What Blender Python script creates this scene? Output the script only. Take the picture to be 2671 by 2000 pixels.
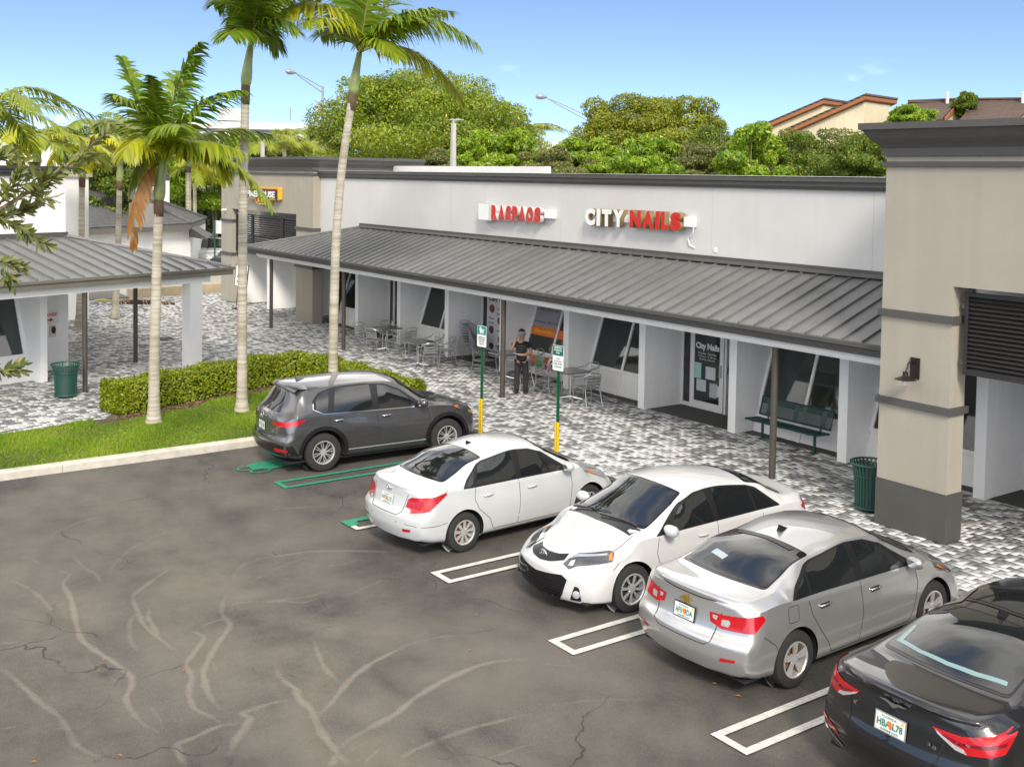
import bpy, bmesh, math, random
import numpy as np
from mathutils import Vector, Matrix
from mathutils.bvhtree import BVHTree
R_ = math.radians
random.seed(7); RNG = np.random.default_rng(7)
for o in list(bpy.data.objects): bpy.data.objects.remove(o)
SC = bpy.context.scene
COL = SC.collection

# ------------------------------------------------------------------ camera
CAMZ = 5.72
FPX, CXP, CYP = 2880., 1335.5, 598.            # focal length and principal point in photo pixels (2671 x 2000)
_h, _p, _r = R_(54.378), R_(2.777), R_(0.892)
_fw = np.array([-math.sin(_h)*math.cos(_p), math.cos(_h)*math.cos(_p), -math.sin(_p)])
_rt = np.cross(_fw, [0, 0, 1]); _rt /= np.linalg.norm(_rt)
_up = np.cross(_rt, _fw)
CR = math.cos(_r)*_rt + math.sin(_r)*_up
CU = -math.sin(_r)*_rt + math.cos(_r)*_up
cam = bpy.data.cameras.new('camera'); camo = bpy.data.objects.new('camera', cam); COL.objects.link(camo)
mw = Matrix.Identity(4)
for i in range(3):
    mw[i][0] = CR[i]; mw[i][1] = CU[i]; mw[i][2] = -_fw[i]
mw[2][3] = CAMZ
camo.matrix_world = mw
cam.sensor_fit = 'HORIZONTAL'; cam.sensor_width = 36.; cam.lens = 36.*FPX/2671.
cam.shift_x = 0.0; cam.shift_y = (CYP-1000.)/2671.
cam.clip_start = 0.1; cam.clip_end = 3000.
SC.camera = camo

def ray(x, y):
    return CR*((x-CXP)/FPX) - CU*((y-CYP)/FPX) + _fw
def G(x, y, z=0.13):                            # photo pixel -> point on a level plane
    d = ray(x, y); t = (z-CAMZ)/d[2]; return Vector((d[0]*t, d[1]*t, z))
def PY(x, y, Y):                                # photo pixel -> point on the plane y = Y
    d = ray(x, y); t = Y/d[1]; return Vector((d[0]*t, Y, CAMZ+d[2]*t))
def PD(x, y, D):                                # photo pixel -> point at horizontal distance D
    d = ray(x, y); t = D/math.hypot(d[0], d[1]); return Vector((d[0]*t, d[1]*t, CAMZ+d[2]*t))
def proj(P):
    v = np.asarray(P, float)-np.array([0, 0, CAMZ]); w = v@_fw
    return np.stack([FPX*(v@CR)/w+CXP, -FPX*(v@CU)/w+CYP, w], -1)

# ------------------------------------------------------------------ world, sun, exposure
SUN_EL, SUN_AZ = R_(38), R_(116)                # azimuth measured from +Y towards +X
W = bpy.data.worlds.new('World'); SC.world = W; W.use_nodes = True
nt = W.node_tree; nt.nodes.clear()
sky = nt.nodes.new('ShaderNodeTexSky'); sky.sky_type = 'NISHITA'; sky.sun_disc = False
sky.sun_elevation = SUN_EL; sky.sun_rotation = SUN_AZ; sky.altitude = 0; sky.air_density = 1.0; sky.dust_density = 1.0; sky.ozone_density = 1.6
bg = nt.nodes.new('ShaderNodeBackground'); bg.inputs[1].default_value = 0.125
out = nt.nodes.new('ShaderNodeOutputWorld')
tc = nt.nodes.new('ShaderNodeTexCoord')
# the lookup is lifted a little so that the band over the horizon keeps the clear blue of the photograph
vm = nt.nodes.new('ShaderNodeMapping'); vm.inputs['Scale'].default_value = (1, 1, 2.4); vm.inputs['Location'].default_value = (0, 0, .16)
nt.links.new(tc.outputs['Generated'], vm.inputs[0]); nt.links.new(vm.outputs[0], sky.inputs[0])
# broken cloud cover: a few small puffs low down, thick grey-white cloud higher up (as the car bodies and windows reflect it)
def wn(k, **kw):
    n = nt.nodes.new(k)
    for q, v in kw.items():
        if q in n.inputs: n.inputs[q].default_value = v
        else: setattr(n, q, v)
    return n
def wl(a, b): nt.links.new(a, b)
sx = wn('ShaderNodeSeparateXYZ'); wl(tc.outputs['Generated'], sx.inputs[0])
def cloud(scale, lo, hi, det=5.):
    mp = wn('ShaderNodeMapping'); mp.inputs['Scale'].default_value = scale; wl(tc.outputs['Generated'], mp.inputs[0])
    n = wn('ShaderNodeTexNoise', Scale=1., Detail=det, Roughness=.55); wl(mp.outputs[0], n.inputs['Vector'])
    r = wn('ShaderNodeMapRange'); r.inputs['From Min'].default_value = lo; r.inputs['From Max'].default_value = hi; wl(n.outputs['Fac'], r.inputs['Value']); return r.outputs[0]
def band(a, b, c, d):
    r = wn('ShaderNodeMapRange'); r.inputs['From Min'].default_value = a; r.inputs['From Max'].default_value = b; r.inputs['To Min'].default_value = c; r.inputs['To Max'].default_value = d
    wl(sx.outputs[2], r.inputs['Value']); return r.outputs[0]
def mul(a, b):
    m = wn('ShaderNodeMath', operation='MULTIPLY'); wl(a, m.inputs[0]); wl(b, m.inputs[1]); return m.outputs[0]
m1 = wn('ShaderNodeMixRGB'); m1.inputs[2].default_value = (8.2, 8.3, 8.6, 1); wl(mul(cloud((11, 11, 30), .66, .80), band(.02, .11, .7, 0)), m1.inputs[0]); wl(sky.outputs[0], m1.inputs[1])
cc = wn('ShaderNodeMixRGB'); cc.inputs[1].default_value = (4.7, 4.6, 4.5, 1); cc.inputs[2].default_value = (9.6, 9.3, 8.9, 1); wl(cloud((3.2, 3.2, 6), .38, .62), cc.inputs[0])
m2 = wn('ShaderNodeMixRGB'); wl(mul(cloud((1.6, 1.6, 3.2), .36, .48), band(.17, .23, 0, 1)), m2.inputs[0]); wl(m1.outputs[0], m2.inputs[1])
cv = wn('ShaderNodeVectorMath', operation='SCALE'); wl(cc.outputs[0], cv.inputs[0]); wl(band(.15, .8, 1.25, .55), cv.inputs['Scale']); wl(cv.outputs[0], m2.inputs[2])
wl(m2.outputs[0], bg.inputs[0]); wl(bg.outputs[0], out.inputs[0])
sl = bpy.data.lights.new('sun', 'SUN'); sl.energy = 1.45; sl.angle = R_(14); sl.color = (1, .93, .82)
so = bpy.data.objects.new('sun', sl); COL.objects.link(so)
sd = Vector((math.sin(SUN_AZ)*math.cos(SUN_EL), math.cos(SUN_AZ)*math.cos(SUN_EL), math.sin(SUN_EL)))
so.rotation_euler = sd.to_track_quat('Z', 'Y').to_euler(); so.location = (0, 0, 60)
SC.view_settings.view_transform = 'Standard'; SC.view_settings.look = 'None'; SC.view_settings.gamma = 1.0
SC.view_settings.use_curve_mapping = False; SC.view_settings.exposure = 1.344
SC.render.engine = 'CYCLES'

# ------------------------------------------------------------------ materials
def newmat(name):
    m = bpy.data.materials.new(name); m.use_nodes = True
    return m, m.node_tree, m.node_tree.nodes['Principled BSDF']
def L(t, a, b): t.links.new(a, b)
def node(t, k, **kw):
    n = t.nodes.new(k)
    for q, v in kw.items():
        if q in n.inputs: n.inputs[q].default_value = v
        else: setattr(n, q, v)
    return n
def c4(c): return (c[0], c[1], c[2], 1)
def mat(name, col, rough=.6, metal=0., var=.12, scale=3., bump=0., bscale=60., spec=.5, coat=0., attr=None, det=4., streak=0.):
    """plain procedural material: base colour broken up by noise, optional fine relief"""
    m, t, b = newmat(name)
    b.inputs['Roughness'].default_value = rough; b.inputs['Metallic'].default_value = metal
    b.inputs['Specular IOR Level'].default_value = spec
    if coat: b.inputs['Coat Weight'].default_value = coat; b.inputs['Coat Roughness'].default_value = .03
    co = node(t, 'ShaderNodeTexCoord')
    src = None
    if attr:
        a = node(t, 'ShaderNodeVertexColor'); a.layer_name = attr; src = a.outputs[0]
    if var > 0:
        n = node(t, 'ShaderNodeTexNoise', Scale=scale, Detail=det, Roughness=.6); L(t, co.outputs['Object'], n.inputs['Vector'])
        r = node(t, 'ShaderNodeMapRange'); r.inputs['From Min'].default_value = .25; r.inputs['From Max'].default_value = .75
        r.inputs['To Min'].default_value = 1-var; r.inputs['To Max'].default_value = 1+var*.6
        L(t, n.outputs['Fac'], r.inputs['Value'])
        last = r.outputs[0]
        if streak:
            mp = node(t, 'ShaderNodeMapping'); mp.inputs['Scale'].default_value = (5, 5, .25); L(t, co.outputs['Object'], mp.inputs[0])
            n2 = node(t, 'ShaderNodeTexNoise', Scale=1., Detail=5.); L(t, mp.outputs[0], n2.inputs['Vector'])
            r2 = node(t, 'ShaderNodeMapRange'); r2.inputs['From Min'].default_value = .45; r2.inputs['From Max'].default_value = .8
            r2.inputs['To Min'].default_value = 1; r2.inputs['To Max'].default_value = 1-streak; L(t, n2.outputs['Fac'], r2.inputs['Value'])
            mm = node(t, 'ShaderNodeMath', operation='MULTIPLY'); L(t, last, mm.inputs[0]); L(t, r2.outputs[0], mm.inputs[1]); last = mm.outputs[0]
        v = node(t, 'ShaderNodeVectorMath', operation='SCALE'); L(t, last, v.inputs['Scale'])
        if src: L(t, src, v.inputs[0])
        else: v.inputs[0].default_value = col
        L(t, v.outputs[0], b.inputs['Base Color'])
    elif src: L(t, src, b.inputs['Base Color'])
    else: b.inputs['Base Color'].default_value = c4(col)
    if bump:
        n = node(t, 'ShaderNodeTexNoise', Scale=bscale, Detail=3.); L(t, co.outputs['Object'], n.inputs['Vector'])
        bp = node(t, 'ShaderNodeBump', Strength=bump, Distance=.01); L(t, n.outputs['Fac'], bp.inputs['Height']); L(t, bp.outputs[0], b.inputs['Normal'])
    return m
MT = {}
def M_(k, *a, **kw):
    if k not in MT: MT[k] = mat(k, *a, **kw)
    return MT[k]
white_w = M_('white_stucco', (.585, .575, .56), .85, var=.06, scale=.8, bump=.25, bscale=90, streak=.03)
white_p = M_('white_paint', (.82, .81, .79), .5, var=.04)
beige = M_('beige_stucco', (.355, .325, .265), .9, var=.07, scale=.9, bump=.3, bscale=110, streak=.08)
dkgrey = M_('dark_grey_trim', (.075, .073, .068), .6, var=.12, bump=.1)
metalroof = M_('grey_metal_roof', (.185, .185, .182), .42, metal=.2, var=.14, scale=1.6, streak=.10)
def per_object_tone(m, amt):                    # neighbouring sheets differ a little
    t = m.node_tree; b = t.nodes['Principled BSDF']; src = b.inputs['Base Color'].links[0].from_socket; oi = node(t, 'ShaderNodeObjectInfo'); r = node(t, 'ShaderNodeMapRange')
    r.inputs['To Min'].default_value = 1-amt; r.inputs['To Max'].default_value = 1+amt; L(t, oi.outputs['Random'], r.inputs['Value']); v = node(t, 'ShaderNodeVectorMath', operation='SCALE')
    L(t, src, v.inputs[0]); L(t, r.outputs[0], v.inputs['Scale']); L(t, v.outputs[0], b.inputs['Base Color'])
per_object_tone(metalroof, .07)
fin_w = M_('fin_stucco', (.88, .875, .86), .85, var=.05, scale=.8, bump=.2, bscale=90, streak=.06)
bronze = M_('bronze_metal', (.085, .075, .062), .45, metal=.3, var=.1)
concrete = M_('concrete', (.46, .44, .40), .9, var=.2, scale=2.5, bump=.3, bscale=40)
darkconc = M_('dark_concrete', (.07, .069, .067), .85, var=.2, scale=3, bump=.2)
alu = M_('aluminium', (.55, .56, .57), .28, metal=.9, var=.05)
alu_w = M_('white_aluminium', (.74, .73, .715), .35, var=.03)
black_pl = M_('black_plastic', (.018, .018, .019), .45, var=.1)
green_st = M_('green_steel', (.015, .085, .065), .4, var=.15, scale=6)
def glassmat(name, col=(.02, .024, .025), rough=.03, spec=.9, see=0.):
    m, t, b = newmat(name); b.inputs['Base Color'].default_value = c4(col); b.inputs['Roughness'].default_value = rough
    b.inputs['Specular IOR Level'].default_value = spec; b.inputs['IOR'].default_value = 1.6
    co = node(t, 'ShaderNodeTexCoord'); n = node(t, 'ShaderNodeTexNoise', Scale=1.3, Detail=1.); L(t, co.outputs['Object'], n.inputs['Vector'])
    bp = node(t, 'ShaderNodeBump', Strength=.02, Distance=.02); L(t, n.outputs['Fac'], bp.inputs['Height']); L(t, bp.outputs[0], b.inputs['Normal'])
    if see:                                     # thin pane: partly see-through
        tr = node(t, 'ShaderNodeBsdfTransparent'); tr.inputs[0].default_value = (.75, .82, .80, 1); mx = node(t, 'ShaderNodeMixShader'); mx.inputs[0].default_value = 1-see
        L(t, tr.outputs[0], mx.inputs[1]); L(t, b.outputs[0], mx.inputs[2]); L(t, mx.outputs[0], t.nodes['Material Output'].inputs[0])
    MT[name] = m; return m
shopglass = glassmat('shop_glass', (.035, .04, .038), see=.42)
carglass = glassmat('car_glass', (.010, .012, .013), .02, .8)

# ------------------------------------------------------------------ mesh helpers
class MB:
    """collects polygons; build() links them as ONE mesh object"""
    def __init__(s): s.v = []; s.f = []; s.c = []; s.mi = []; s.cur = 0
    def add(s, vs, fs, col=None):
        n = len(s.v); s.v += [tuple(v) for v in vs]; s.f += [tuple(i+n for i in f) for f in fs]
        s.mi += [s.cur]*len(fs)
        if col is not None: s.c += [col]*len(fs)
        return s
    def box(s, x0, x1, y0, y1, z0, z1, col=None):
        return s.add([(x0, y0, z0), (x1, y0, z0), (x1, y1, z0), (x0, y1, z0), (x0, y0, z1), (x1, y0, z1), (x1, y1, z1), (x0, y1, z1)],
                     [(3, 2, 1, 0), (4, 5, 6, 7), (0, 1, 5, 4), (1, 2, 6, 5), (2, 3, 7, 6), (3, 0, 4, 7)], col)
    def obox(s, o, a, b, c, col=None):              # corner o and three edge vectors
        o, a, b, c = map(Vector, (o, a, b, c))
        vs = [o, o+a, o+a+b, o+b, o+c, o+a+c, o+a+b+c, o+b+c]
        fl = a.cross(b).dot(c) > 0
        fs = [(3, 2, 1, 0), (4, 5, 6, 7), (0, 1, 5, 4), (1, 2, 6, 5), (2, 3, 7, 6), (3, 0, 4, 7)]
        return s.add(vs, fs if fl else [f[::-1] for f in fs], col)
    def quad(s, a, b, c, d, col=None): return s.add([a, b, c, d], [(0, 1, 2, 3)], col)
    def prism(s, poly, d, col=None):                # polygon (3-D points) extruded by vector d
        n = len(poly); p = [Vector(q) for q in poly]; d = Vector(d)
        nm = sum(((p[i]-p[0]).cross(p[(i+1) % n]-p[0]) for i in range(1, n-1)), Vector())
        if nm.dot(d) > 0: p = p[::-1]
        return s.add(p+[q+d for q in p], [tuple(range(n)), tuple(range(2*n-1, n-1, -1))]+[(i, i+n, (i+1) % n+n, (i+1) % n) for i in range(n)], col)
    def tube(s, pts, r, k=8, cap=True, col=None):
        pts = [Vector(p) for p in pts]; n = len(pts); rr = r if hasattr(r, '__len__') else [r]*n
        vs = []; ref = None
        for i, p in enumerate(pts):
            t = (pts[min(i+1, n-1)]-pts[max(i-1, 0)]).normalized()
            if ref is None: ref = t.orthogonal().normalized()
            ref = (ref-t*ref.dot(t)); ref = ref.normalized() if ref.length > 1e-6 else t.orthogonal().normalized()
            bn = t.cross(ref)
            for j in range(k):
                a = 2*math.pi*j/k; vs.append(p+(ref*math.cos(a)+bn*math.sin(a))*rr[i])
        fs = [(i*k+j, i*k+(j+1) % k, (i+1)*k+(j+1) % k, (i+1)*k+j) for i in range(n-1) for j in range(k)]
        if cap: fs += [tuple(range(k-1, -1, -1)), tuple((n-1)*k+j for j in range(k))]
        return s.add(vs, fs, col)
    def lathe(s, prof, k=24, o=(0, 0, 0), ax='z', col=None, closed=False):   # prof: (r, h)
        vs = []; n = len(prof)
        for r, h in prof:
            for j in range(k):
                a = 2*math.pi*j/k; c, q = r*math.cos(a), r*math.sin(a)
                vs.append({'z': (o[0]+c, o[1]+q, o[2]+h), 'y': (o[0]+q, o[1]+h, o[2]+c), 'x': (o[0]+h, o[1]+c, o[2]+q)}[ax])
        m = n if closed else n-1
        fs = [(i*k+j, i*k+(j+1) % k, ((i+1) % n)*k+(j+1) % k, ((i+1) % n)*k+j) for i in range(m) for j in range(k)]
        return s.add(vs, fs, col)
    def mesh(s, name, mats, smooth=False):
        me = bpy.data.meshes.new(name); me.from_pydata(s.v, [], s.f)
        for m in (mats if isinstance(mats, (list, tuple)) else [mats]): me.materials.append(m)
        if any(s.mi): me.polygons.foreach_set('material_index', s.mi)
        if s.c:
            a = me.color_attributes.new('col', 'FLOAT_COLOR', 'CORNER')
            lt = np.array([len(f) for f in s.f]); cc = np.repeat(np.array([c4(c) for c in s.c], np.float32), lt, 0); a.data.foreach_set('color', cc.ravel())
        if smooth: me.shade_smooth() if smooth is True else me.shade_smooth()
        if smooth and smooth is not True: me.set_sharp_from_angle(angle=R_(smooth))
        me.update(); return me
    def build(s, name, mats, parent=None, smooth=False):
        return link(name, s.mesh(name, mats, smooth), parent)
def wm(o):
    m = Matrix.LocRotScale(o.location, o.rotation_euler, o.scale)
    return (wm(o.parent) @ o.matrix_parent_inverse @ m) if o.parent else m
def link(name, me, parent=None, world=True):
    o = bpy.data.objects.new(name, me); COL.objects.link(o)
    if parent is not None:
        o.parent = parent
        if world: o.matrix_parent_inverse = wm(parent).inverted()
    return o
def tag(o, label=None, cat=None, group=None, kind=None):
    if label: o['label'] = label
    if cat: o['category'] = cat
    if group: o['group'] = group
    if kind: o['kind'] = kind
    return o
def root(name, label, cat, loc=(0, 0, 0), rz=0., group=None):
    o = bpy.data.objects.new(name, None); COL.objects.link(o); o.location = loc; o.rotation_euler = (0, 0, rz); o.empty_display_size = .2
    return tag(o, label, cat, group)
def copy_tree(o, parent=None, top=True):
    c = o.copy(); COL.objects.link(c)
    if parent is not None: c.parent = parent
    for ch in list(o.children): copy_tree(ch, c, False)
    return c
def np_mesh(name, V, F, mats, smooth=False, col=None, mi=None):
    """big meshes: V (n,3), F (m,k) all faces of one size; col (m,3) per face"""
    V = np.asarray(V, np.float32); F = np.asarray(F, np.int32); m, k = F.shape
    me = bpy.data.meshes.new(name); me.vertices.add(len(V)); me.vertices.foreach_set('co', V.ravel())
    me.loops.add(m*k); me.loops.foreach_set('vertex_index', F.ravel()); me.polygons.add(m)
    me.polygons.foreach_set('loop_start', np.arange(0, m*k, k, dtype=np.int32)); me.polygons.foreach_set('loop_total', np.full(m, k, np.int32))
    for q in (mats if isinstance(mats, (list, tuple)) else [mats]): me.materials.append(q)
    if mi is not None: me.polygons.foreach_set('material_index', np.asarray(mi, np.int32))
    if col is not None:
        a = me.color_attributes.new('col', 'FLOAT_COLOR', 'CORNER')
        cc = np.concatenate([np.asarray(col, np.float32), np.ones((m, 1), np.float32)], 1); a.data.foreach_set('color', np.repeat(cc, k, 0).ravel())
    me.update(calc_edges=True)
    if smooth: me.shade_smooth()
    return me
def text_mesh(txt, size, depth, bold=0., sx=1., align='LEFT', res=2):
    cu = bpy.data.curves.new('t', 'FONT'); cu.body = txt; cu.size = size; cu.extrude = depth/2; cu.offset = bold; cu.align_x = align; cu.resolution_u = res
    ob = bpy.data.objects.new('t', cu); COL.objects.link(ob); dg = bpy.context.evaluated_depsgraph_get()
    me = bpy.data.meshes.new_from_object(ob.evaluated_get(dg)); bpy.data.objects.remove(ob); bpy.data.curves.remove(cu)
    v = np.zeros(len(me.vertices)*3, np.float32); me.vertices.foreach_get('co', v); v = v.reshape(-1, 3)*(sx, 1, 1)
    me.vertices.foreach_set('co', v.ravel().astype(np.float32)); me.update(); return me
def place_text(name, txt, size, depth, o, u, v, m, parent, bold=0., sx=1., align='LEFT', fit=None, label=None, res=2):
    """flat lettering with base point o, writing direction u, up direction v"""
    me = text_mesh(txt, size, depth, bold, sx, align, res); u = Vector(u).normalized(); v = Vector(v).normalized(); n = u.cross(v)
    if fit:                                        # (width, height) the word must fill
        c = np.zeros(len(me.vertices)*3, np.float32); me.vertices.foreach_get('co', c); c = c.reshape(-1, 3)
        lo, hi = c.min(0), c.max(0); 
        c[:, 0] = (c[:, 0]-lo[0])/(hi[0]-lo[0])*fit[0]; c[:, 1] = (c[:, 1]-lo[1])/(hi[1]-lo[1])*fit[1]
        me.vertices.foreach_set('co', c.ravel())
    me.transform(Matrix(((u.x, v.x, n.x, o[0]), (u.y, v.y, n.y, o[1]), (u.z, v.z, n.z, o[2]), (0, 0, 0, 1))))
    me.materials.clear(); me.materials.append(m); ob = link(name, me, parent)
    if label: ob['label'] = label
    return ob

# ================================================================== GROUND
SW = 0.13                                       # pavement level
# ---- the wide ground sheet, reaching the horizon
gm = mat('far_ground', (.10, .115, .06), .95, var=.35, scale=.05)
g = MB(); g.quad((-1500, -900, -.06), (900, -900, -.06), (900, 1500, -.06), (-1500, 1500, -.06)); tag(g.build('ground', gm), kind='structure')

# ---- asphalt with pale worn streaks and tyre scuffs
def asphalt_mat():
    m, t, b = newmat('asphalt'); co = node(t, 'ShaderNodeTexCoord'); O = co.outputs['Object']
    b.inputs['Specular IOR Level'].default_value = .2
    def ns(sc, det=5., rough=.6):
        n = node(t, 'ShaderNodeTexNoise', Scale=sc, Detail=det, Roughness=rough); L(t, O, n.inputs['Vector']); return n.outputs['Fac']
    def mr(v, a, bb, c, d):
        r = node(t, 'ShaderNodeMapRange'); r.inputs['From Min'].default_value = a; r.inputs['From Max'].default_value = bb
        r.inputs['To Min'].default_value = c; r.inputs['To Max'].default_value = d; L(t, v, r.inputs['Value']); return r.outputs[0]
    def mix(f, c1, c2):
        n = node(t, 'ShaderNodeMixRGB'); L(t, f, n.inputs[0])
        for i, c in ((1, c1), (2, c2)):
            if isinstance(c, tuple): n.inputs[i].default_value = c4(c)
            else: L(t, c, n.inputs[i])
        return n.outputs[0]
    def mul(a, bb):
        n = node(t, 'ShaderNodeMath', operation='MULTIPLY'); L(t, a, n.inputs[0])
        if isinstance(bb, (int, float)): n.inputs[1].default_value = bb
        else: L(t, bb, n.inputs[1])
        return n.outputs[0]
    at = node(t, 'ShaderNodeVertexColor'); at.layer_name = 'mark'; sp = node(t, 'ShaderNodeSeparateColor'); L(t, at.outputs[0], sp.inputs[0])
    base = mix(mr(ns(.42, 5), .36, .64, 0, 1), (.048, .046, .044), (.125, .115, .100))
    base = mix(mul(mr(ns(1.7, 6, .7), .42, .72, 0, 1), .55), base, (.145, .131, .110))
    base = mix(mul(sp.outputs[2], mr(ns(2.2, 5), .3, .7, .35, 1.)), base, (.185, .163, .130))           # dusty lane
    def add(a, bb):
        n = node(t, 'ShaderNodeMath', operation='ADD'); L(t, a, n.inputs[0]); L(t, bb, n.inputs[1]); return n.outputs[0]
    fld = add(sp.outputs[0], add(mr(ns(7., 4), .2, .8, -.10, .10), mr(ns(60., 2), .2, .8, -.22, .22)))      # dirt streaks with a ragged, grainy rim
    base = mix(mul(mul(mr(fld, .06, .24, 0, 1), mr(fld, .55, .30, 0, 1)), .18), base, (.030, .029, .028))  # dark border painted as the shade side of the streaks, like low ridges
    base = mix(mul(mr(fld, .12, 1.0, 0, 1), .72), base, (.27, .24, .195))
    base = mix(mul(sp.outputs[1], mr(ns(3., 4), .3, .65, .35, 1.)), base, (.030, .029, .029))          # oil and tyre marks
    v = node(t, 'ShaderNodeTexVoronoi', Scale=.33); v.feature = 'DISTANCE_TO_EDGE'
    wv = node(t, 'ShaderNodeVectorMath', operation='ADD'); nn = node(t, 'ShaderNodeTexNoise', Scale=1.1, Detail=4.); L(t, O, nn.inputs['Vector'])
    L(t, O, wv.inputs[0]); L(t, nn.outputs['Color'], wv.inputs[1]); L(t, wv.outputs[0], v.inputs['Vector'])
    crk = mul(mr(v.outputs['Distance'], 0, .006, 1, 0), mr(ns(.5, 3), .5, .6, 0, 1))
    base = mix(crk, base, (.02, .02, .02))
    sp2 = mr(ns(140, 2), .55, .70, 0, 1); base = mix(mul(sp2, .75), base, (.24, .22, .19)); sp3 = mr(ns(70, 2), .60, .72, 0, 1); base = mix(mul(sp3, .6), base, (.022, .022, .022))
    L(t, base, b.inputs['Base Color'])
    L(t, mr(ns(1.2), .3, .7, .62, .9), b.inputs['Roughness'])
    bp = node(t, 'ShaderNodeBump', Strength=.55, Distance=.008); L(t, ns(95, 3), bp.inputs['Height']); L(t, bp.outputs[0], b.inputs['Normal'])
    return m
asphalt = asphalt_mat()
X0, X1, Y0, Y1, CS = -22.5, 0., 1.0, 13.5, .03
nx, ny = int((X1-X0)/CS)+1, int((Y1-Y0)/CS)+1
gx, gy = np.meshgrid(np.linspace(X0, X1, nx), np.linspace(Y0, Y1, ny))
mark = np.zeros((ny, nx, 3), np.float32)
wob = lambda a, k, ph: np.sin(a*k+ph)
def streak(pts, w, ch, s=1., fade=True, px=True):
    w *= .60 if ch == 0 else 1.
    P = [G(x, y, 0)[:2] for x, y in pts] if px else pts
    P = np.array([[p[0], p[1]] for p in P])
    # smooth the polyline
    tt = np.linspace(0, len(P)-1, len(P)*6); P = np.stack([np.interp(tt, range(len(P)), P[:, k]) for k in (0, 1)], 1)
    for _ in range(3): P[1:-1] = (P[:-2]+2*P[1:-1]+P[2:])/4
    n = len(P)
    for i in range(n-1):
        a, b = P[i], P[i+1]; lo = np.minimum(a, b)-2.6*w; hi = np.maximum(a, b)+2.6*w
        i0, i1 = max(0, int((lo[0]-X0)/CS)), min(nx, int((hi[0]-X0)/CS)+2); j0, j1 = max(0, int((lo[1]-Y0)/CS)), min(ny, int((hi[1]-Y0)/CS)+2)
        if i0 >= i1 or j0 >= j1: continue
        xx, yy = gx[j0:j1, i0:i1], gy[j0:j1, i0:i1]; d = b-a; l2 = max(d@d, 1e-9)
        u = np.clip(((xx-a[0])*d[0]+(yy-a[1])*d[1])/l2, 0, 1); ds = np.hypot(xx-a[0]-u*d[0], yy-a[1]-u*d[1])
        fd = min(1., 4*(i+.5)/n, 4*(n-i-.5)/n) if fade else 1.
        ww = w*(.9+.16*math.sin(i*.9)+.12*math.sin(i*.37+1))
        mark[j0:j1, i0:i1, ch] = np.maximum(mark[j0:j1, i0:i1, ch], s*(.35+.65*fd)*np.exp(-(ds/ww)**2))
A_ = lambda *p: [(x*.4227, 1300+y*.4227) for x, y in p]      # readings from two enlarged views of the photograph
B_ = lambda *p: [(600+x*.4226, 1300+y*.4226) for x, y in p]
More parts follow.
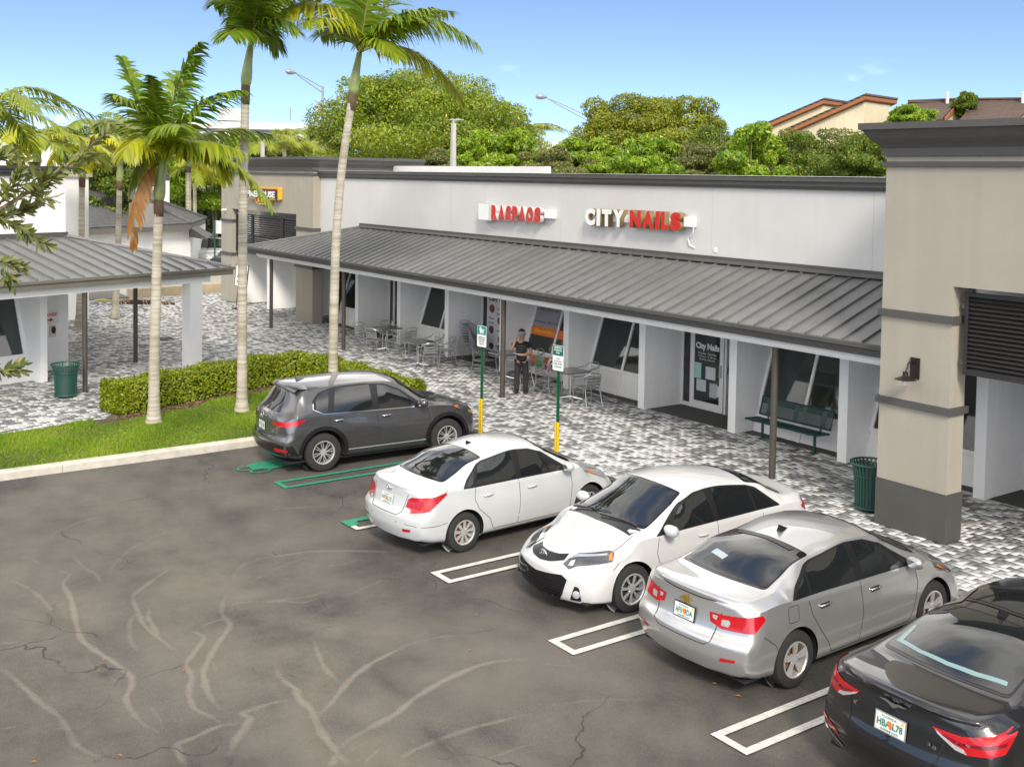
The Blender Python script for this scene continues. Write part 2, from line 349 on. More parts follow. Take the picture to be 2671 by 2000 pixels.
for pts, w, s in (
    (A_((340, 430), (440, 470), (380, 525), (440, 610), (468, 760), (500, 870), (600, 940), (700, 1000), (810, 1085), (815, 1160), (770, 1220), (800, 1300), (880, 1390), (980, 1440)), .075, .95),
    (A_((0, 1040), (90, 1110), (180, 1190), (250, 1260), (370, 1340), (420, 1430), (470, 1520), (560, 1570), (640, 1610)), .075, .9),
    (A_((1130, 405), (1050, 430), (960, 490), (880, 550), (810, 600), (850, 690), (880, 770), (970, 850), (1050, 910), (1140, 980)), .07, .8),
    (A_((850, 690), (800, 750), (800, 870), (860, 940)), .07, .6),
    (A_((1410, 570), (1370, 640), (1370, 720), (1430, 770), (1390, 830), (1340, 890), (1290, 980), (1250, 1060), (1270, 1160), (1310, 1240), (1360, 1290)), .08, .95),
    (A_((1050, 860), (1180, 810), (1270, 850), (1200, 940), (1140, 1020), (1190, 1090), (1160, 1190), (1190, 1290), (1300, 1340), (1360, 1380)), .075, .85),
    (A_((1656, 1270), (1480, 1320), (1550, 1350), (1470, 1460), (1410, 1580)), .09, .8),
    (A_((1500, 1380), (1340, 1400), (1180, 1480), (1085, 1510), (1110, 1590), (1150, 1656)), .08, .8),
    (A_((0, 475), (110, 520), (210, 570), (290, 650), (360, 760)), .08, .6),
    (A_((900, 1260), (970, 1330), (1030, 1450)), .07, .5),
    (A_((510, 930), (560, 1030), (680, 1090), (740, 1160)), .06, .45),
    (A_((300, 260), (330, 210), (420, 170), (560, 120), (700, 85)), .08, .5),
    (A_((430, 300), (470, 380), (540, 440), (600, 470), (640, 560)), .07, .55),
    (A_((670, 570), (680, 430), (800, 310), (1000, 210), (1300, 140)), .07, .5),
    (B_((280, 1040), (320, 1110), (410, 1170), (420, 1230), (500, 1290), (540, 1390), (600, 1490), (660, 1560), (740, 1650)), .085, 1.),
    (B_((520, 860), (540, 950), (590, 1050), (680, 1140)), .08, .7),
    (B_((1110, 890), (980, 960), (860, 1020), (740, 1110), (640, 1240), (530, 1350)), .08, .9),
    (B_((1850, 990), (1650, 1000), (1500, 1040), (1300, 1130), (1120, 1240), (1020, 1330), (860, 1410), (740, 1480), (660, 1550)), .085, .95),
    (B_((1890, 1320), (1700, 1360), (1500, 1410), (1300, 1480), (1150, 1540), (950, 1650)), .08, .7),
    (B_((1890, 1290), (2200, 1240), (2600, 1230)), .08, .4),
    (B_((0, 760), (10, 640), (250, 630), (500, 600), (700, 540)), .09, .5),
    (B_((100, 380), (300, 350), (500, 320), (800, 320), (1100, 330)), .10, .55),
    (B_((570, 415), (700, 400), (800, 370)), .09, .5),
    (B_((500, 720), (640, 740), (900, 730)), .10, .35),
    (A_((920, 670), (910, 730), (950, 790), (990, 860)), .07, .8), (A_((1240, 785), (1310, 760), (1380, 735)), .06, .7), (A_((1400, 730), (1480, 690), (1600, 640)), .06, .5), (A_((1656, 360), (1500, 400), (1440, 470), (1445, 520)), .07, .5), (A_((1280, 985), (1330, 1030), (1320, 1080)), .05, .6),
    (B_((560, 600), (470, 640), (300, 630), (200, 640)), .07, .6), (B_((720, 600), (800, 560), (940, 500)), .06, .6), (B_((150, 75), (400, 55), (640, 40)), .07, .5), (B_((0, 560), (150, 500), (300, 420), (560, 330)), .07, .45), (B_((480, 740), (560, 690), (640, 650)), .06, .6), (B_((1000, 960), (1120, 890), (1300, 850), (1500, 840)), .06, .5),
    (A_((0, 885), (60, 890), (120, 880)), .05, .7), (A_((0, 1415), (60, 1410), (200, 1375)), .03, .9), (A_((320, 1420), (400, 1405)), .03, .9), (A_((590, 1530), (640, 1500), (720, 1470)), .05, .5), (A_((130, 360), (200, 370), (240, 410)), .05, .6), (A_((560, 250), (500, 290), (430, 300)), .04, .5), (A_((700, 85), (850, 60), (1000, 50)), .05, .5),
    (B_((820, 1640), (880, 1580), (920, 1540)), .06, .6), (B_((620, 1650), (650, 1580)), .07, .8), (B_((1300, 1480), (1420, 1600), (1460, 1656)), .05, .5), (B_((1520, 420), (1700, 400), (1890, 410)), .05, .35), (B_((1890, 1010), (2050, 1030), (2250, 1010)), .06, .5), (B_((1500, 1640), (1700, 1560), (1890, 1500)), .06, .5),
    (B_((380, 1230), (200, 1270), (60, 1310)), .07, .6),
    (B_((80, 1480), (140, 1360), (60, 1320)), .07, .5)):
    streak(pts, w, 0, s)
for pts, w, s in (
    (A_((1560, 90), (1480, 120), (1400, 180)), .35, .5), (B_((20, 700), (110, 760), (250, 850)), .28, .75), (B_((480, 700), (600, 640), (720, 600)), .3, .7),
    (B_((760, 420), (900, 400), (1000, 430)), .4, .55), (B_((1000, 540), (1150, 500), (1200, 620)), .5, .45), (B_((900, 1060), (960, 1140), (1080, 1210)), .10, .8),
    (B_((1170, 1380), (1250, 1450), (1450, 1640)), .10, .7), (B_((560, 1330), (700, 1400), (880, 1440)), .25, .5), (A_((60, 1380), (400, 1450), (800, 1520)), .6, .55),
    (A_((940, 470), (760, 540), (800, 640)), .2, .4), (A_((1320, 760), (1480, 720), (1560, 760)), .3, .5), (A_((640, 1075), (660, 1080)), .12, .9),
    ([(-18.6, 9.6), (-18.5, 12.6)], .55, .6, ), ([(-13.9, 9.2), (-14.2, 12.6)], .6, .55), ([(-11.6, 9.2), (-11.6, 12.6)], .6, .5), ([(-8.6, 9.0), (-8.6, 12.8)], .6, .55), ([(-6, 8.4), (-6, 12.8)], .6, .5)):
    streak(pts, w, 1, s, px=pts[0][0] > 0)
for pts, w, s in (([(-20, 5.6), (-14, 5.2), (-8, 5.0), (-3, 4.6)], 1.3, .8), ([(-19, 3.4), (-13, 3.0), (-7, 2.6)], .9, .6), ([(-20, 7.3), (-14, 7.1), (-8, 6.9)], .7, .45),
                  ([(-20.6, 9.5), (-20.4, 13.2)], .8, .5), (A_((60, 600), (300, 620), (500, 690), (700, 740)), .5, .9), (A_((1150, 900), (1400, 640), (1640, 560)), .45, .8), (B_((450, 850), (650, 800), (900, 850), (1000, 780)), .45, .8), (B_((200, 950), (350, 930)), .4, .9), (B_((1100, 1050), (1400, 1150), (1700, 1200)), .4, .5), (A_((400, 60), (800, 130), (1200, 170)), .5, .5)):
    streak(pts, w, 2, s, px=pts[0][0] > 0)
mark *= (.8+.2*RNG.random((ny, nx, 1))).astype(np.float32)
V = np.stack([gx.ravel(), gy.ravel(), np.zeros(nx*ny)], 1)
V[:, 2] += .006*np.sin(V[:, 0]*.9+np.sin(V[:, 1]*.7)*1.4)*np.sin(V[:, 1]*1.1)-.004
idx = np.arange(nx*ny).reshape(ny, nx); F = np.stack([idx[:-1, :-1], idx[:-1, 1:], idx[1:, 1:], idx[1:, :-1]], -1).reshape(-1, 4)
me = np_mesh('parking_lot', V, F, asphalt, smooth=True)
a = me.color_attributes.new('mark', 'FLOAT_COLOR', 'POINT'); a.data.foreach_set('color', np.concatenate([mark.reshape(-1, 3), np.ones((nx*ny, 1), np.float32)], 1).ravel())
tag(link('parking_lot', me), kind='structure')
g = MB()
for x0, x1, y0, y1 in ((-120, -22.5, -90, -4), (-22.5, 0, -90, 1.0), (0, 60, -90, 13.5)): g.quad((x0, y0, -.012), (x1, y0, -.012), (x1, y1, -.012), (x0, y1, -.012))
tag(g.build('outer_parking_lot', asphalt), kind='structure')
g = MB(); g.quad((-140, -40, -.02), (-49.2, -40, -.02), (-49.2, 21, -.02), (-140, 21, -.02)); g.quad((-140, 21, -.02), (-47.6, 21, -.02), (-47.6, 60, -.02), (-140, 60, -.02))
tag(g.build('service_road', mat('road_concrete', (.40, .375, .33), .9, var=.15, scale=.3)), kind='structure')

# ---- paved plaza: slab, kerb, herringbone pavers
def far_paver_mat():
    m, t, b = newmat('far_pavers'); co = node(t, 'ShaderNodeTexCoord')
    br = node(t, 'ShaderNodeTexBrick', Scale=1.); br.inputs['Brick Width'].default_value = .2; br.inputs['Row Height'].default_value = .1; br.inputs['Mortar Size'].default_value = .003
    br.inputs['Color1'].default_value = (0, 0, 0, 1); br.inputs['Color2'].default_value = (1, 1, 1, 1); br.inputs['Mortar'].default_value = (.2, .2, .2, 1)
    L(t, co.outputs['Object'], br.inputs['Vector']); r = node(t, 'ShaderNodeValToRGB'); r.color_ramp.interpolation = 'CONSTANT'
    e = r.color_ramp.elements; e[0].color = (.13, .13, .13, 1); e[1].position = .3; e[1].color = (.33, .33, .33, 1); q = e.new(.58); q.color = (.60, .595, .58, 1)
    L(t, br.outputs['Color'], r.inputs[0]); L(t, r.outputs[0], b.inputs['Base Color']); b.inputs['Roughness'].default_value = .85
    return m
far_pav = far_paver_mat()
KX, KY = -21.62, 13.48                          # kerb lines
plaza = MB()
plaza.prism([(-49.2, -6, SW-.02), (KX-.1, -6, SW-.02), (KX-.1, KY, SW-.02), (6, KY, SW-.02), (6, 20, SW-.02), (-49.2, 20, SW-.02)], (0, 0, -.12))
PL = tag(plaza.build('plaza', far_pav), kind='structure')
kb = MB(); kb.box(KX, 6, KY-.16, KY-.002, -.04, SW-.012); tag(kb.build('plaza_kerb', darkconc), kind='structure')
# pavers
XP = -41.
WB = .108
ii, jj = np.meshgrid(np.arange(int(XP/WB), 1), np.arange(int(2/WB), int(19.4/WB)), indexing='ij'); ii = ii.ravel(); jj = jj.ravel()
k = (ii-jj) % 4
hz = k == 0; vt = k == 2
cx = np.concatenate([(ii[hz]+1)*WB, (ii[vt]+.5)*WB]); cy = np.concatenate([(jj[hz]+.5)*WB, jj[vt]*WB]); ho = np.concatenate([np.ones(hz.sum(), bool), np.zeros(vt.sum(), bool)])
ok = (cx < -7.0) & (((cy > KY+.1)) | (cx < -24.2)) & (cy < 19.3)
P = proj(np.stack([cx, cy, np.full_like(cx, SW)], -1)); ok &= (P[:, 0] > -160) & (P[:, 0] < 2860) & (P[:, 1] < 2050)
ok &= ~((cx > -9.9-1.2) & (cx < -9.7) & (cy > 15.33) & (cy < 15.68))
cx, cy, ho, P = cx[ok], cy[ok], ho[ok], P[ok]; n = len(cx)
tone = RNG.random(n); pc = np.where(tone < .30, .185, np.where(tone < .58, .35, .62))*(1+.18*(RNG.random(n)-.5))
PC = np.stack([pc, pc*1.0, pc*.985], 1); br_ = RNG.random(n) < .003; PC[br_] = (.11, .075, .05)
dirty = np.clip(.96+.10*np.sin(cx*.7+1.3*np.sin(cy*.5)), .86, 1.05); PC *= dirty[:, None]
gp = .003; hx = np.where(ho, WB, WB/2)-gp; hy = np.where(ho, WB/2, WB)-gp; dz = (RNG.random(n)-.5)*.004
paver_m = mat('paver', (1, 1, 1), .85, var=.08, scale=22, bump=.2, bscale=150, attr='col')
def pav_verts(cx, cy, hx, hy, dz):
    o = []
    for s in ((-1, -1), (1, -1), (1, 1), (-1, 1)): o.append(np.stack([cx+s[0]*(hx-.003), cy+s[1]*(hy-.003), SW+dz], -1))
    for s in ((-1, -1), (1, -1), (1, 1), (-1, 1)): o.append(np.stack([cx+s[0]*hx, cy+s[1]*hy, SW-.025+0*dz], -1))
    return np.stack(o, 1)
PF = np.array([(0, 1, 2, 3), (4, 5, 1, 0), (5, 6, 2, 1), (6, 7, 3, 2), (7, 4, 0, 3)])
vis = (P[:, 0] < 2671) & (P[:, 1] > 0) & (P[:, 1] < np.interp(P[:, 0], [0, 1900, 2060, 2470, 2560, 2671], [0, 0, 1310, 1470, 1525, 1535])) & (cx < -7.6) & ~((P[:, 0] > 2285) & (P[:, 0] < 2470) & (P[:, 1] < 1360+(P[:, 0]-2285)*.32))
o = np.argsort(np.where(vis, P[:, 2], 1e9))
single, rest = o[:300], o[300:]
V = pav_verts(cx[rest], cy[rest], hx[rest], hy[rest], dz[rest]); m = len(rest)
F = (PF[None]+8*np.arange(m)[:, None, None]).reshape(-1, 4)
me = np_mesh('paver_field', V.reshape(-1, 3), F, paver_m, col=np.repeat(PC[rest], 5, 0)); tag(link('paver_field', me, PL), kind='stuff')
pmesh = {}
for q in single:
    key = (bool(ho[q]), int(min(5, pc[q]*9)))
    if key not in pmesh:
        a = np.array([0.]); V = pav_verts(a, a, np.array([hx[q]]), np.array([hy[q]]), a)[0]; V[:, 2] -= SW
        pmesh[key] = np_mesh('paver', V, PF, paver_m, col=np.repeat(PC[q:q+1], 5, 0))
    ob = bpy.data.objects.new('paver', pmesh[key]); COL.objects.link(ob); ob.parent = PL; ob.location = (cx[q], cy[q], SW+dz[q])

# ---- painted stall markings (hairpins), 4 mm sheets
paint_w = mat('white_line_paint', (.62, .60, .55), .8, var=.3, scale=14, det=6)
paint_g = mat('green_line_paint', (.02, .26, .14), .75, var=.25, scale=12)
def hairpin(x0, x1, y0, y1, m, name='stall_line', w=.1, only=None):
    b = MB(); z = .011
    b.add([(x0, y0, z), (x1, y0, z), (x1, y1, z), (x1-w, y1, z), (x1-w, y0+w, z), (x0+w, y0+w, z), (x0+w, y1, z), (x0, y1, z)], [(0, 1, 4, 5), (1, 2, 3, 4), (0, 5, 6, 7)])
    return tag(b.build(name, m), kind='structure')
for i, x in enumerate((-18.88, -16.10, -13.33, -10.55, -7.80, -5.03)):
    if i == 1:
        hairpin(x, x+.5, 8.2, 13.2, paint_w)
        b = MB(); z = .0155; b.add([(x-.02, 8.18, z), (x+.30, 8.17, z), (x+.27, 8.36, z), (x+.12, 8.4, z), (x+.12, 9.4, z), (x-.03, 9.5, z)], [(0, 1, 2, 3), (0, 3, 4, 5)]); tag(b.build('stall_line', paint_g), kind='structure')
    else: hairpin(x, x+.5, 8.2, 13.2, paint_g if i == 0 else paint_w)
# green stroller symbol sprayed on the asphalt
b = MB(); z = .014; c = G(700, 1213, 0)
def blob(cx, cy, rx, ry, n=22, inner=0.):
    pts = [(cx+rx*math.cos(a)*(1+.08*math.sin(3*a+1)), cy+ry*math.sin(a)*(1+.08*math.sin(5*a)), z) for a in [2*math.pi*i/n for i in range(n)]]
    if not inner: b.add(pts, [tuple(range(n))])
    else:
        p2 = [(cx+(p[0]-cx)*inner, cy+(p[1]-cy)*inner, z) for p in pts]; b.add(pts+p2, [(i, (i+1) % n, n+(i+1) % n, n+i) for i in range(n)])
blob(c.x, c.y, .30, .42); z = .0145; blob(c.x+.10, c.y+.55, .24, .40); z = .015; blob(c.x+.05, c.y-.45, .14, .22, inner=.75); blob(c.x+.33, c.y-.3, .14, .22, inner=.75)
tag(b.build('stall_symbol', paint_g), kind='structure')

# ================================================================== MAIN SHOP BUILDING
YF, YU = 18.05, 18.0                            # fin fronts, upper wall face
FIN = [-10.86-2.952*i for i in range(9)]
def seams(mb, eave, top, z=.045, w=.022):       # one standing seam as a thin ridge between two points
    e, t = Vector(eave), Vector(top); d = (t-e); s = d.cross(Vector((0, 0, 1))).normalized()*w; n = s.cross(d).normalized()
    if n.z < 0: n = -n
    mb.prism([e-s*.5, e+s*.5, e+s*.5+n*z, e-s*.5+n*z], d)
def metal_roof(parent, panels, name='roof_panel'):
    """panels: list of (eaveA, eaveB, topB, topA) -> one mesh each, pan plus its standing seam"""
    for a, b, c, d in panels:
        m = MB(); a, b, c, d = map(Vector, (a, b, c, d)); n = (b-a).cross(d-a).normalized()
        if n.z < 0: n = -n
        pts = [a, b, c] if (c-d).length < 1e-4 else [a, b, c, d]
        m.prism(pts, -n*.03)
        if (d-a).length > .05: seams(m, a, d)
        m.build(name, metalroof, parent)
SB = root('shop_building', 'long white shop building with slanted window bays under a grey metal canopy', 'building', (-24, 18, 0))
m = MB(); m.box(-37.4, 6, YU, 34, 2.7, 5.55); m.build('upper_wall', white_w, SB)
for x in (-17.45, -13.2, -22.9, -28.3, -33.6): m = MB(); m.box(x-.004, x+.004, YU-.0025, YU+.01, 4.0, 5.53); m.build('wall_joint', M_('joint_grey', (.45, .45, .45), .9), SB)
cp = MB()
cp.prism([(-37.35, YU-.06, 5.53), (-37.35, YU-.10, 5.60), (-37.35, YU-.10, 5.68), (-37.35, YU-.14, 5.69), (-37.35, YU-.14, 5.77), (-37.35, YU+.25, 5.79), (-37.35, YU+.25, 5.53)], (43.35, 0, 0))
cp.build('parapet_coping', dkgrey, SB)
m = MB(); m.box(-37.3, 6, YU-.12, YU+.22, 5.792, 5.80); m.build('coping_flashing', M_('white_metal', (.8, .8, .8), .5), SB)
m = MB(); m.box(-37.0, 6, YU+.25, 34, 5.45, 5.5); m.build('flat_roof', M_('roof_felt', (.55, .55, .54), .9), SB)
m = MB(); m.box(-37.2, -27.6, 21.0, 21.25, 5.5, 6.02); m.build('roof_upstand', white_w, SB)
# canopy
EY, EZ, TY, TZ = 15.65, 2.985, 17.985, 3.83
CX0, CX1, HX = -38.45, -11.03, -34.15
CAN = MB(); CAN.prism([(CX0, EY+.02, EZ-.05), (CX0, TY, EZ-.05), (CX0, TY, EZ-.09), (CX0, EY+.02, EZ-.09)], (CX1-CX0, 0, 0)); CAN = CAN.build('canopy_soffit', white_p, SB)
pan = []; xs = [-11.622-.4*i for i in range(0, 70) if -11.622-.4*i > CX0]+[CX0]; xs = [CX1]+xs
def topof(x):
    if x >= HX: return Vector((x, TY, TZ))
    f = (x-CX0)/(HX-CX0); return Vector((x, EY+(TY-EY)*f, EZ+(TZ-EZ)*f))
for xa, xb in zip(xs[1:], xs[:-1]):
    pan.append(((xa, EY, EZ), (xb, EY, EZ), topof(xb), topof(xa)))
metal_roof(CAN, pan)
m = MB()   # left hip face of the canopy
m.prism([(CX0, EY, EZ), (HX, TY, TZ), (CX0, TY, EZ)], (-.03, 0, -.03)); m.build('roof_hip_panel', metalroof, CAN)
m = MB(); m.tube([(CX0, EY, EZ+.02), (HX, TY, TZ+.03)], .05, 6); m.build('hip_cap', metalroof, CAN)
m = MB(); m.prism([(CX0-.02, EY-.03, EZ+.01), (CX0-.02, EY-.12, EZ+.005), (CX0-.02, EY-.12, EZ-.06), (CX0-.02, EY-.07, EZ-.09), (CX0-.02, EY-.03, EZ-.20), (CX0-.02, EY+.02, EZ-.20), (CX0-.02, EY+.02, EZ+.005)], (CX1-CX0+.02, 0, 0)); m.build('gutter', dkgrey, CAN)
m = MB(); m.prism([(HX, YU-.004, 3.83), (HX, YU-.09, 3.86), (HX, YU-.05, 3.93), (HX, YU-.05, 3.99), (HX, YU-.004, 4.0)], (CX1-HX, 0, 0)); m.build('wall_flashing', dkgrey, CAN)
m = MB(); m.box(-38.0, CX1, 15.86, 16.02, 2.62, 2.785); m.box(-38.0, CX1, 15.80, 15.86, 2.66, 2.782); m.build('canopy_beam', white_p, CAN)
for x, y in ((-13.76, 15.95), (-22.57, 15.95), (-31.33, 15.95), (-36.95, 15.93)):
    m = MB(); m.lathe([(.0, 0), (.065, 0), (.065, 2.5), (0, 2.5)], 14, (x, y, SW)); m.build('canopy_post', bronze, SB, smooth=40)
# fins
for x in FIN:
    m = MB(); m.box(x-.11, x+.11, YF, 19.7, SW, 2.9); m.build('fin_wall', fin_w, SB)
m = MB(); m.box(-37.4, 6, 20.4, 20.6, 0, 2.7); m.build('rear_wall', M_('dim_interior', (.62, .61, .58), .9), SB)
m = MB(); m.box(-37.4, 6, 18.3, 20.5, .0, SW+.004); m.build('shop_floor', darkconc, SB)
def LW(z): return 18.62+.315*(z-SW)             # leaning window plane
def window_bay(x0, x1, mull=.48, extra=None):
    """leaning glazed bay between two fins: panel, frame, two panes"""
    Z0, Z1 = SW, 2.72; zs = .70
    def P(x, z, o=0.): return Vector((x, LW(z)+o, z))
    w = MB(); w.prism([P(x0, Z0), P(x1, Z0), P(x1, zs), P(x0, zs)], (0, .06, 0)); wl = w.build('window_bay', white_p, SB)
    xm = x0+(x1-x0)*mull
    fr = MB()
    for xa, xb, za, zb in ((x0, x0+.07, zs, Z1), (x1-.05, x1, zs, Z1), (xm-.035, xm+.035, Z0, Z1), (x0+.07, xm-.035, zs, zs+.06), (xm+.035, x1-.05, zs, zs+.06), (x0+.07, xm-.035, Z1-.06, Z1), (xm+.035, x1-.05, Z1-.06, Z1)):
        fr.prism([P(xa, za, -.04), P(xb, za, -.04), P(xb, zb, -.04), P(xa, zb, -.04)], (0, .09, 0))
    fr.box(x0, x1, LW(zs)-.05, LW(zs)+.02, zs-.03, zs-.001); fr.build('window_frame', white_p, wl)
    for xa, xb in ((x0+.07, xm-.035), (xm+.035, x1-.05)):
        g = MB(); g.prism([P(xa, zs+.06), P(xb, zs+.06), P(xb, Z1-.06), P(xa, Z1-.06)], (0, .012, 0)); g.build('pane', shopglass, wl)
    return wl, P, xm
def door_bay(x0, x1, kind=0):
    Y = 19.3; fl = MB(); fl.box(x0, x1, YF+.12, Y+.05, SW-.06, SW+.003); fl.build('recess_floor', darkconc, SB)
    d = MB(); f = [(x0, x0+.06), (x0+.30, x0+.36), (x0+1.44, x0+1.50), (x1-.46, x1-.40), (x1-.06, x1)]
    for a, b in f: d.box(a, b, Y-.03, Y+.05, SW+.003, 2.75)
    for a, b in ((x0+.06, x0+.30), (x0+.36, x0+1.44), (x1-.40, x1-.06)):
        d.box(a, b, Y-.02, Y+.04, SW+.003, SW+.10)
    ob = d.build('door_frame', alu_w, SB)
    g = MB(); g.box(x0+.06, x0+.30, Y, Y+.01, SW+.1, 2.7); g.build('side_pane', shopglass, ob)
    g = MB(); g.box(x1-.40, x1-.06, Y, Y+.01, SW+.1, 2.7); g.build('side_pane', shopglass, ob)
    dr = MB()
    xa, xb = x0+.37, x0+1.43
    for q in ((xa, xa+.10, SW+.02, 2.3), (xb-.12, xb, SW+.02, 2.3), (xa+.10, xb-.12, SW+.02, SW+.2), (xa+.10, xb-.12, 2.2, 2.3)): dr.box(q[0], q[1], Y-.06, Y-.021, q[2], q[3])
    dr = dr.build('door', alu_w, SB); g = MB(); g.box(xa+.10, xb-.12, Y-.045, Y-.035, SW+.2, 2.2); g.build('pane', shopglass, dr)
    g = MB(); g.box(xa+.1, xb-.12, Y-.02, Y+.0, 2.32, 2.7); g.build('transom_pane', shopglass, ob)
    h = MB(); h.box(xb-.09, xb-.05, Y-.11, Y-.06, 1.0, 1.3); h.build('handle', alu, dr)
    if kind == 1: h = MB(); h.box(xb+.16, xb+.25, Y-.09, Y-.031, 1.12, 1.3); h.tube([(xb+.18, Y-.06, 1.3), (xb+.18, Y-.06, 1.38), (xb+.23, Y-.06, 1.38), (xb+.23, Y-.06, 1.3)], .008, 6); h.build('lock_box', black_pl, ob)
    return ob, dr, xa, xb, Y
bays = ["w", "w", "d", "w", "w", "d", "w", "d"]; B = {}
gap = .115
for i, kd in enumerate(bays):
    x1, x0 = FIN[i]-gap, FIN[i+1]+gap
    pass
    # bay 0 lies behind the tower pier: bays[0] is the window beside the bench's right-hand fin
    B[i] = (window_bay(x0, x1, .47) if kd == 'w' else door_bay(x0, x1, 1)) if i else window_bay(x0, x1)
window_bay(-37.2, FIN[8]-gap, .5)
door_bay(FIN[0]+gap, FIN[0]+2.84)
m = MB(); m.box(FIN[0]+2.84, FIN[0]+3.06, YF, 19.7, SW, 2.9); m.build('fin_wall', fin_w, SB)
m = MB(); m.box(-38.4, 5, 16.0, 18.05, 2.86, 2.89); m.build('canopy_ceiling', white_p, SB)

# ================================================================== BEIGE TOWERS
def profile_ring(mb, prof, xa, xb, yf, yb):     # cornice: prof list of (overhang, z), swept round three sides
    n = len(prof); rows = []
    for o, z in prof: rows.append([(xa-o, yb, z), (xa-o, yf-o, z), (xb+o, yf-o, z), (xb+o, yb, z)])
    vs = [p for r in rows for p in r]
    fs = [(i*4+j, i*4+j+1, (i+1)*4+j+1, (i+1)*4+j) for i in range(n-1) for j in range(3)]
    fs += [(0, 1, 2, 3)][::-1]+[((n-1)*4, (n-1)*4+1, (n-1)*4+2, (n-1)*4+3)]
    mb.add(vs, fs)
CORN = [(.012, 6.13), (.06, 6.13), (.06, 6.25), (.10, 6.30), (.20, 6.40), (.28, 6.53), (.29, 6.545), (.33, 6.545), (.33, 6.65)]
def tower(name, label, xa, xb, yf, oxa, oxb, ztop, zo, base=True, dz=0., yb=None, z_l0=2.79, z_l1=4.05, louvers=None):
    yb = yb or yf+3.2
    T = root(name, label, 'tower', ((xa+xb)/2, yf, 0))
    for a, b in ((xa, oxa), (oxb, xb)): w = MB(); w.box(a, b, yf, yf+.40, .9 if base else SW, zo); w.build('pier', beige, T)
    w = MB(); w.box(xa, xb, yf, yb, zo, ztop); w.build('tower_wall', beige, T)
    for a, b in ((xa, oxa), (oxb, xb)):
        if base: p = MB(); p.box(a-.012, b+.012, yf-.012, yf+.412, SW, .90); p.build('pier_base', dkgrey, T)
        for z0, z1 in ((2.14, 2.25), (3.56, 3.67)):
            p = MB(); p.box(a-.05, b+.05, yf-.05, yf+.45, z0, z1)
            p.build('band', dkgrey, T)
    c = MB(); profile_ring(c, [(o, z+dz) for o, z in CORN], xa, xb, yf, yb); c.build('cornice', dkgrey, T)
    c = MB(); profile_ring(c, [(.002, 5.965+dz), (.05, 5.965+dz), (.05, 6.04+dz), (.002, 6.04+dz)], xa, xb, yf, yb); c.build('band', dkgrey, T)
    for (a, b) in louvers or []:
        lf = MB(); y = yf+.17
        lf.box(a, a+.06, y-.04, y+.04, z_l0, z_l1); lf.box(b-.06, b, y-.04, y+.04, z_l0, z_l1); lf.box(a+.06, b-.06, y-.04, y+.04, z_l1-.06, z_l1); lf.box(a+.06, b-.06, y-.04, y+.04, z_l0, z_l0+.06)
        lo = lf.build('louver', M_('louver_metal', (.035, .033, .032), .45, metal=.3), T)
        n = 17
        for i in range(n):
            z = z_l0+.06+(z_l1-z_l0-.12)*(i+.5)/n; s = MB()
            s.prism([(a+.061, y-.035, z-.03), (a+.061, y-.025, z-.035), (a+.061, y+.035, z+.02), (a+.061, y+.025, z+.025)], (b-a-.122, 0, 0)); s.build('slat', M_('louver_metal', (0, 0, 0)), lo)
        for z in (z_l0+.15, z_l1-.25):
            s = MB(); s.box(a-.06, a, y-.03, y+.03, z, z+.07); s.build('bracket', dkgrey, lo)
    return T
tower('entrance_tower', 'tall beige tower with dark flared cornice and a wall lamp on its pier', -11.0, -1.0, 15.3, -9.74, -2.3, 6.15, 4.13, louvers=[(-9.62, -5.9), (-5.8, -2.4)])
LT = tower('sandwich_shop_tower', 'beige tower at the far end of the white shop building, with dark louvers', -46.45, -37.3, 17.7, -45.2, -38.75, 5.80, 4.13, base=False, dz=-.35, yb=22.3, z_l0=2.3, z_l1=3.95,
           louvers=[(-45.1, -43.4), (-43.35, -40.4), (-40.35, -38.8)])
for x0, x1 in ((-44.9, -44.65), (-42.3, -42.1), (-39.35, -39.15)):
    m = MB(); m.box(x0, x1, 18.05, 19.6, SW, 3.0); m.build('fin_wall', fin_w, LT)
for a, b in ((-44.65, -42.3), (-42.1, -39.35), (-39.15, -37.35)):
    m = MB(); m.box(a, b, 19.3, 19.36, SW, 2.9); ww = m.build('shop_front', white_p, LT)
    m = MB(); m.box(a+.5, b-.1, 19.28, 19.299, .3, 2.4); m.build('pane', shopglass, ww)
m = MB(); m.box(-45.2, -38.7, 17.9, 22, 2.9, 3.0); m.build('soffit', white_p, LT)
m = MB(); m.box(-46.4, -37.35, 19.4, 22.2, .1, 5.4); m.build('inner_wall', white_w, LT)
# wall lamp on the pier
wl = root('wall_lamp', 'dark brown barn wall lamp with a clear bulb on the beige pier', 'wall lamp', (-10.35, 15.3, 2.7))
brn = M_('lamp_brown', (.03, .02, .016), .4, metal=.4)
m = MB(); m.box(-10.43, -10.27, 15.27, 15.299, 2.62, 2.95); m.build('back_plate', brn, wl)
m = MB(); m.tube([(-10.35, 15.27, 2.86), (-10.35, 15.18, 2.92), (-10.35, 15.10, 2.86), (-10.35, 15.05, 2.75)], .016, 8); m.build('arm', brn, wl, smooth=40)
m = MB(); m.lathe([(.0, .12), (.04, .12), (.045, .06), (.06, .045), (.165, .0), (.16, -.004), (.05, .03), (0, .03)], 24, (-10.35, 15.04, 2.63)); m.build('lamp_shade', brn, wl, smooth=40)
m = MB(); m.lathe([(.045, .03), (.055, -.02), (.05, -.07), (.03, -.095), (0, -.10)], 16, (-10.35, 15.04, 2.63)); m.build('bulb', M_('frosted_glass', (.7, .7, .68), .15), wl, smooth=True)

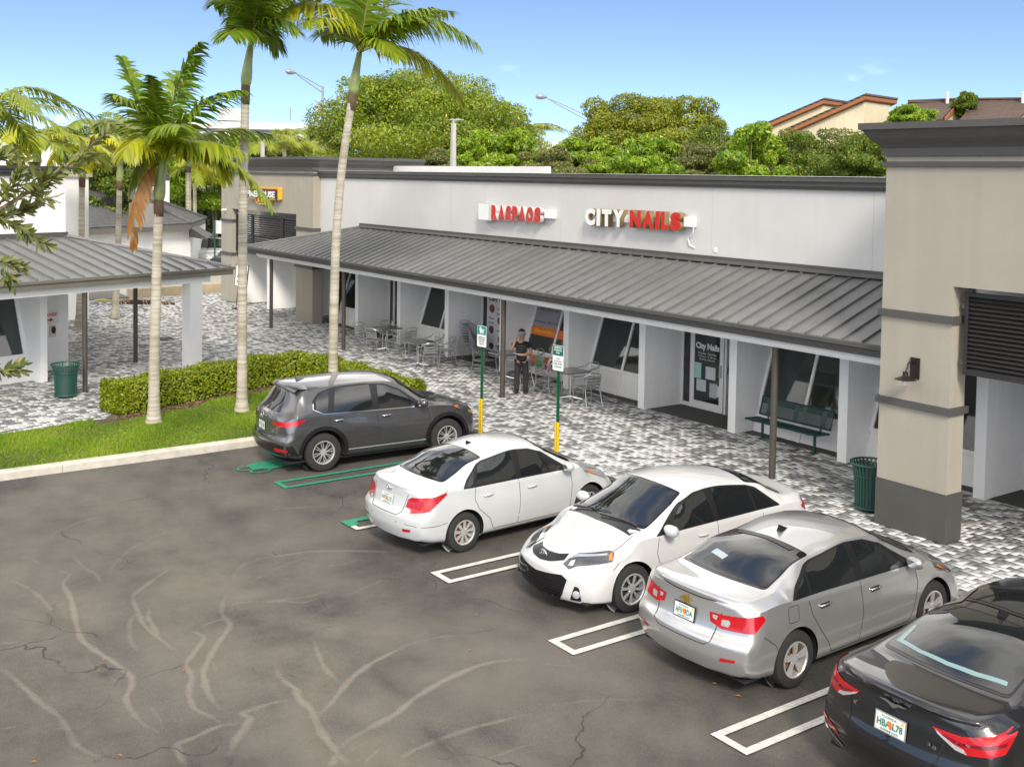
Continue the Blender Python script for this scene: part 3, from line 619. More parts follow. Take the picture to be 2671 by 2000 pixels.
# ================================================================== CARS
def pchip(pts):
    x = np.array([p[0] for p in pts], float); y = np.array([p[1] for p in pts], float); h = np.diff(x); d = np.diff(y)/h
    m = np.zeros(len(x)); m[0], m[-1] = d[0], d[-1]
    for i in range(1, len(x)-1):
        if d[i-1]*d[i] > 0:
            w1, w2 = 2*h[i]+h[i-1], h[i]+2*h[i-1]; m[i] = (w1+w2)/(w1/d[i-1]+w2/d[i])
    def f(q):
        q = np.clip(np.asarray(q, float), x[0], x[-1]); i = np.clip(np.searchsorted(x, q)-1, 0, len(x)-2); t = (q-x[i])/h[i]
        return (2*t**3-3*t**2+1)*y[i]+(t**3-2*t**2+t)*h[i]*m[i]+(-2*t**3+3*t**2)*y[i+1]+(t**3-t**2)*h[i]*m[i+1]
    return f
class CarBody:
    def __init__(s, S):
        s.S = S; Lc, Wc = S['L'], S['W']/2; s.Lc, s.Wc = Lc, Wc
        f = {k: pchip(S[k]) for k in ('zc', 'zr', 'wr', 'zs', 'ws', 'zb')}
        s.f = f; rp, fp = pchip(S['rear']), pchip(S['front']); kr, kf = S['kr'], S['kf']
        def X(x, y, z):
            e = np.abs(y)/Wc
            return x+(rp(z)+kr*e**2.4)*np.clip(1-x/1.15, 0, 1)**1.4-(fp(z)+kf*e**2.4)*np.clip(1-(Lc-x)/1.25, 0, 1)**1.4
        st = np.unique(np.concatenate([np.linspace(0, Lc, int(Lc/.028)), .3*(1-np.cos(np.linspace(0, math.pi/2, 14))), Lc-.3*(1-np.cos(np.linspace(0, math.pi/2, 14)))]))
        prof = pchip(S.get('side', [(0, .90), (.05, .955), (.16, .978), (.40, .995), (.58, 1.0), (.72, .998), (.86, .985), (1, .966)]))
        tb = np.linspace(0, 1, 18); tg = np.linspace(0, 1, 11)[1:]; tp = np.linspace(0, 1, 13)[1:]
        rows = []
        for x in st:
            q = 1.
            for e, rr, am in ((x, .22, .07), (Lc-x, .30, .10)):
                if e < rr: q *= 1-am*(1-math.sqrt(max(0, 1-(1-e/rr)**2)))
            w = Wc*q; zb, zs, zr, zc = (float(f[k](x)) for k in ('zb', 'zs', 'zr', 'zc')); ws, wr = float(f['ws'](x))*q, float(f['wr'](x))*q
            y = [0., .45*w, .8*w]; z = [zb, zb, zb]
            pe = prof(tb); pe = pe*(1-tb**3)+(ws/w)*tb**3
            y += list(w*pe); z += list(zb+.012+(zs-zb-.012)*tb)
            y += list(ws+(wr-ws)*tg+.014*np.sin(math.pi*tg)*(zr-zs > .12)); z += list(zs+(zr-zs)*tg)
            y += list(wr*(1-tp)); z += list(zr+(zc-zr)*(1-(1-tp)**2.3))
            rows.append((np.array(y), np.array(z), np.full(len(y), x)))
        ns = len(rows[0][0]); n = 2*ns-2; V = []
        for y, z, x in rows:
            yy = np.concatenate([-y, y[-2:0:-1]]); zz = np.concatenate([z, z[-2:0:-1]]); xx = np.concatenate([x, x[-2:0:-1]])
            V.append(np.stack([X(xx, yy, zz), yy, zz], 1))
        F = [(i*n+j, i*n+(j+1) % n, (i+1)*n+(j+1) % n, (i+1)*n+j) for i in range(len(rows)-1) for j in range(n)]
        V = np.concatenate(V); nv = len(V); VV = [V]; K = 15
        for end in (0, 1):
            y, z, x = rows[-1 if end else 0]; yy = np.concatenate([-y, y[-2:0:-1]]); zz = np.concatenate([z, z[-2:0:-1]]); zm = (zz.max()+zz.min())/2
            prev = np.arange(n)+((len(rows)-1)*n if end else 0)
            for k in range(1, K+1):
                sc = 1-k/(K+.4); y2, z2 = yy*sc, zm+(zz-zm)*sc; xx = np.full(n, Lc if end else 0.); VV.append(np.stack([X(xx, y2, z2), y2, z2], 1))
                cur = nv+np.arange(n); nv += n
                for j in range(n):
                    a, b, c, d = prev[j], prev[(j+1) % n], cur[(j+1) % n], cur[j]; F.append((a, b, c, d) if end else (d, c, b, a))
                prev = cur
            F.append(tuple(prev) if end else tuple(prev[::-1]))
        V = np.concatenate(VV); s.V0 = V.copy()
        s.bvh = BVHTree.FromPolygons([tuple(v) for v in V], F)
        # wheel arches: remove faces inside each circle, snap its rim
        kill = np.zeros(len(V), bool); Ra = S['ra']; zw = S['rw']
        for xw in (S['xr'], S['xr']+S['wb']):
            d = np.hypot(V[:, 0]-xw, V[:, 2]-zw); ins = (d < Ra) & (np.abs(V[:, 1]) > .42); kill |= ins
        F2 = []; rim = set()
        for fc in F:
            k = [kill[i] for i in fc]
            if all(k): continue
            F2.append(fc)
            for i, q in zip(fc, k):
                if q: rim.add(int(i))
        for i in rim:
            for xw in (S['xr'], S['xr']+S['wb']):
                d = np.array([V[i, 0]-xw, V[i, 2]-zw]); r = np.hypot(*d)
                if r < Ra and abs(V[i, 1]) > .42: V[i, 0], V[i, 2] = xw+d[0]/r*Ra, zw+d[1]/r*Ra
        s.V, s.F = V, F2
    # ray mappers: 2-D drawing coordinates -> ray
    def side(s, sg): return lambda u, v: (Vector((u, sg*2.5, v)), Vector((0, -sg, 0)))
    def top(s): return lambda u, v: (Vector((u, v, 3.)), Vector((0, 0, -1)))
    def polar(s, end, sg):
        xc = (s.Lc-.95) if end else .95
        def f(u, v):
            a = u/.85; d = Vector(((1 if end else -1)*math.cos(a), sg*math.sin(a), 0)); return Vector((xc, 0, v))+d*4, -d
        return f
    def RP(s, y, z): return (.85*math.atan2(y, .95), z)                       # a point read on the end face
    def SP(s, x, z, end=0): return (.85*math.atan2(s.Wc, (x-(s.Lc-.95)) if end else (.95-x)), z)
    def cast(s, mp, u, v, off):
        o, d = mp(u, v); h, n, i, dd = s.bvh.ray_cast(o, d)
        if h is None: return None
        if n.dot(d) > 0: n = -n
        return h+n*off
    def patch(s, mp, poly, off=.004, cell=.05, mb=None):
        bm = bmesh.new(); bm.faces.new([bm.verts.new((u, v, 0)) for u, v in poly]); us = [p[0] for p in poly]; vs = [p[1] for p in poly]
        for ax, lo, hi in ((0, min(us), max(us)), (1, min(vs), max(vs))):
            k = max(1, int((hi-lo)/cell))
            for i in range(1, k):
                co = [0, 0, 0]; no = [0, 0, 0]; co[ax] = lo+(hi-lo)*i/k; no[ax] = 1
                bmesh.ops.bisect_plane(bm, geom=bm.verts[:]+bm.edges[:]+bm.faces[:], plane_co=co, plane_no=no)
        bm.verts.index_update(); P = [s.cast(mp, v.co.x, v.co.y, off) for v in bm.verts]
        mb = mb or MB(); n0 = len(mb.v); mb.v += [tuple(p) if p else (0, 0, 0) for p in P]
        for fc in bm.faces:
            ix = [v.index for v in fc.verts]
            if all(P[i] is not None for i in ix):
                a, b, c = P[ix[0]], P[ix[1]], P[ix[2]]; _, d = mp(*bm.verts[:][ix[0]].co[:2]) if False else mp(fc.verts[0].co.x, fc.verts[0].co.y)
                if (b-a).cross(c-a).dot(d) > 0: ix = ix[::-1]
                mb.f.append(tuple(i+n0 for i in ix)); mb.mi.append(0)
        bm.free(); return mb
    def line(s, mp, pts, w=.009, off=.003, mb=None, step=.05):
        P = [np.array(p, float) for p in pts]; Q = []
        for a, b in zip(P[:-1], P[1:]):
            k = max(1, int(np.linalg.norm(b-a)/step)); Q += [a+(b-a)*i/k for i in range(k)]
        Q.append(P[-1]); mb = mb or MB(); prev = None
        for i, q in enumerate(Q):
            t = Q[min(i+1, len(Q)-1)]-Q[max(i-1, 0)]; t = t/np.linalg.norm(t); nn = np.array([-t[1], t[0]])*w/2
            A, Bp = s.cast(mp, *(q+nn), off), s.cast(mp, *(q-nn), off)
            if A is None or Bp is None: prev = None; continue
            i0 = len(mb.v); mb.v += [tuple(A), tuple(Bp)]
            if prev is not None: mb.f.append((prev, prev+1, i0+1, i0)); mb.mi.append(0)
            prev = i0
        return mb
def rpoly(p, r=.03, k=4):                       # round the corners of a polygon
    out = []; n = len(p)
    for i in range(n):
        a, b, c = (np.array(p[j % n], float) for j in (i-1, i, i+1)); la, lc = np.linalg.norm(a-b), np.linalg.norm(c-b); q = min(r, la*.45, lc*.45)
        s_, e_ = b+(a-b)/la*q, b+(c-b)/lc*q
        for t in np.linspace(0, 1, k): out.append(tuple((1-t)**2*s_+2*t*(1-t)*b+t*t*e_))
    return out
def carpaint(name, col, metal=0., rough=.28, coat=1., flake=.0):
    m, t, b = newmat(name); b.inputs['Base Color'].default_value = c4(col); b.inputs['Metallic'].default_value = metal; b.inputs['Roughness'].default_value = rough
    b.inputs['Coat Weight'].default_value = coat; b.inputs['Coat Roughness'].default_value = .02
    co = node(t, 'ShaderNodeTexCoord'); n = node(t, 'ShaderNodeTexNoise', Scale=2.2, Detail=6.); L(t, co.outputs['Object'], n.inputs['Vector'])
    r = node(t, 'ShaderNodeMapRange'); r.inputs['To Min'].default_value = .9; r.inputs['To Max'].default_value = 1.06; L(t, n.outputs['Fac'], r.inputs['Value'])
    v = node(t, 'ShaderNodeVectorMath', operation='SCALE'); v.inputs[0].default_value = col; L(t, r.outputs[0], v.inputs['Scale']); L(t, v.outputs[0], b.inputs['Base Color'])
    return m
rubber = mat('tyre_rubber', (.026, .025, .023), .85, var=.25, scale=9, bump=.2, bscale=80)
chrome = mat('chrome', (.75, .75, .76), .12, metal=1., var=0)
rimsil = mat('rim_silver', (.66, .66, .66), .25, metal=.6, var=.08)
well = mat('wheel_well', (.012, .012, .012), .9, var=.1)
trimblk = mat('car_trim_black', (.012, .012, .013), .3, var=.1)
pianoblk = mat('gloss_black', (.008, .008, .009), .08, var=0)
redlens = mat('red_lens', (.45, .006, .010), .12, var=.1, scale=20, coat=.6)
dkred = mat('dark_red_lens', (.16, .004, .008), .1, var=.1, coat=.6)
clearlens = mat('clear_lens', (.50, .51, .52), .1, metal=.3, var=.25, scale=30, coat=.8)
smokelens = mat('smoke_lens', (.10, .105, .11), .08, metal=.3, var=.4, scale=25, coat=.8)
amber = mat('amber_lens', (.75, .20, .01), .15, var=.1, coat=.5)
rust = mat('rusty_disc', (.28, .13, .05), .7, metal=.3, var=.3, scale=18)
gapm = mat('panel_gap', (.015, .015, .015), .9, var=0)
platew = mat('plate_white', (.72, .73, .70), .5, var=.03); plateg = mat('plate_green', (.01, .20, .12), .5, var=0); orange = mat('plate_orange', (.75, .20, .02), .5, var=0); gold = mat('badge_gold', (.55, .36, .06), .3, metal=.8, var=0)
def wheel(parent, x, y, sg, rw, wid, rim_r, style, xf):
    """tyre, rim with spokes and the brake disc behind; sg is the outer side"""
    def T(p): return xf @ Vector((x+p[0], y+p[1], rw+p[2]))
    def mk(mb, name, m, par, sm=35):
        mb.v = [tuple(T(v)) for v in mb.v]
        if sg < 0: mb.f = [f[::-1] for f in mb.f]
        return mb.build(name, m, par, smooth=sm)
    h = wid/2
    d = MB(); d.lathe([(.0, sg*h*.2), (.05, sg*h*.2), (rim_r*.82, sg*h*.1), (rim_r*.82, -sg*h*.2), (0, -sg*h*.2)], 28, ax='y'); W_ = mk(d, 'wheel', rust if style in ('cruze', 'g80', 'accent') else rubber, parent)
    t = MB(); t.lathe([(rim_r, -h*.8), (rim_r+.015, -h*.95), (rw-.05, -h), (rw-.012, -h*.86), (rw, -h*.6), (rw, h*.6), (rw-.012, h*.86), (rw-.05, h), (rim_r+.015, h*.95), (rim_r, h*.8)], 44, ax='y', closed=True); mk(t, 'tyre', rubber, W_)
    r = MB(); o = sg*h
    r.lathe([(rim_r+.004, o*.80), (rim_r+.002, o*.97), (rim_r-.012, o*.98), (rim_r-.022, o*.85), (rim_r-.03, -o*.5), (rim_r-.01, -o*.6)], 40, ax='y')
    r.lathe([(.0, o*.80), (.035, o*.79), (.06, o*.74), (.062, o*.4)], 20, ax='y')
    ns = {'accent': 9, 'corolla': 16, 'cruze': 5, 'cx5': 16, 'g80': 10, 'plain': 6}[style]; R0, R1 = .05, rim_r-.016
    for i in range(ns):
        a = 2*math.pi*i/ns
        if style == 'corolla': a += .13*(1 if i % 2 else -1)
        if style == 'cx5': a += .07*(1 if i % 2 else -1)
        w0, w1 = {'accent': (.026, .050), 'corolla': (.016, .014), 'cruze': (.045, .085), 'cx5': (.014, .012), 'g80': (.02, .022), 'plain': (.03, .05)}[style]
        ca, sa = math.cos(a), math.sin(a); q = []
        for rr, ww, yy in ((R0, w0, .78), (R1*.55, w0*.45+w1*.55, .84), (R1, w1, .90)):
            for e in (-1, 1): q.append((rr*sa+e*ww/2*ca, o*yy, rr*ca-e*ww/2*sa))
        b = [(p[0], p[1]-sg*.018, p[2]) for p in q]
        r.add(q+b, [(0, 1, 3, 2), (2, 3, 5, 4), (6, 8, 9, 7), (8, 10, 11, 9), (0, 2, 8, 6), (2, 4, 10, 8), (1, 7, 9, 3), (3, 9, 11, 5)] if sg > 0 else [(0, 1, 3, 2), (2, 3, 5, 4), (6, 8, 9, 7), (8, 10, 11, 9), (0, 2, 8, 6), (2, 4, 10, 8), (1, 7, 9, 3), (3, 9, 11, 5)])
    mk(r, 'rim', rimsil, W_, sm=30)
def sedan_spec(L_, W_, H_, xr, wb, rw, deck, xg0, xg1, xw1, xw0, cowl, nose, **k):
    w = W_/2; zg1 = H_-k.get('droop', .05); xp = (xg1+xw1)/2+.08
    S = dict(L=L_, W=W_, H=H_, xr=xr, wb=wb, rw=rw, ra=rw+k.get('arch', .055), kr=k.get('kr', .17), kf=k.get('kf', .30))
    S['zc'] = [(0, deck-.07), (.03, deck-.02), (.09, deck), (xg0-.12, deck+.012), (xg0, deck+.03), (xg0+.25*(xg1-xg0), deck+.03+.29*(zg1-deck)), (xg0+.6*(xg1-xg0), deck+.03+.66*(zg1-deck)), (xg1, zg1-.012), (xp, H_), (xw1, H_-.035), (xw1+.3*(xw0-xw1), H_-.035-.27*(H_-cowl)), (xw0, cowl), (xw0+.10, cowl-.02), (L_-.75, (cowl+nose)/2+.035), (L_-.28, nose+.04), (L_-.08, nose-.02), (L_, nose-.12)]
    hs = k.get('sh', .93); hd = deck-.055; d_ = .10
    S['zs'] = [(0, hd-.12), (.15, hd-.06), (xg0, hd-.03), (xg1, hs+.02), (xw1, hs-.01), (xw0, cowl-.10), (L_-.75, nose+.045), (L_-.25, nose-.05), (L_, nose-.22)]
    S['ws'] = [(0, w*.90), (.3, w*.955), (xg0, w*.955), (xg1, w*.95), (xw0, w*.945), (L_-.7, w*.945), (L_-.25, w*.91), (L_, w*.86)]
    S['zr'] = [(0, deck-.10), (.10, deck-.035), (xg0+d_-.06, deck+.0), (xg0+d_+.25*(xg1-xg0), deck+.23*(zg1-deck)), (xg0+d_+.6*(xg1-xg0), deck+.60*(zg1-deck)), (xg1+.15, zg1-.075), (xp, H_-.065), (xw1-.05, H_-.09), (xw1-.08+.35*(xw0-xw1), H_-.09-.32*(H_-cowl)), (xw0-.16, cowl-.025), (xw0, cowl-.06), (L_-.75, nose+.085), (L_-.25, nose-.015), (L_, nose-.17)]
    S['wr'] = [(0, w*.74), (.2, w*.78), (xg0, w*.80), (xg0+.45*(xg1-xg0), w*.735), (xg1+.1, w*.665), (xp, w*.665), (xw1, w*.675), (xw0-.2, w*.82), (xw0, w*.86), (L_-.7, w*.82), (L_-.25, w*.72), (L_, w*.60)]
    zb = k.get('zb', .19); S['zb'] = [(0, zb+.10), (.25, zb+.04), (xr, zb), (xr+wb, zb), (L_-.3, zb+.01), (L_, zb+.03)]
    S['rear'] = k.get('rear') or [(.2, .10), (.32, .04), (.48, 0), (.60, .005), (.66, .05), (.72, .085), (deck-.08, .13), (deck-.02, .10), (deck+.05, .11)]
    S['front'] = k.get('front') or [(.18, .08), (.30, .02), (.48, 0), (.62, .02), (.75, .10), (.95, .2)]
    S.update(xg0=xg0, xg1=xg1, xw1=xw1, xw0=xw0, deck=deck, cowl=cowl, nose=nose); return S
def wheelwell(parent, S, xf):
    for i, xw in enumerate((S['xr'], S['xr']+S['wb'])):
        for sg in (-1, 1):
            m = MB(); Ra = S['ra']-.001; k = 22; w = S['W']/2; pts = [(xw+Ra*math.cos(a), S['rw']+Ra*math.sin(a)) for a in [R_(-14+208*j/k) for j in range(k+1)]]
            o = [xf @ Vector((x, sg*(w-.035), z)) for x, z in pts]; inn = [xf @ Vector((x, sg*(w-.42), z)) for x, z in pts]
            m.add(o+inn, [(j, j+1, k+1+j+1, k+1+j) for j in range(k)]+[tuple(range(k+1, 2*k+2))]); m.build('wheel_well', well, parent)
def make_car(name, label, S, paint, place, style, group='cars parked along the shop kerb'):
    """place: (x, y, heading) of the middle of the rear bumper line; returns the body object helper"""
    px, py, hd = place; xf = Matrix.Translation((px, py, .0)) @ Matrix.Rotation(hd, 4, 'Z')
    C = root(name, label, 'car', (px, py, 0), 0., group); b = CarBody(S)
    m = MB(); m.v = [tuple(xf @ Vector(v)) for v in b.V]; m.f = [tuple(int(i) for i in f) for f in b.F]; m.mi = [0]*len(m.f)
    body = m.build('body', paint, C, smooth=38)
    wheelwell(C, S, xf)
    fl = MB(); fl.v = []; w = S['W']/2-.12; o = xf @ Vector((S['xr'], -w, .17)); fl.obox(xf @ Vector((.25, -w, .2)), xf.to_3x3() @ Vector((S['L']-.5, 0, 0)), xf.to_3x3() @ Vector((0, 2*w, 0)), (0, 0, .03)); fl.build('underbody', well, C)
    wid = S.get('tw', .205)
    for xw in (S['xr'], S['xr']+S['wb']):
        for sg in (-1, 1): wheel(C, xw, sg*(S['W']/2-wid/2-.015), sg, S['rw'], wid, S['rim'], style, xf)
    def fin(mb, nm, mt, par=None, smooth=True, lab=None):
        mb.v = [tuple(xf @ Vector(v)) for v in mb.v]; ob = mb.build(nm, mt, par or C, smooth=smooth)
        if lab: ob['label'] = lab
        return ob
    b.fin, b.C, b.body, b.xf, b.hd = fin, C, body, xf, hd
    return b
def glass_set(b, dlo, panes, surround=trimblk, chrome_line=None, rear=True, quarter=None):
    """windscreen, rear window and the side windows (drawn in side view, both sides)"""
    S = b.S; T = b.top(); f = b.f
    def screen(xa, xb, ca, cb, wa, wb_, off, grow=0.):
        ya, yb = float(f['wr'](xa))*wa+grow, float(f['wr'](xb))*wb_+grow; n = 12; P = []; sg = 1 if xb > xa else -1
        for i in range(n+1): y = -ya+2*ya*i/n; P.append((xa-sg*grow-ca*(y/ya)**2, y))
        for i in range(n+1): y = yb-2*yb*i/n; P.append((xb+sg*grow-cb*(y/yb)**2, y))
        return b.patch(T, rpoly(P, .05, 3), off, .07)
    b.fin(screen(S['xw0']-.02, S['xw1']+.06, .17, .05, .90, .93, .003, .025), 'windscreen_seal', pianoblk)
    w = b.fin(screen(S['xw0']-.05, S['xw1']+.08, .17, .05, .90, .93, .006), 'windscreen', carglass)
    if rear:
        b.fin(screen(S['xg0']+.01, S['xg1']-.01, -.09, -.03, .86, .92, .003, .02), 'rear_window_seal', pianoblk)
        b.rearglass = b.fin(screen(S['xg0']+.03, S['xg1']-.03, -.09, -.03, .86, .92, .006), 'rear_window', carglass)
    def clamp(p, g1, g0):                       # keep the drawing on the flank, below the roof rail
        q = rpoly(p, .03); o = []
        for a, c in zip(q, q[1:]+q[:1]):
            k = max(1, int(math.dist(a, c)/.07))
            for i in range(k): x = a[0]+(c[0]-a[0])*i/k; z = a[1]+(c[1]-a[1])*i/k; o.append((x, max(min(z, float(f['zr'](x))-g1), float(f['zs'](x))+g0)))
        return o
    for sg in (-1, 1):
        mp = b.side(sg); b.fin(b.patch(mp, clamp(dlo, .018, .004), .004), 'window_surround', surround)
        for p in panes: b.fin(b.patch(mp, clamp(p, .036, .02), .008), 'side_window', carglass)
        if chrome_line: b.fin(b.line(mp, chrome_line, .018, .009), 'window_trim', chrome)
def door_lines(b, lines, handles, hm, fuel=None, hw=.20):
    for sg in (-1, 1):
        mp = b.side(sg)
        for l in lines: b.fin(b.line(mp, l, .008, .0025), 'door_gap', gapm, smooth=False)
        for x, z in handles:
            b.fin(b.patch(mp, rpoly([(x-hw*.42, z-.028), (x+hw*.42, z-.028), (x+hw*.42, z+.03), (x-hw*.42, z+.03)], .028), .002, .03), 'handle_cup', gapm if hm is chrome else b.S['paint2'])
            h = MB(); o, d = mp(x, z); c = b.cast(mp, x, z, .012); p1, p2 = b.cast(mp, x-hw/2, z+.006, .012), b.cast(mp, x+hw/2, z+.010, .012)
            h.tube([p1-Vector((0, sg*.02, 0)), p1+Vector((.02, sg*.008, 0)), c+Vector((0, sg*.016, .01)), p2+Vector((-.02, sg*.008, 0)), p2-Vector((0, sg*.02, 0))], [.006, .013, .015, .013, .006], 8); b.fin(h, 'door_handle', hm)
    if fuel:
        s_, x, z, r = fuel; q = [(x-r, z-r), (x+r, z-r), (x+r, z+r), (x-r, z+r)]; rp = rpoly(q, .04); b.fin(b.line(b.side(s_), rp+[rp[0]], .006, .0025), 'fuel_flap', gapm, smooth=False)
def mirror(b, x, z, m1, m2=None, sc=1., fold=0):
    for sg in (-1, 1):
        p = b.cast(b.side(sg), x, z, 0.); h = MB(); n = 12; 
        prof = [(.0, .0, .0), (.02, .05, .035), (.06, .10, .065), (.12, .135, .075), (.19, .13, .07), (.225, .10, .05), (.235, .02, .02)]
        vs = []; k = 12
        for d, hx, hz in prof:
            for j in range(k):
                a = 2*math.pi*j/k; vs.append((p.x+.03+sc*(hx*.55*math.cos(a)+.02), p.y+sg*(sc*d-.015), p.z+.055*sc+sc*hz*math.sin(a)))
        fs = [(i*k+j, i*k+(j+1) % k, (i+1)*k+(j+1) % k, (i+1)*k+j) for i in range(len(prof)-1) for j in range(k)]+[tuple((len(prof)-1)*k+j for j in range(k))]
        h.add(vs, fs if sg < 0 else [q[::-1] for q in fs]); mo = b.fin(h, 'wing_mirror', m1)
        g = MB(); g.add([(p.x-.03*sc, p.y+sg*sc*(.06+.055*(1+math.cos(a))*1.1), p.z+.055*sc+.05*sc*math.sin(a)) for a in [2*math.pi*j/14 for j in range(14)]], [tuple(range(14))]); b.fin(g, 'mirror_glass', chrome, mo)
def plate(b, txt, z, w=.30, h=.15, y=0., col=None, frame=None, tilt=0.):
    """number plate on the tail: sheet, lettering, emblem"""
    mp = b.polar(0, 1); c = b.cast(mp, *b.RP(y, z), 0); lo, hi = b.cast(mp, *b.RP(y, z-h/2), 0), b.cast(mp, *b.RP(y, z+h/2), 0)
    up = (hi-lo).normalized() if lo and hi else Vector((0, 0, 1)); up = (up+Vector((0, 0, 1))*.6).normalized(); u = Vector((0, -1, 0)); n = u.cross(up); 
    if n.x > 0: n = -n
    o = c+n*.022; M3 = b.xf.to_3x3()
    if frame: f = MB(); f.obox(o-u*(w/2+.012)-up*(h/2+.012)-n*.012, u*(w+.024), up*(h+.024), n*.008); b.fin(f, 'plate_frame', frame, smooth=False)
    f = MB(); f.obox(o-u*w/2-up*h/2-n*.003, u*w, up*h, n*.004); p = b.fin(f, 'number_plate', platew, smooth=False)
    W3 = lambda q: b.xf @ q
    col = col or plateg
    place_text('plate_lettering', txt, .1, .001, W3(o-u*w*.44-up*h*.22+n*.003), M3 @ u, M3 @ up, col, p, fit=(w*.88, h*.42), bold=.002)
    place_text('plate_lettering', 'SUNSHINE STATE', .02, .001, W3(o-u*w*.3-up*h*.44+n*.003), M3 @ u, M3 @ up, col, p, fit=(w*.6, h*.12))
    place_text('plate_lettering', 'FLORIDA', .02, .001, W3(o-u*w*.28+up*h*.31+n*.003), M3 @ u, M3 @ up, col, p, fit=(w*.5, h*.12))
    f = MB(); k = 12
    for cx_, cz_, r in ((.0, .01, .024), (.012, -.02, .018)): f.add([o+u*(cx_+r*math.cos(a))+up*(cz_+r*math.sin(a))+n*(.0042+cz_*.01) for a in [2*math.pi*i/k for i in range(k)]], [tuple(range(k))])
    b.fin(f, 'plate_emblem', orange, p, smooth=False)
    f = MB(); f.obox(o+u*w*.38+up*h*.30+n*.003, u*.03, up*.024, n*.0008); b.fin(f, 'plate_sticker', M_('sticker_yellow', (.8, .6, .02), .5, var=0), p, smooth=False)
def antenna(b, x, m, sc=1.):
    p = b.cast(b.top(), x, 0, -.005); h = MB(); k = 8
    h.add([p+Vector((sc*.11, 0, 0)), p+Vector((-sc*.07, .03*sc, 0)), p+Vector((-sc*.07, -.03*sc, 0)), p+Vector((-sc*.075, 0, .075*sc)), p+Vector((0, .028*sc, 0)), p+Vector((0, -.028*sc, 0))], [(0, 4, 3), (4, 1, 3), (1, 2, 3), (2, 5, 3), (5, 0, 3)]); b.fin(h, 'antenna', m, smooth=False)
def wipers(b, x0, n=2):
    T = b.top()
    for k, (ya, yb) in enumerate(((-.62, .05), (-.02, .60))[:n]):
        h = MB(); a = b.cast(T, x0-.02, ya, .03); c = b.cast(T, x0-.14, yb, .02)
        if a and c: h.tube([a, (a+c)/2+Vector((0, 0, .012)), c], [.012, .009, .006], 6); b.fin(h, 'wiper', trimblk)

# ---------------------------------------------------------------- the five parked cars
H90 = math.pi/2
white1 = carpaint('white_car_paint', (.52, .535, .535), 0, .3); white2 = carpaint('bright_white_car_paint', (.56, .56, .555), 0, .3)
silver = carpaint('silver_car_paint', (.52, .52, .515), .7, .28); gunmetal = carpaint('dark_grey_car_paint', (.115, .115, .118), .7, .25); blackp = carpaint('black_car_paint', (.006, .006, .007), 0, .25)
def mirror2(poly): return [(-u, v) for u, v in poly]
def both(b, end, poly, nm, mt, off, cell=.04, lab=None):
    for sg in (-1, 1): b.fin(b.patch(b.polar(end, sg), poly, off, cell), nm, mt, lab=lab)
def lid(b, yb, yt, zb_, zt):                    # boot-lid gap as seen from behind
    for sg in (-1, 1):
        b.fin(b.line(b.polar(0, sg), [b.RP(0, zb_), b.RP(yb*.8, zb_), b.RP(yb, zb_+.05), b.RP(yt, zt)], .008, .003), 'boot_gap', gapm, smooth=False)

# ---- white saloon, parked nose-in (third from the dark SUV's kerb)
S = sedan_spec(4.37, 1.70, 1.45, .955, 2.57, .302, 1.055, .60, 1.42, 2.55, 3.36, 1.035, .70, sh=.915, kr=.20, kf=.34, zb=.18)
S.update(rim=.19, tw=.19, paint2=white1)
b = make_car('parked_car', 'white saloon car with plain silver wheel covers, parked nose-in beside the dark grey SUV', S, white1, (-14.58, 8.10, R_(93)), 'accent')
dlo = [(.92, .955), (3.13, .945), (3.02, 1.0), (2.62, 1.26), (2.35, 1.345), (1.95, 1.375), (1.6, 1.35), (1.3, 1.25), (1.05, 1.08)]
glass_set(b, dlo, [[(2.08, .975), (2.98, .97), (2.60, 1.235), (2.35, 1.325), (2.12, 1.345)], [(1.18, .98), (1.98, .975), (1.98, 1.35), (1.6, 1.33), (1.32, 1.23)], [(.98, .975), (1.12, .98), (1.22, 1.17), (1.08, 1.07)]])
door_lines(b, [[(1.16, .95), (1.14, .78), (1.22, .62), (1.42, .45), (1.5, .27)], [(2.02, .95), (2.03, .6), (1.98, .27)], [(3.1, .94), (3.12, .7), (3.08, .36), (3.02, .27)], [(1.5, .27), (3.02, .27)]], [(1.40, .80), (2.28, .79)], white1, hw=.2)
for sg in (-1, 1):
    b.fin(b.line(b.side(sg), [(1.5, .36), (2.2, .40), (2.95, .46)], .02, .003), 'side_crease', S['paint2'])
    b.fin(b.line(b.side(sg), [(.02, .52), (.45, .50), (.62, .52)], .007, .003), 'bumper_gap', gapm, smooth=False)
lamp = [b.RP(.50, .69), b.RP(.56, .86), b.RP(.66, .90), b.SP(.40, .93), b.SP(.64, .985), b.SP(.60, .93), b.SP(.42, .82), b.SP(.28, .73), b.RP(.68, .675)]
both(b, 0, lamp, 'tail_lamp', redlens, .006)
both(b, 0, [b.RP(.50, .69), b.RP(.53, .745), b.RP(.64, .735), b.RP(.67, .68)], 'reversing_lamp', clearlens, .009)
both(b, 0, rpoly([b.RP(.50, .40), b.RP(.50, .445), b.RP(.72, .455), b.RP(.68, .41)], .02), 'reflector', redlens, .006)
lid(b, .44, .56, .62, .93); plate(b, 'NYD  LCE', .79)
b.fin(b.line(b.polar(0, 1), [b.RP(-.40, .90), b.RP(.40, .90)], .02, .004), 'boot_crease', S['paint2'])
c = b.cast(b.polar(0, 1), *b.RP(0, .945), .006)
k = 24; h = MB(); h.tube([c+Vector((-.006, .065*math.cos(a), .034*math.sin(a)+.0)) for a in [2*math.pi*i/k for i in range(k+1)]], .006, 6, cap=False)
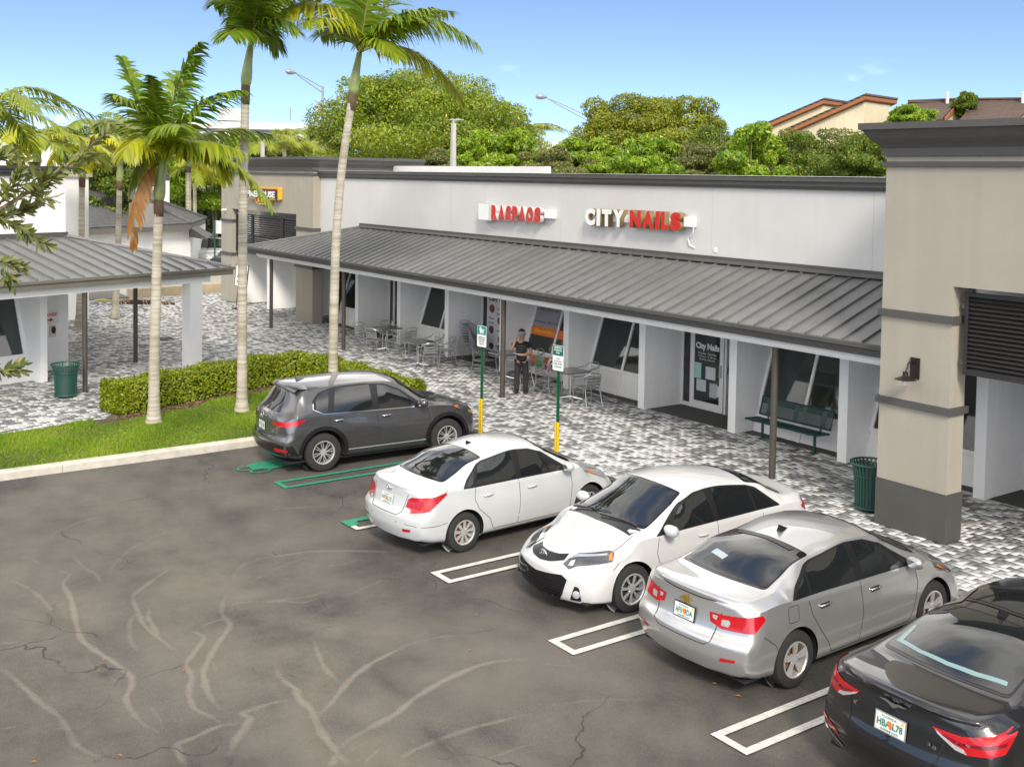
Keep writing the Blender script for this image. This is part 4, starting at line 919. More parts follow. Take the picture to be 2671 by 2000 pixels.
h.tube([c+Vector((-.006, -.03, -.026)), c+Vector((-.006, -.015, .03))], .006, 6); h.tube([c+Vector((-.006, .015, -.03)), c+Vector((-.006, .03, .026))], .006, 6); h.tube([c+Vector((-.006, -.022, 0)), c+Vector((-.006, .022, 0))], .006, 6); b.fin(h, 'badge', chrome)
place_text('badge_lettering', 'ACCENT', .05, .004, b.xf @ b.cast(b.polar(0, 1), *b.RP(.52, .945), .006), b.xf.to_3x3() @ Vector((.15, -1, 0)), (0, 0, 1), chrome, b.C, fit=(.17, .03))
hl = [b.SP(3.62, .80, 1), b.SP(3.95, .80, 1), b.RP(.62, .74), b.RP(.56, .62), b.RP(.74, .60), b.SP(3.95, .66, 1)]
both(b, 1, hl, 'headlamp', clearlens, .006); both(b, 1, [b.SP(3.68, .785, 1), b.SP(3.88, .775, 1), b.SP(3.93, .69, 1)], 'indicator', amber, .010)
mirror(b, 2.93, .96, white1, sc=.95); antenna(b, 1.62, trimblk, .8); wipers(b, S['xw0'])
b.fin(b.line(b.top(), [(S['xw0']+.06, -.66), (S['xw0']+.10, 0), (S['xw0']+.06, .66)], .012, .003), 'bonnet_gap', gapm, smooth=False)
for sg in (-1, 1): b.fin(b.line(b.top(), [(S['xw0']+.05, sg*.67), (3.9, sg*.62), (4.15, sg*.55)], .008, .003), 'bonnet_gap', gapm, smooth=False)

# ---- white saloon backed in, front to the lane
S = sedan_spec(4.65, 1.78, 1.455, .99, 2.70, .315, 1.07, .56, 1.30, 2.62, 3.55, 1.03, .72, sh=.92, kr=.18, kf=.40, zb=.17,
               front=[(.16, .10), (.24, .03), (.36, 0), (.55, .01), (.66, .06), (.74, .13), (.95, .24)])
S.update(rim=.205, tw=.205, paint2=white2)
b = make_car('parked_car', 'white saloon car backed into its bay, black front grille and rear lip spoiler', S, white2, (-11.44, 13.38, R_(-91)), 'corolla')
dlo = [(.86, .985), (3.28, .93), (3.15, 1.0), (2.72, 1.26), (2.42, 1.35), (2.0, 1.385), (1.55, 1.36), (1.2, 1.25)]
glass_set(b, dlo, [[(2.18, .97), (3.06, .945), (2.70, 1.225), (2.42, 1.325), (2.22, 1.35)], [(1.38, .99), (2.08, .975), (2.08, 1.36), (1.58, 1.345), (1.38, 1.28)], [(.98, 1.0), (1.32, .99), (1.32, 1.25), (1.2, 1.2)]])
door_lines(b, [[(1.22, .98), (1.24, .8), (1.36, .6), (1.55, .42), (1.58, .26)], [(2.13, .96), (2.14, .6), (2.08, .26)], [(3.22, .93), (3.28, .72), (3.2, .42), (3.12, .26)], [(1.58, .26), (3.12, .26)]], [(1.50, .83), (2.42, .81)], white2, fuel=(1, .82, .80, .09), hw=.2)
mirror(b, 3.06, .955, white2, sc=1.05); wipers(b, S['xw0'])
for sg in (-1, 1):
    p = b.side(sg); b.fin(b.patch(p, [(3.08, .935), (3.27, .935), (3.16, .995), (3.06, 1.04)], .010, .05), 'mirror_base', trimblk)
both(b, 0, [b.RP(.58, .84), b.RP(.60, .95), b.SP(.30, .99), b.SP(.40, .90), b.SP(.22, .82)], 'tail_lamp', redlens, .006)
T = b.top(); sp = MB(); n = 16; pr = []
for i in range(n+1):
    y = -.64+1.28*i/n; e = (abs(y)/.64)**2.5; p0 = b.cast(T, .30+.03*e, y, .002); p1 = b.cast(T, .12+.09*e, y, .002) or p0; h_ = .05*(1-e*.75)
    pr += [p0, Vector((p1.x+.02, p1.y, p1.z+h_*.8)), Vector((p1.x-.035, p1.y, p1.z+h_)), Vector((p1.x-.035, p1.y, p1.z+h_*.6)), Vector((p1.x+.01, p1.y, p1.z-.01))]
sp.add(pr, [(5*i+j, 5*i+j+1, 5*i+6+j, 5*i+5+j) for i in range(n) for j in range(4)]); b.fin(sp, 'spoiler', white2)
# face: upper grille, badge, lower black grille with bars, headlamps, fog lamps
hl = [b.RP(.45, .655), b.RP(.52, .705), b.RP(.66, .748), b.SP(3.98, .80, 1), b.SP(3.93, .785, 1), b.SP(4.03, .715, 1), b.RP(.75, .65), b.RP(.60, .612)]
both(b, 1, hl, 'headlamp', smokelens, .006)
both(b, 1, [b.SP(3.955, .788, 1), b.SP(4.04, .765, 1), b.SP(4.08, .722, 1), b.SP(4.03, .722, 1)], 'indicator', amber, .010)
both(b, 1, [b.RP(.56, .645), b.RP(.58, .69), b.RP(.68, .70), b.RP(.66, .645)], 'headlamp_reflector', clearlens, .010, .03); both(b, 1, [b.RP(.54, .702), b.RP(.66, .742), b.SP(4.05, .775, 1), b.SP(4.08, .76, 1), b.RP(.66, .722)], 'headlamp_strip', clearlens, .010)
ug = [b.RP(-.44, .685), b.RP(-.2, .645), b.RP(0, .63), b.RP(.2, .645), b.RP(.44, .685), b.RP(.45, .735), b.RP(.25, .72), b.RP(0, .715), b.RP(-.25, .72), b.RP(-.45, .735)]
gr = b.fin(b.patch(b.polar(1, 1), ug, .006, .04), 'upper_grille', trimblk)
lg = [b.RP(-.52, .30), b.RP(-.44, .20), b.RP(.44, .20), b.RP(.52, .30), b.RP(.60, .50), b.RP(.50, .55), b.RP(0, .50), b.RP(-.50, .55), b.RP(-.60, .50)]
lg = b.fin(b.patch(b.polar(1, 1), lg, .006, .05), 'lower_grille', pianoblk)
for z in (.24, .275, .31, .345, .38, .415):
    w = .43+(z-.24)*.35; b.fin(b.line(b.polar(1, 1), [b.RP(-w, z), b.RP(w, z)], .012, .014), 'grille_bar', trimblk, lg)
for sg in (-1, 1): b.fin(b.patch(b.polar(1, sg), rpoly([b.RP(.66, .24), b.RP(.92, .24), b.RP(.86, .42), b.RP(.76, .44)], .02), .006, .03), 'fog_recess', trimblk)
for sg in (-1, 1):
    c = b.cast(b.polar(1, sg), *b.RP(.80, .33), .012); h = MB(); d = Vector((math.cos(.7), sg*math.sin(.7), 0)); u = Vector((-d.y, d.x, 0))
    h.add([c+u*.05*math.cos(a)+Vector((0, 0, .05*math.sin(a))) for a in [2*math.pi*i/16 for i in range(16)]]+[c+d*.02], [(i, (i+1) % 16, 16) for i in range(16)]); b.fin(h, 'fog_lamp', clearlens)
c = b.cast(b.polar(1, 1), *b.RP(0, .685), .012); h = MB(); k = 24; nx_ = Vector((.012, 0, 0))
el = lambda ry, rz, cz=0.: [c+nx_+Vector((0, ry*math.cos(a), cz+rz*math.sin(a))) for a in [2*math.pi*i/k for i in range(k+1)]]
h.tube(el(.075, .052), .008, 6, cap=False); h.tube(el(.05, .016, .016), .005, 6, cap=False); h.tube(el(.018, .044, -.004), .005, 6, cap=False); b.fin(h, 'badge', chrome)
for sg in (-1, 1):
    b.fin(b.line(b.top(), [(S['xw0']+.02, sg*.70), (3.9, sg*.66), (4.2, sg*.58), (4.38, sg*.5)], .008, .003), 'bonnet_gap', gapm, smooth=False)
    b.fin(b.line(b.side(sg), [(3.92, .70), (4.02, .62)], .007, .003), 'bumper_gap', gapm, smooth=False)
b.fin(b.patch(b.top(), [(S['xw0']+.05, -.66), (S['xw0']+.09, 0), (S['xw0']+.05, .66), (S['xw0']-.13, .70), (S['xw0']-.01, 0), (S['xw0']-.13, -.70)], .0045, .08), 'cowl_panel', trimblk)

# ---- silver saloon, parked nose-in
S = sedan_spec(4.67, 1.80, 1.46, .985, 2.70, .325, 1.10, .62, 1.50, 2.72, 3.62, 1.04, .72, sh=.93, kr=.21, kf=.38, zb=.18)
S.update(rim=.205, tw=.21, paint2=silver)
b = make_car('parked_car', 'silver saloon car parked nose-in, gold cross badge on its boot lid', S, silver, (-8.86, 8.76, R_(91.2)), 'cruze')
dlo = [(.92, 1.0), (3.33, .95), (3.2, 1.02), (2.8, 1.26), (2.5, 1.355), (2.05, 1.385), (1.65, 1.355), (1.35, 1.27), (1.08, 1.12)]
glass_set(b, dlo, [[(2.25, .985), (3.08, .965), (2.78, 1.225), (2.5, 1.33), (2.28, 1.355)], [(1.30, .995), (2.13, .985), (2.13, 1.365), (1.68, 1.335), (1.36, 1.24)], [(1.0, 1.01), (1.24, .998), (1.30, 1.20), (1.14, 1.11)], [(3.12, .965), (3.24, .962), (3.0, 1.10)]], chrome_line=None)
door_lines(b, [[(1.20, .99), (1.26, .78), (1.40, .58), (1.55, .40), (1.62, .27)], [(2.18, .97), (2.2, .6), (2.14, .27)], [(3.28, .95), (3.32, .72), (3.24, .42), (3.16, .27)], [(1.62, .27), (3.16, .27)]], [(1.50, .84), (2.46, .825)], chrome, fuel=(-1, .93, .86, .09), hw=.22)
for sg in (-1, 1):
    b.fin(b.line(b.side(sg), [(1.6, .42), (2.4, .37), (3.1, .42)], .02, .003), 'side_crease', silver); b.fin(b.line(b.side(sg), [(.42, .72), (.62, .58), (.66, .5)], .007, .003), 'bumper_gap', gapm, smooth=False)
mirror(b, 3.10, .965, silver, sc=1.0); antenna(b, 1.78, trimblk, 1.15); wipers(b, S['xw0'])
tl = [b.RP(.42, .80), b.RP(.40, .90), b.RP(.62, .905), b.SP(.40, .95), b.SP(.44, .90), b.SP(.27, .77), b.RP(.60, .755)]
both(b, 0, tl, 'tail_lamp', redlens, .006); both(b, 0, [b.RP(.46, .845), b.RP(.45, .88), b.RP(.54, .88), b.RP(.52, .83)], 'reversing_lamp', clearlens, .010, .03); both(b, 0, [b.RP(.60, .79), b.RP(.61, .855), b.RP(.73, .865), b.RP(.76, .835), b.RP(.72, .79)], 'reversing_lamp', clearlens, .010, .03)
both(b, 0, [b.RP(.60, .43), b.RP(.62, .47), b.RP(.86, .48), b.RP(.84, .45)], 'reflector', redlens, .006)
lid(b, .46, .60, .56, .92); plate(b, 'AF5  9DA', .80, frame=trimblk)
c = b.cast(b.polar(0, 1), *b.RP(0, .945), .008); h = MB(); g_ = lambda y, z: c+Vector((-.01, y, z))
h.prism([g_(-.085, -.016), g_(-.03, -.016), g_(-.036, -.04), g_(.024, -.04), g_(.03, -.016), g_(.07, -.016), g_(.085, .016), g_(.03, .016), g_(.036, .04), g_(-.024, .04), g_(-.03, .016), g_(-.07, .016)], (-.008, 0, 0)); b.fin(h, 'badge', gold, smooth=False)
b.fin(b.line(b.polar(0, 1), [b.RP(-.5, 1.03), b.RP(-.25, 1.02), b.RP(0, 1.018), b.RP(.25, 1.02), b.RP(.5, 1.03)], .012, .004), 'boot_lip', gapm, smooth=False)
both(b, 1, [b.SP(3.80, .82, 1), b.SP(4.1, .80, 1), b.RP(.62, .74), b.RP(.60, .64), b.SP(4.1, .68, 1)], 'headlamp', smokelens, .006); both(b, 1, [b.SP(3.95, .77, 1), b.SP(4.12, .75, 1), b.SP(4.06, .70, 1)], 'indicator', amber, .010)
b.fin(b.patch(b.top(), [(S['xg1']-.02, -.42), (S['xg1']+.01, 0), (S['xg1']-.02, .42), (S['xg1']-.10, .40), (S['xg1']-.07, 0), (S['xg1']-.10, -.40)], .012, .06), 'brake_lamp_strip', trimblk)
b.fin(b.patch(b.top(), [(S['xw0']+.05, -.68), (S['xw0']+.10, 0), (S['xw0']+.05, .68), (S['xw0']-.13, .70), (S['xw0']-.01, 0), (S['xw0']-.13, -.70)], .0045, .08), 'cowl_panel', trimblk)
# papers on the parcel shelf seen through the rear glass
b.fin(b.patch(b.top(), [(.92, .10), (.98, .34), (.90, .36), (.84, .12)], .0075, .05), 'paper', M_('paper', (.35, .42, .44), .3), b.rearglass)

# ---- dark grey SUV
S = sedan_spec(4.55, 1.84, 1.68, .945, 2.70, .365, 1.13, .24, .62, 2.62, 3.42, 1.14, .94, sh=1.06, kr=.20, kf=.34, zb=.23, droop=.09, arch=.075,
               rear=[(.22, .13), (.36, .05), (.5, 0), (.62, .0), (.74, .05), (.9, .05), (1.05, .06), (1.2, .08), (1.6, .05)], front=[(.22, .10), (.35, .02), (.55, 0), (.8, .03), (.95, .10), (1.2, .2)])
S['zs'] = [(0, 1.0), (.15, 1.07), (.5, 1.10), (1.2, 1.085), (2.4, 1.03), (3.4, 1.03), (4.0, .98), (4.3, .88), (4.55, .70)]
S['zc'] = [(0, 1.02), (.03, 1.08), (.10, 1.13), (.16, 1.20), (.30, 1.40), (.42, 1.575), (.47, 1.612), (.9, 1.66), (1.7, 1.685), (2.3, 1.67), (2.62, 1.61), (3.40, 1.15), (3.52, 1.115), (4.0, 1.06), (4.3, .96), (4.47, .88), (4.55, .78)]
S['zr'] = [(0, 1.0), (.10, 1.09), (.20, 1.16), (.42, 1.40), (.55, 1.50), (.9, 1.57), (1.7, 1.61), (2.3, 1.59), (2.56, 1.53), (3.25, 1.11), (3.42, 1.08), (4.0, 1.02), (4.3, .92), (4.55, .74)]
S['wr'] = [(0, .74), (.2, .77), (.45, .68), (.9, .64), (1.7, .635), (2.5, .65), (3.25, .79), (3.42, .80), (4.0, .77), (4.3, .68), (4.55, .55)]
S.update(rim=.225, tw=.225, paint2=gunmetal, xg0=.20, xg1=.40)
b = make_car('parked_car', 'dark grey SUV parked nose-in beside the grass island and clipped hedge', S, gunmetal, (-20.02, 8.42, R_(86.8)), 'cx5')
dlo = [(.72, 1.18), (.95, 1.09), (3.22, 1.045), (3.05, 1.12), (2.62, 1.42), (2.3, 1.545), (1.8, 1.585), (1.2, 1.565), (.9, 1.49), (.76, 1.36)]
glass_set(b, dlo, [[(2.12, 1.085), (2.98, 1.07), (2.60, 1.385), (2.3, 1.51), (2.14, 1.535)], [(1.15, 1.11), (1.98, 1.085), (1.98, 1.555), (1.25, 1.54)], [(.80, 1.19), (.95, 1.12), (1.03, 1.12), (1.12, 1.52), (.92, 1.45), (.82, 1.34)]], chrome_line=[(.76, 1.30), (.74, 1.20), (.95, 1.10), (2.0, 1.07), (3.18, 1.05)], rear=False)
hg = [b.RP(-.60, 1.13), b.RP(.60, 1.13), b.RP(.54, 1.42), b.RP(.46, 1.48), b.RP(-.46, 1.48), b.RP(-.54, 1.42)]
b.fin(b.patch(b.polar(0, 1), rpoly(hg, .05), .005, .06), 'rear_window', carglass)
sp = MB(); T = b.top(); n = 14; pr = []
for i in range(n+1):
    y = -.60+1.2*i/n; e = (abs(y)/.6)**2; p0 = b.cast(T, .72, y, .003); pr += [p0, Vector((.45+.08*e, y*1.0, 1.630-.06*e)), Vector((.33+.12*e, y*1.0, 1.585-.07*e)), Vector((.34+.12*e, y*1.0, 1.565-.07*e)), Vector((.46, y, 1.545-.06*e))]
sp.add(pr, [(5*i+j, 5*i+j+1, 5*i+6+j, 5*i+5+j) for i in range(n) for j in range(4)]); b.fin(sp, 'spoiler', gunmetal)
door_lines(b, [[(1.08, 1.09), (1.06, .95), (1.12, .80), (1.42, .62), (1.52, .36)], [(2.05, 1.06), (2.12, .7), (2.08, .36)], [(3.18, 1.04), (3.24, .8), (3.16, .36)], [(1.52, .36), (3.16, .36)]], [(1.26, .955), (2.28, .945)], chrome, hw=.22)
for sg in (-1, 1):
    for xw in (S['xr'], S['xr']+S['wb']):
        arc = [(xw+(S['ra']+.035)*math.cos(a), S['rw']+(S['ra']+.035)*math.sin(a)) for a in [R_(-8+196*i/20) for i in range(21)]]
        b.fin(b.line(b.side(sg), arc, .075, .006), 'arch_cladding', trimblk)
    b.fin(b.line(b.side(sg), [(1.42, .30), (3.16, .30)], .13, .006), 'sill_cladding', trimblk)
    b.fin(b.line(b.side(sg), [(1.45, .375), (3.15, .375)], .02, .008), 'sill_trim', rimsil)
lm = [b.RP(.50, .93), b.RP(.50, .975), b.RP(.70, .985), b.SP(.52, 1.04), b.SP(.56, 1.02), b.SP(.36, .93), b.RP(.70, .90)]
both(b, 0, lm, 'tail_lamp', redlens, .007); both(b, 0, rpoly([b.RP(.62, .43), b.RP(.62, .50), b.SP(.15, .50), b.SP(.20, .45)], .02), 'reflector', redlens, .007)
bm_ = [b.SP(.46, .30), b.RP(.70, .30), b.RP(0, .30), b.RP(0, .56), b.RP(.66, .58), b.SP(.30, .56)]
both(b, 0, bm_, 'bumper_cladding', trimblk, .005, .06)
lid(b, .56, .62, .66, 1.06); plate(b, 'IYT18', .84)
c = b.cast(b.polar(0, 1), *b.RP(0, 1.03), .01); h = MB(); k = 24; ov = lambda s: [c+Vector((-.008, s*.075*math.cos(a), s*.055*math.sin(a))) for a in [2*math.pi*i/k for i in range(k+1)]]
h.tube(ov(1.), .007, 6, cap=False); h.tube([c+Vector((-.008, -.066, .02)), c+Vector((-.008, -.03, .01)), c+Vector((-.008, 0, -.028)), c+Vector((-.008, .03, .01)), c+Vector((-.008, .066, .02))], .006, 6); b.fin(h, 'badge', chrome)
mirror(b, 2.98, 1.075, gunmetal, sc=1.15); antenna(b, .80, gunmetal, 1.2); wipers(b, S['xw0'])
both(b, 1, [b.SP(3.78, .99, 1), b.SP(4.1, .99, 1), b.RP(.60, .93), b.RP(.60, .86), b.SP(4.0, .90, 1)], 'headlamp', smokelens, .006); both(b, 1, [b.SP(3.80, .985, 1), b.SP(3.98, .97, 1), b.SP(3.96, .915, 1)], 'indicator', amber, .010)
b.fin(b.patch(b.polar(1, 1), [b.RP(-.5, .5), b.RP(.5, .5), b.RP(.56, .85), b.RP(-.56, .85)], .006, .06), 'grille', trimblk)
b.fin(b.patch(b.top(), [(S['xw0']+.05, -.72), (S['xw0']+.10, 0), (S['xw0']+.05, .72), (S['xw0']-.13, .74), (S['xw0']-.01, 0), (S['xw0']-.13, -.74)], .0045, .08), 'cowl_panel', trimblk)

# ---- black saloon, cut by the frame
S = sedan_spec(4.99, 1.89, 1.48, 1.09, 3.01, .345, 1.10, .72, 1.72, 3.00, 3.85, 1.03, .76, sh=.94, kr=.24, kf=.38, zb=.18,
               rear=[(.2, .10), (.32, .03), (.50, 0), (.62, .015), (.70, .04), (.86, .07), (1.02, .10), (1.06, .07), (1.15, .09)])
S.update(rim=.235, tw=.235, paint2=blackp)
b = make_car('parked_car', 'glossy black saloon car with panoramic roof, winged boot badge and G80 lettering', S, blackp, (-5.93, 8.52, R_(88.5)), 'g80')
dlo = [(1.02, 1.0), (3.58, .96), (3.4, 1.04), (3.0, 1.29), (2.7, 1.375), (2.25, 1.40), (1.85, 1.37), (1.5, 1.27), (1.2, 1.12)]
glass_set(b, dlo, [[(2.42, .99), (3.32, .975), (2.98, 1.255), (2.7, 1.35), (2.45, 1.375)], [(1.45, 1.0), (2.30, .99), (2.30, 1.38), (1.88, 1.35), (1.52, 1.25)], [(1.12, 1.01), (1.38, 1.0), (1.45, 1.21), (1.24, 1.11)]], chrome_line=[(3.55, .968), (1.02, 1.005), (1.2, 1.125), (1.5, 1.275), (1.85, 1.375), (2.25, 1.405), (2.7, 1.38)])
b.fin(b.patch(b.top(), [(1.98, -.52), (2.95, -.52), (2.98, 0), (2.95, .52), (1.98, .52), (1.93, 0)], .004, .08), 'panoramic_roof', carglass)
b.fin(b.line(b.top(), [(1.93, -.54), (1.88, 0), (1.93, .54)], .03, .006), 'roof_rail', pianoblk)
# sun strip along the rear glass edge, as the pale shade seen through it
T = b.top(); e = lambda x0, k0: [(x0+.09*(y/.62)**2, y) for y in np.linspace(-.60*k0, .60*k0, 9)]
b.fin(b.patch(T, rpoly([(.83, -.02), (.85, -.3), (.92, -.58), (.97, -.56), (.90, -.3), (.875, -.02), (.89, .3), (.95, .54), (1.20, .565), (1.20, .60), (.92, .60), (.85, .3)], .01), .0075, .06), 'rear_sunshade_edge', M_('pale_teal', (.20, .30, .30), .25, var=.05), b.rearglass)
door_lines(b, [[(1.40, .99), (1.44, .78), (1.6, .55), (1.72, .27)], [(2.36, .98), (2.38, .6), (2.32, .27)], [(3.5, .96), (3.54, .7), (3.4, .27)]], [(1.70, .86), (2.62, .84)], chrome, hw=.22)
mirror(b, 3.30, .97, blackp, sc=1.05); antenna(b, 1.80, blackp, 1.2); wipers(b, S['xw0'])
tl = [b.RP(.44, .93), b.RP(.50, .885), b.RP(.70, .80), b.RP(.84, .785), b.SP(.36, .83), b.SP(.55, .98), b.SP(.50, 1.02), b.RP(.78, .925)]
both(b, 0, tl, 'tail_lamp', redlens, .007); both(b, 0, [b.RP(.47, .915), b.RP(.50, .887), b.RP(.70, .803), b.RP(.84, .788), b.RP(.80, .825), b.RP(.68, .845)], 'reversing_lamp', clearlens, .010, .04)
both(b, 0, [b.RP(.55, .90), b.RP(.78, .87), b.SP(.40, .92), b.SP(.38, .89), b.RP(.76, .845), b.RP(.56, .885)], 'tail_lamp_bar', dkred, .0105, .04)
both(b, 0, [b.RP(.66, .42), b.RP(.68, .46), b.SP(.16, .52), b.SP(.16, .49)], 'reflector', redlens, .007); both(b, 0, [b.RP(.60, .33), b.RP(.62, .36), b.SP(.10, .42), b.SP(.10, .39)], 'exhaust_trim', chrome, .008)
lid(b, .50, .62, .60, .94); plate(b, 'HBA L78', .79, w=.31, h=.155, frame=M_('plate_border', (.45, .46, .45), .3, metal=.6))
c = b.cast(b.polar(0, 1), *b.RP(0, .965), .01); h = MB(); g_ = lambda y, z: c+Vector((-.008-.03*abs(y)*0, y, z))
h.prism([g_(0, -.024), g_(.03, -.012), g_(.05, .004), g_(.145, .022), g_(.06, .03), g_(.02, .018), g_(0, .022), g_(-.02, .018), g_(-.06, .03), g_(-.145, .022), g_(-.05, .004), g_(-.03, -.012)], (-.008, 0, 0)); b.fin(h, 'badge', chrome, smooth=False)
M3 = b.xf.to_3x3(); q = b.cast(b.polar(0, 1), *b.RP(.50, .80), .008); place_text('badge_lettering', 'G80', .05, .004, b.xf @ q, M3 @ Vector((.18, -1, 0)), (0, 0, 1), chrome, b.C, fit=(.15, .038))
q = b.cast(b.polar(0, -1), *b.RP(.40, .76), .008); place_text('badge_lettering', '3.8', .05, .004, b.xf @ q, M3 @ Vector((-.18, -1, 0)), (0, 0, 1), chrome, b.C, fit=(.10, .034))

# ================================================================== VEGETATION
def leafmat(name, trans=.25, rough=.5, var=.1):
    m, t, b = newmat(name); a = node(t, 'ShaderNodeVertexColor'); a.layer_name = 'col'; b.inputs['Roughness'].default_value = rough
    L(t, a.outputs[0], b.inputs['Base Color']); tr = node(t, 'ShaderNodeBsdfTranslucent'); mx = node(t, 'ShaderNodeMixShader'); mx.inputs[0].default_value = trans
    g = node(t, 'ShaderNodeVectorMath', operation='MULTIPLY'); g.inputs[1].default_value = (1.3, 1.25, .5); L(t, a.outputs[0], g.inputs[0]); L(t, g.outputs[0], tr.inputs[0])
    L(t, b.outputs[0], mx.inputs[1]); L(t, tr.outputs[0], mx.inputs[2]); L(t, mx.outputs[0], t.nodes['Material Output'].inputs[0]); return m
leaf_m = leafmat('leaf', .28, .45); palm_m = leafmat('palm_leaf', .3, .4); grass_m = leafmat('grass_blade', .3, .6)
bark = mat('bark', (.16, .13, .10), .9, var=.35, scale=8, bump=.6, bscale=25)
def palm_bark_mat(name, c1, c2):
    m, t, b = newmat(name); co = node(t, 'ShaderNodeTexCoord'); mp = node(t, 'ShaderNodeMapping'); mp.inputs['Scale'].default_value = (.6, .6, 9.); L(t, co.outputs['Object'], mp.inputs[0])
    n = node(t, 'ShaderNodeTexNoise', Scale=2., Detail=4.); L(t, mp.outputs[0], n.inputs['Vector']); n2 = node(t, 'ShaderNodeTexNoise', Scale=1.4, Detail=3.); L(t, co.outputs['Object'], n2.inputs['Vector'])
    r = node(t, 'ShaderNodeValToRGB'); r.color_ramp.elements[0].position = .35; r.color_ramp.elements[1].position = .65; r.color_ramp.elements[0].color = c4(c1); r.color_ramp.elements[1].color = c4(c2)
    L(t, n.outputs['Fac'], r.inputs[0]); mx = node(t, 'ShaderNodeMixRGB'); mx.inputs[2].default_value = (.20, .20, .11, 1); r2 = node(t, 'ShaderNodeMapRange'); r2.inputs['From Min'].default_value = .5; r2.inputs['From Max'].default_value = .75
    r2.inputs['To Max'].default_value = .55; L(t, n2.outputs['Fac'], r2.inputs['Value']); L(t, r2.outputs[0], mx.inputs[0]); L(t, r.outputs[0], mx.inputs[1]); L(t, mx.outputs[0], b.inputs['Base Color'])
    b.inputs['Roughness'].default_value = .9; bp = node(t, 'ShaderNodeBump', Strength=.5, Distance=.03); L(t, n.outputs['Fac'], bp.inputs['Height']); L(t, bp.outputs[0], b.inputs['Normal']); return m
palm_bark = palm_bark_mat('palm_bark', (.33, .29, .22), (.52, .48, .40)); shaft_m = mat('crownshaft_green', (.30, .36, .13), .45, var=.25, scale=3, streak=.2); boot_m = mat('palm_boot', (.13, .085, .05), .9, var=.3, scale=12)
CRV, DNV = Vector(CR), Vector((0, 0, -1))
def bez(a, c, b, t): return a*(1-t)**2+c*(2*t*(1-t))+b*t*t
def frond(O, C, E, leaf=.80, n=60, hue=0., wind=.35, droop=.7, dead=False, wleaf=.042, seg=4, twist=0.):
    """one pinnate leaf: rachis along a curve, leaflets in two ranks; returns vertices, quads, colours"""
    V, F, Cc = [], [], []
    pts = [bez(O, C, E, t) for t in np.linspace(0, 1, 16)]
    m = MB(); m.tube(pts, list(np.linspace(.026, .004, 16)), 5); n0 = 0; V += m.v; F += [f if len(f) == 4 else None for f in m.f]; F = [f for f in F if f]; rc = (.34, .30, .10) if not dead else (.28, .15, .05); Cc += [rc]*len(F)
    for i in range(n):
        t = .10+.90*(i+.5)/n; P = bez(O, C, E, t); T = (bez(O, C, E, min(1, t+.02))-bez(O, C, E, t-.02)).normalized(); S_ = T.cross(Vector((0, 0, 1)))
        S_ = S_.normalized() if S_.length > .15 else CRV.copy(); U = S_.cross(T); ln = leaf*(math.sin(math.pi*(t*.82+.12))**.6)*random.uniform(.85, 1.1)
        for sg in (-1, 1):
            if random.random() < (.06 if not dead else .35): continue
            d = (S_*sg*.85+T*(.45+.5*t)+U*(.28 if not dead else -.6)+CRV*wind*random.uniform(.3, 1.1)+Vector((random.uniform(-.12, .12), random.uniform(-.12, .12), random.uniform(-.12, .12)))).normalized()
            Q = P.copy(); wv = d.cross(U).normalized() if d.cross(U).length > .1 else T; k0 = len(V); w0 = wleaf*random.uniform(.8, 1.2); dr = droop*random.uniform(.7, 1.3)
            for s in range(seg+1):
                q = s/seg; w = w0*(1-q**2.2)*(.55+.45*min(1, q*3))+.002; V += [tuple(Q+wv*w), tuple(Q-wv*w)]
                d = (d+DNV*dr*.42).normalized(); Q = Q+d*(ln/seg)
            g = random.random(); yl = max(0., min(1., hue+random.uniform(-.18, .18)))
            if dead: c = (.22+.16*g, .10+.08*g, .03)
            else:
                ga = np.array((.075+.06*g, .165+.08*g, .014)); gb = np.array((.44+.16*g, .43+.12*g, .015)); c = tuple(ga*(1-yl)+gb*yl)
            for s in range(seg): F.append((k0+2*s, k0+2*s+1, k0+2*s+3, k0+2*s+2)); Cc.append(c)
    return V, F, Cc
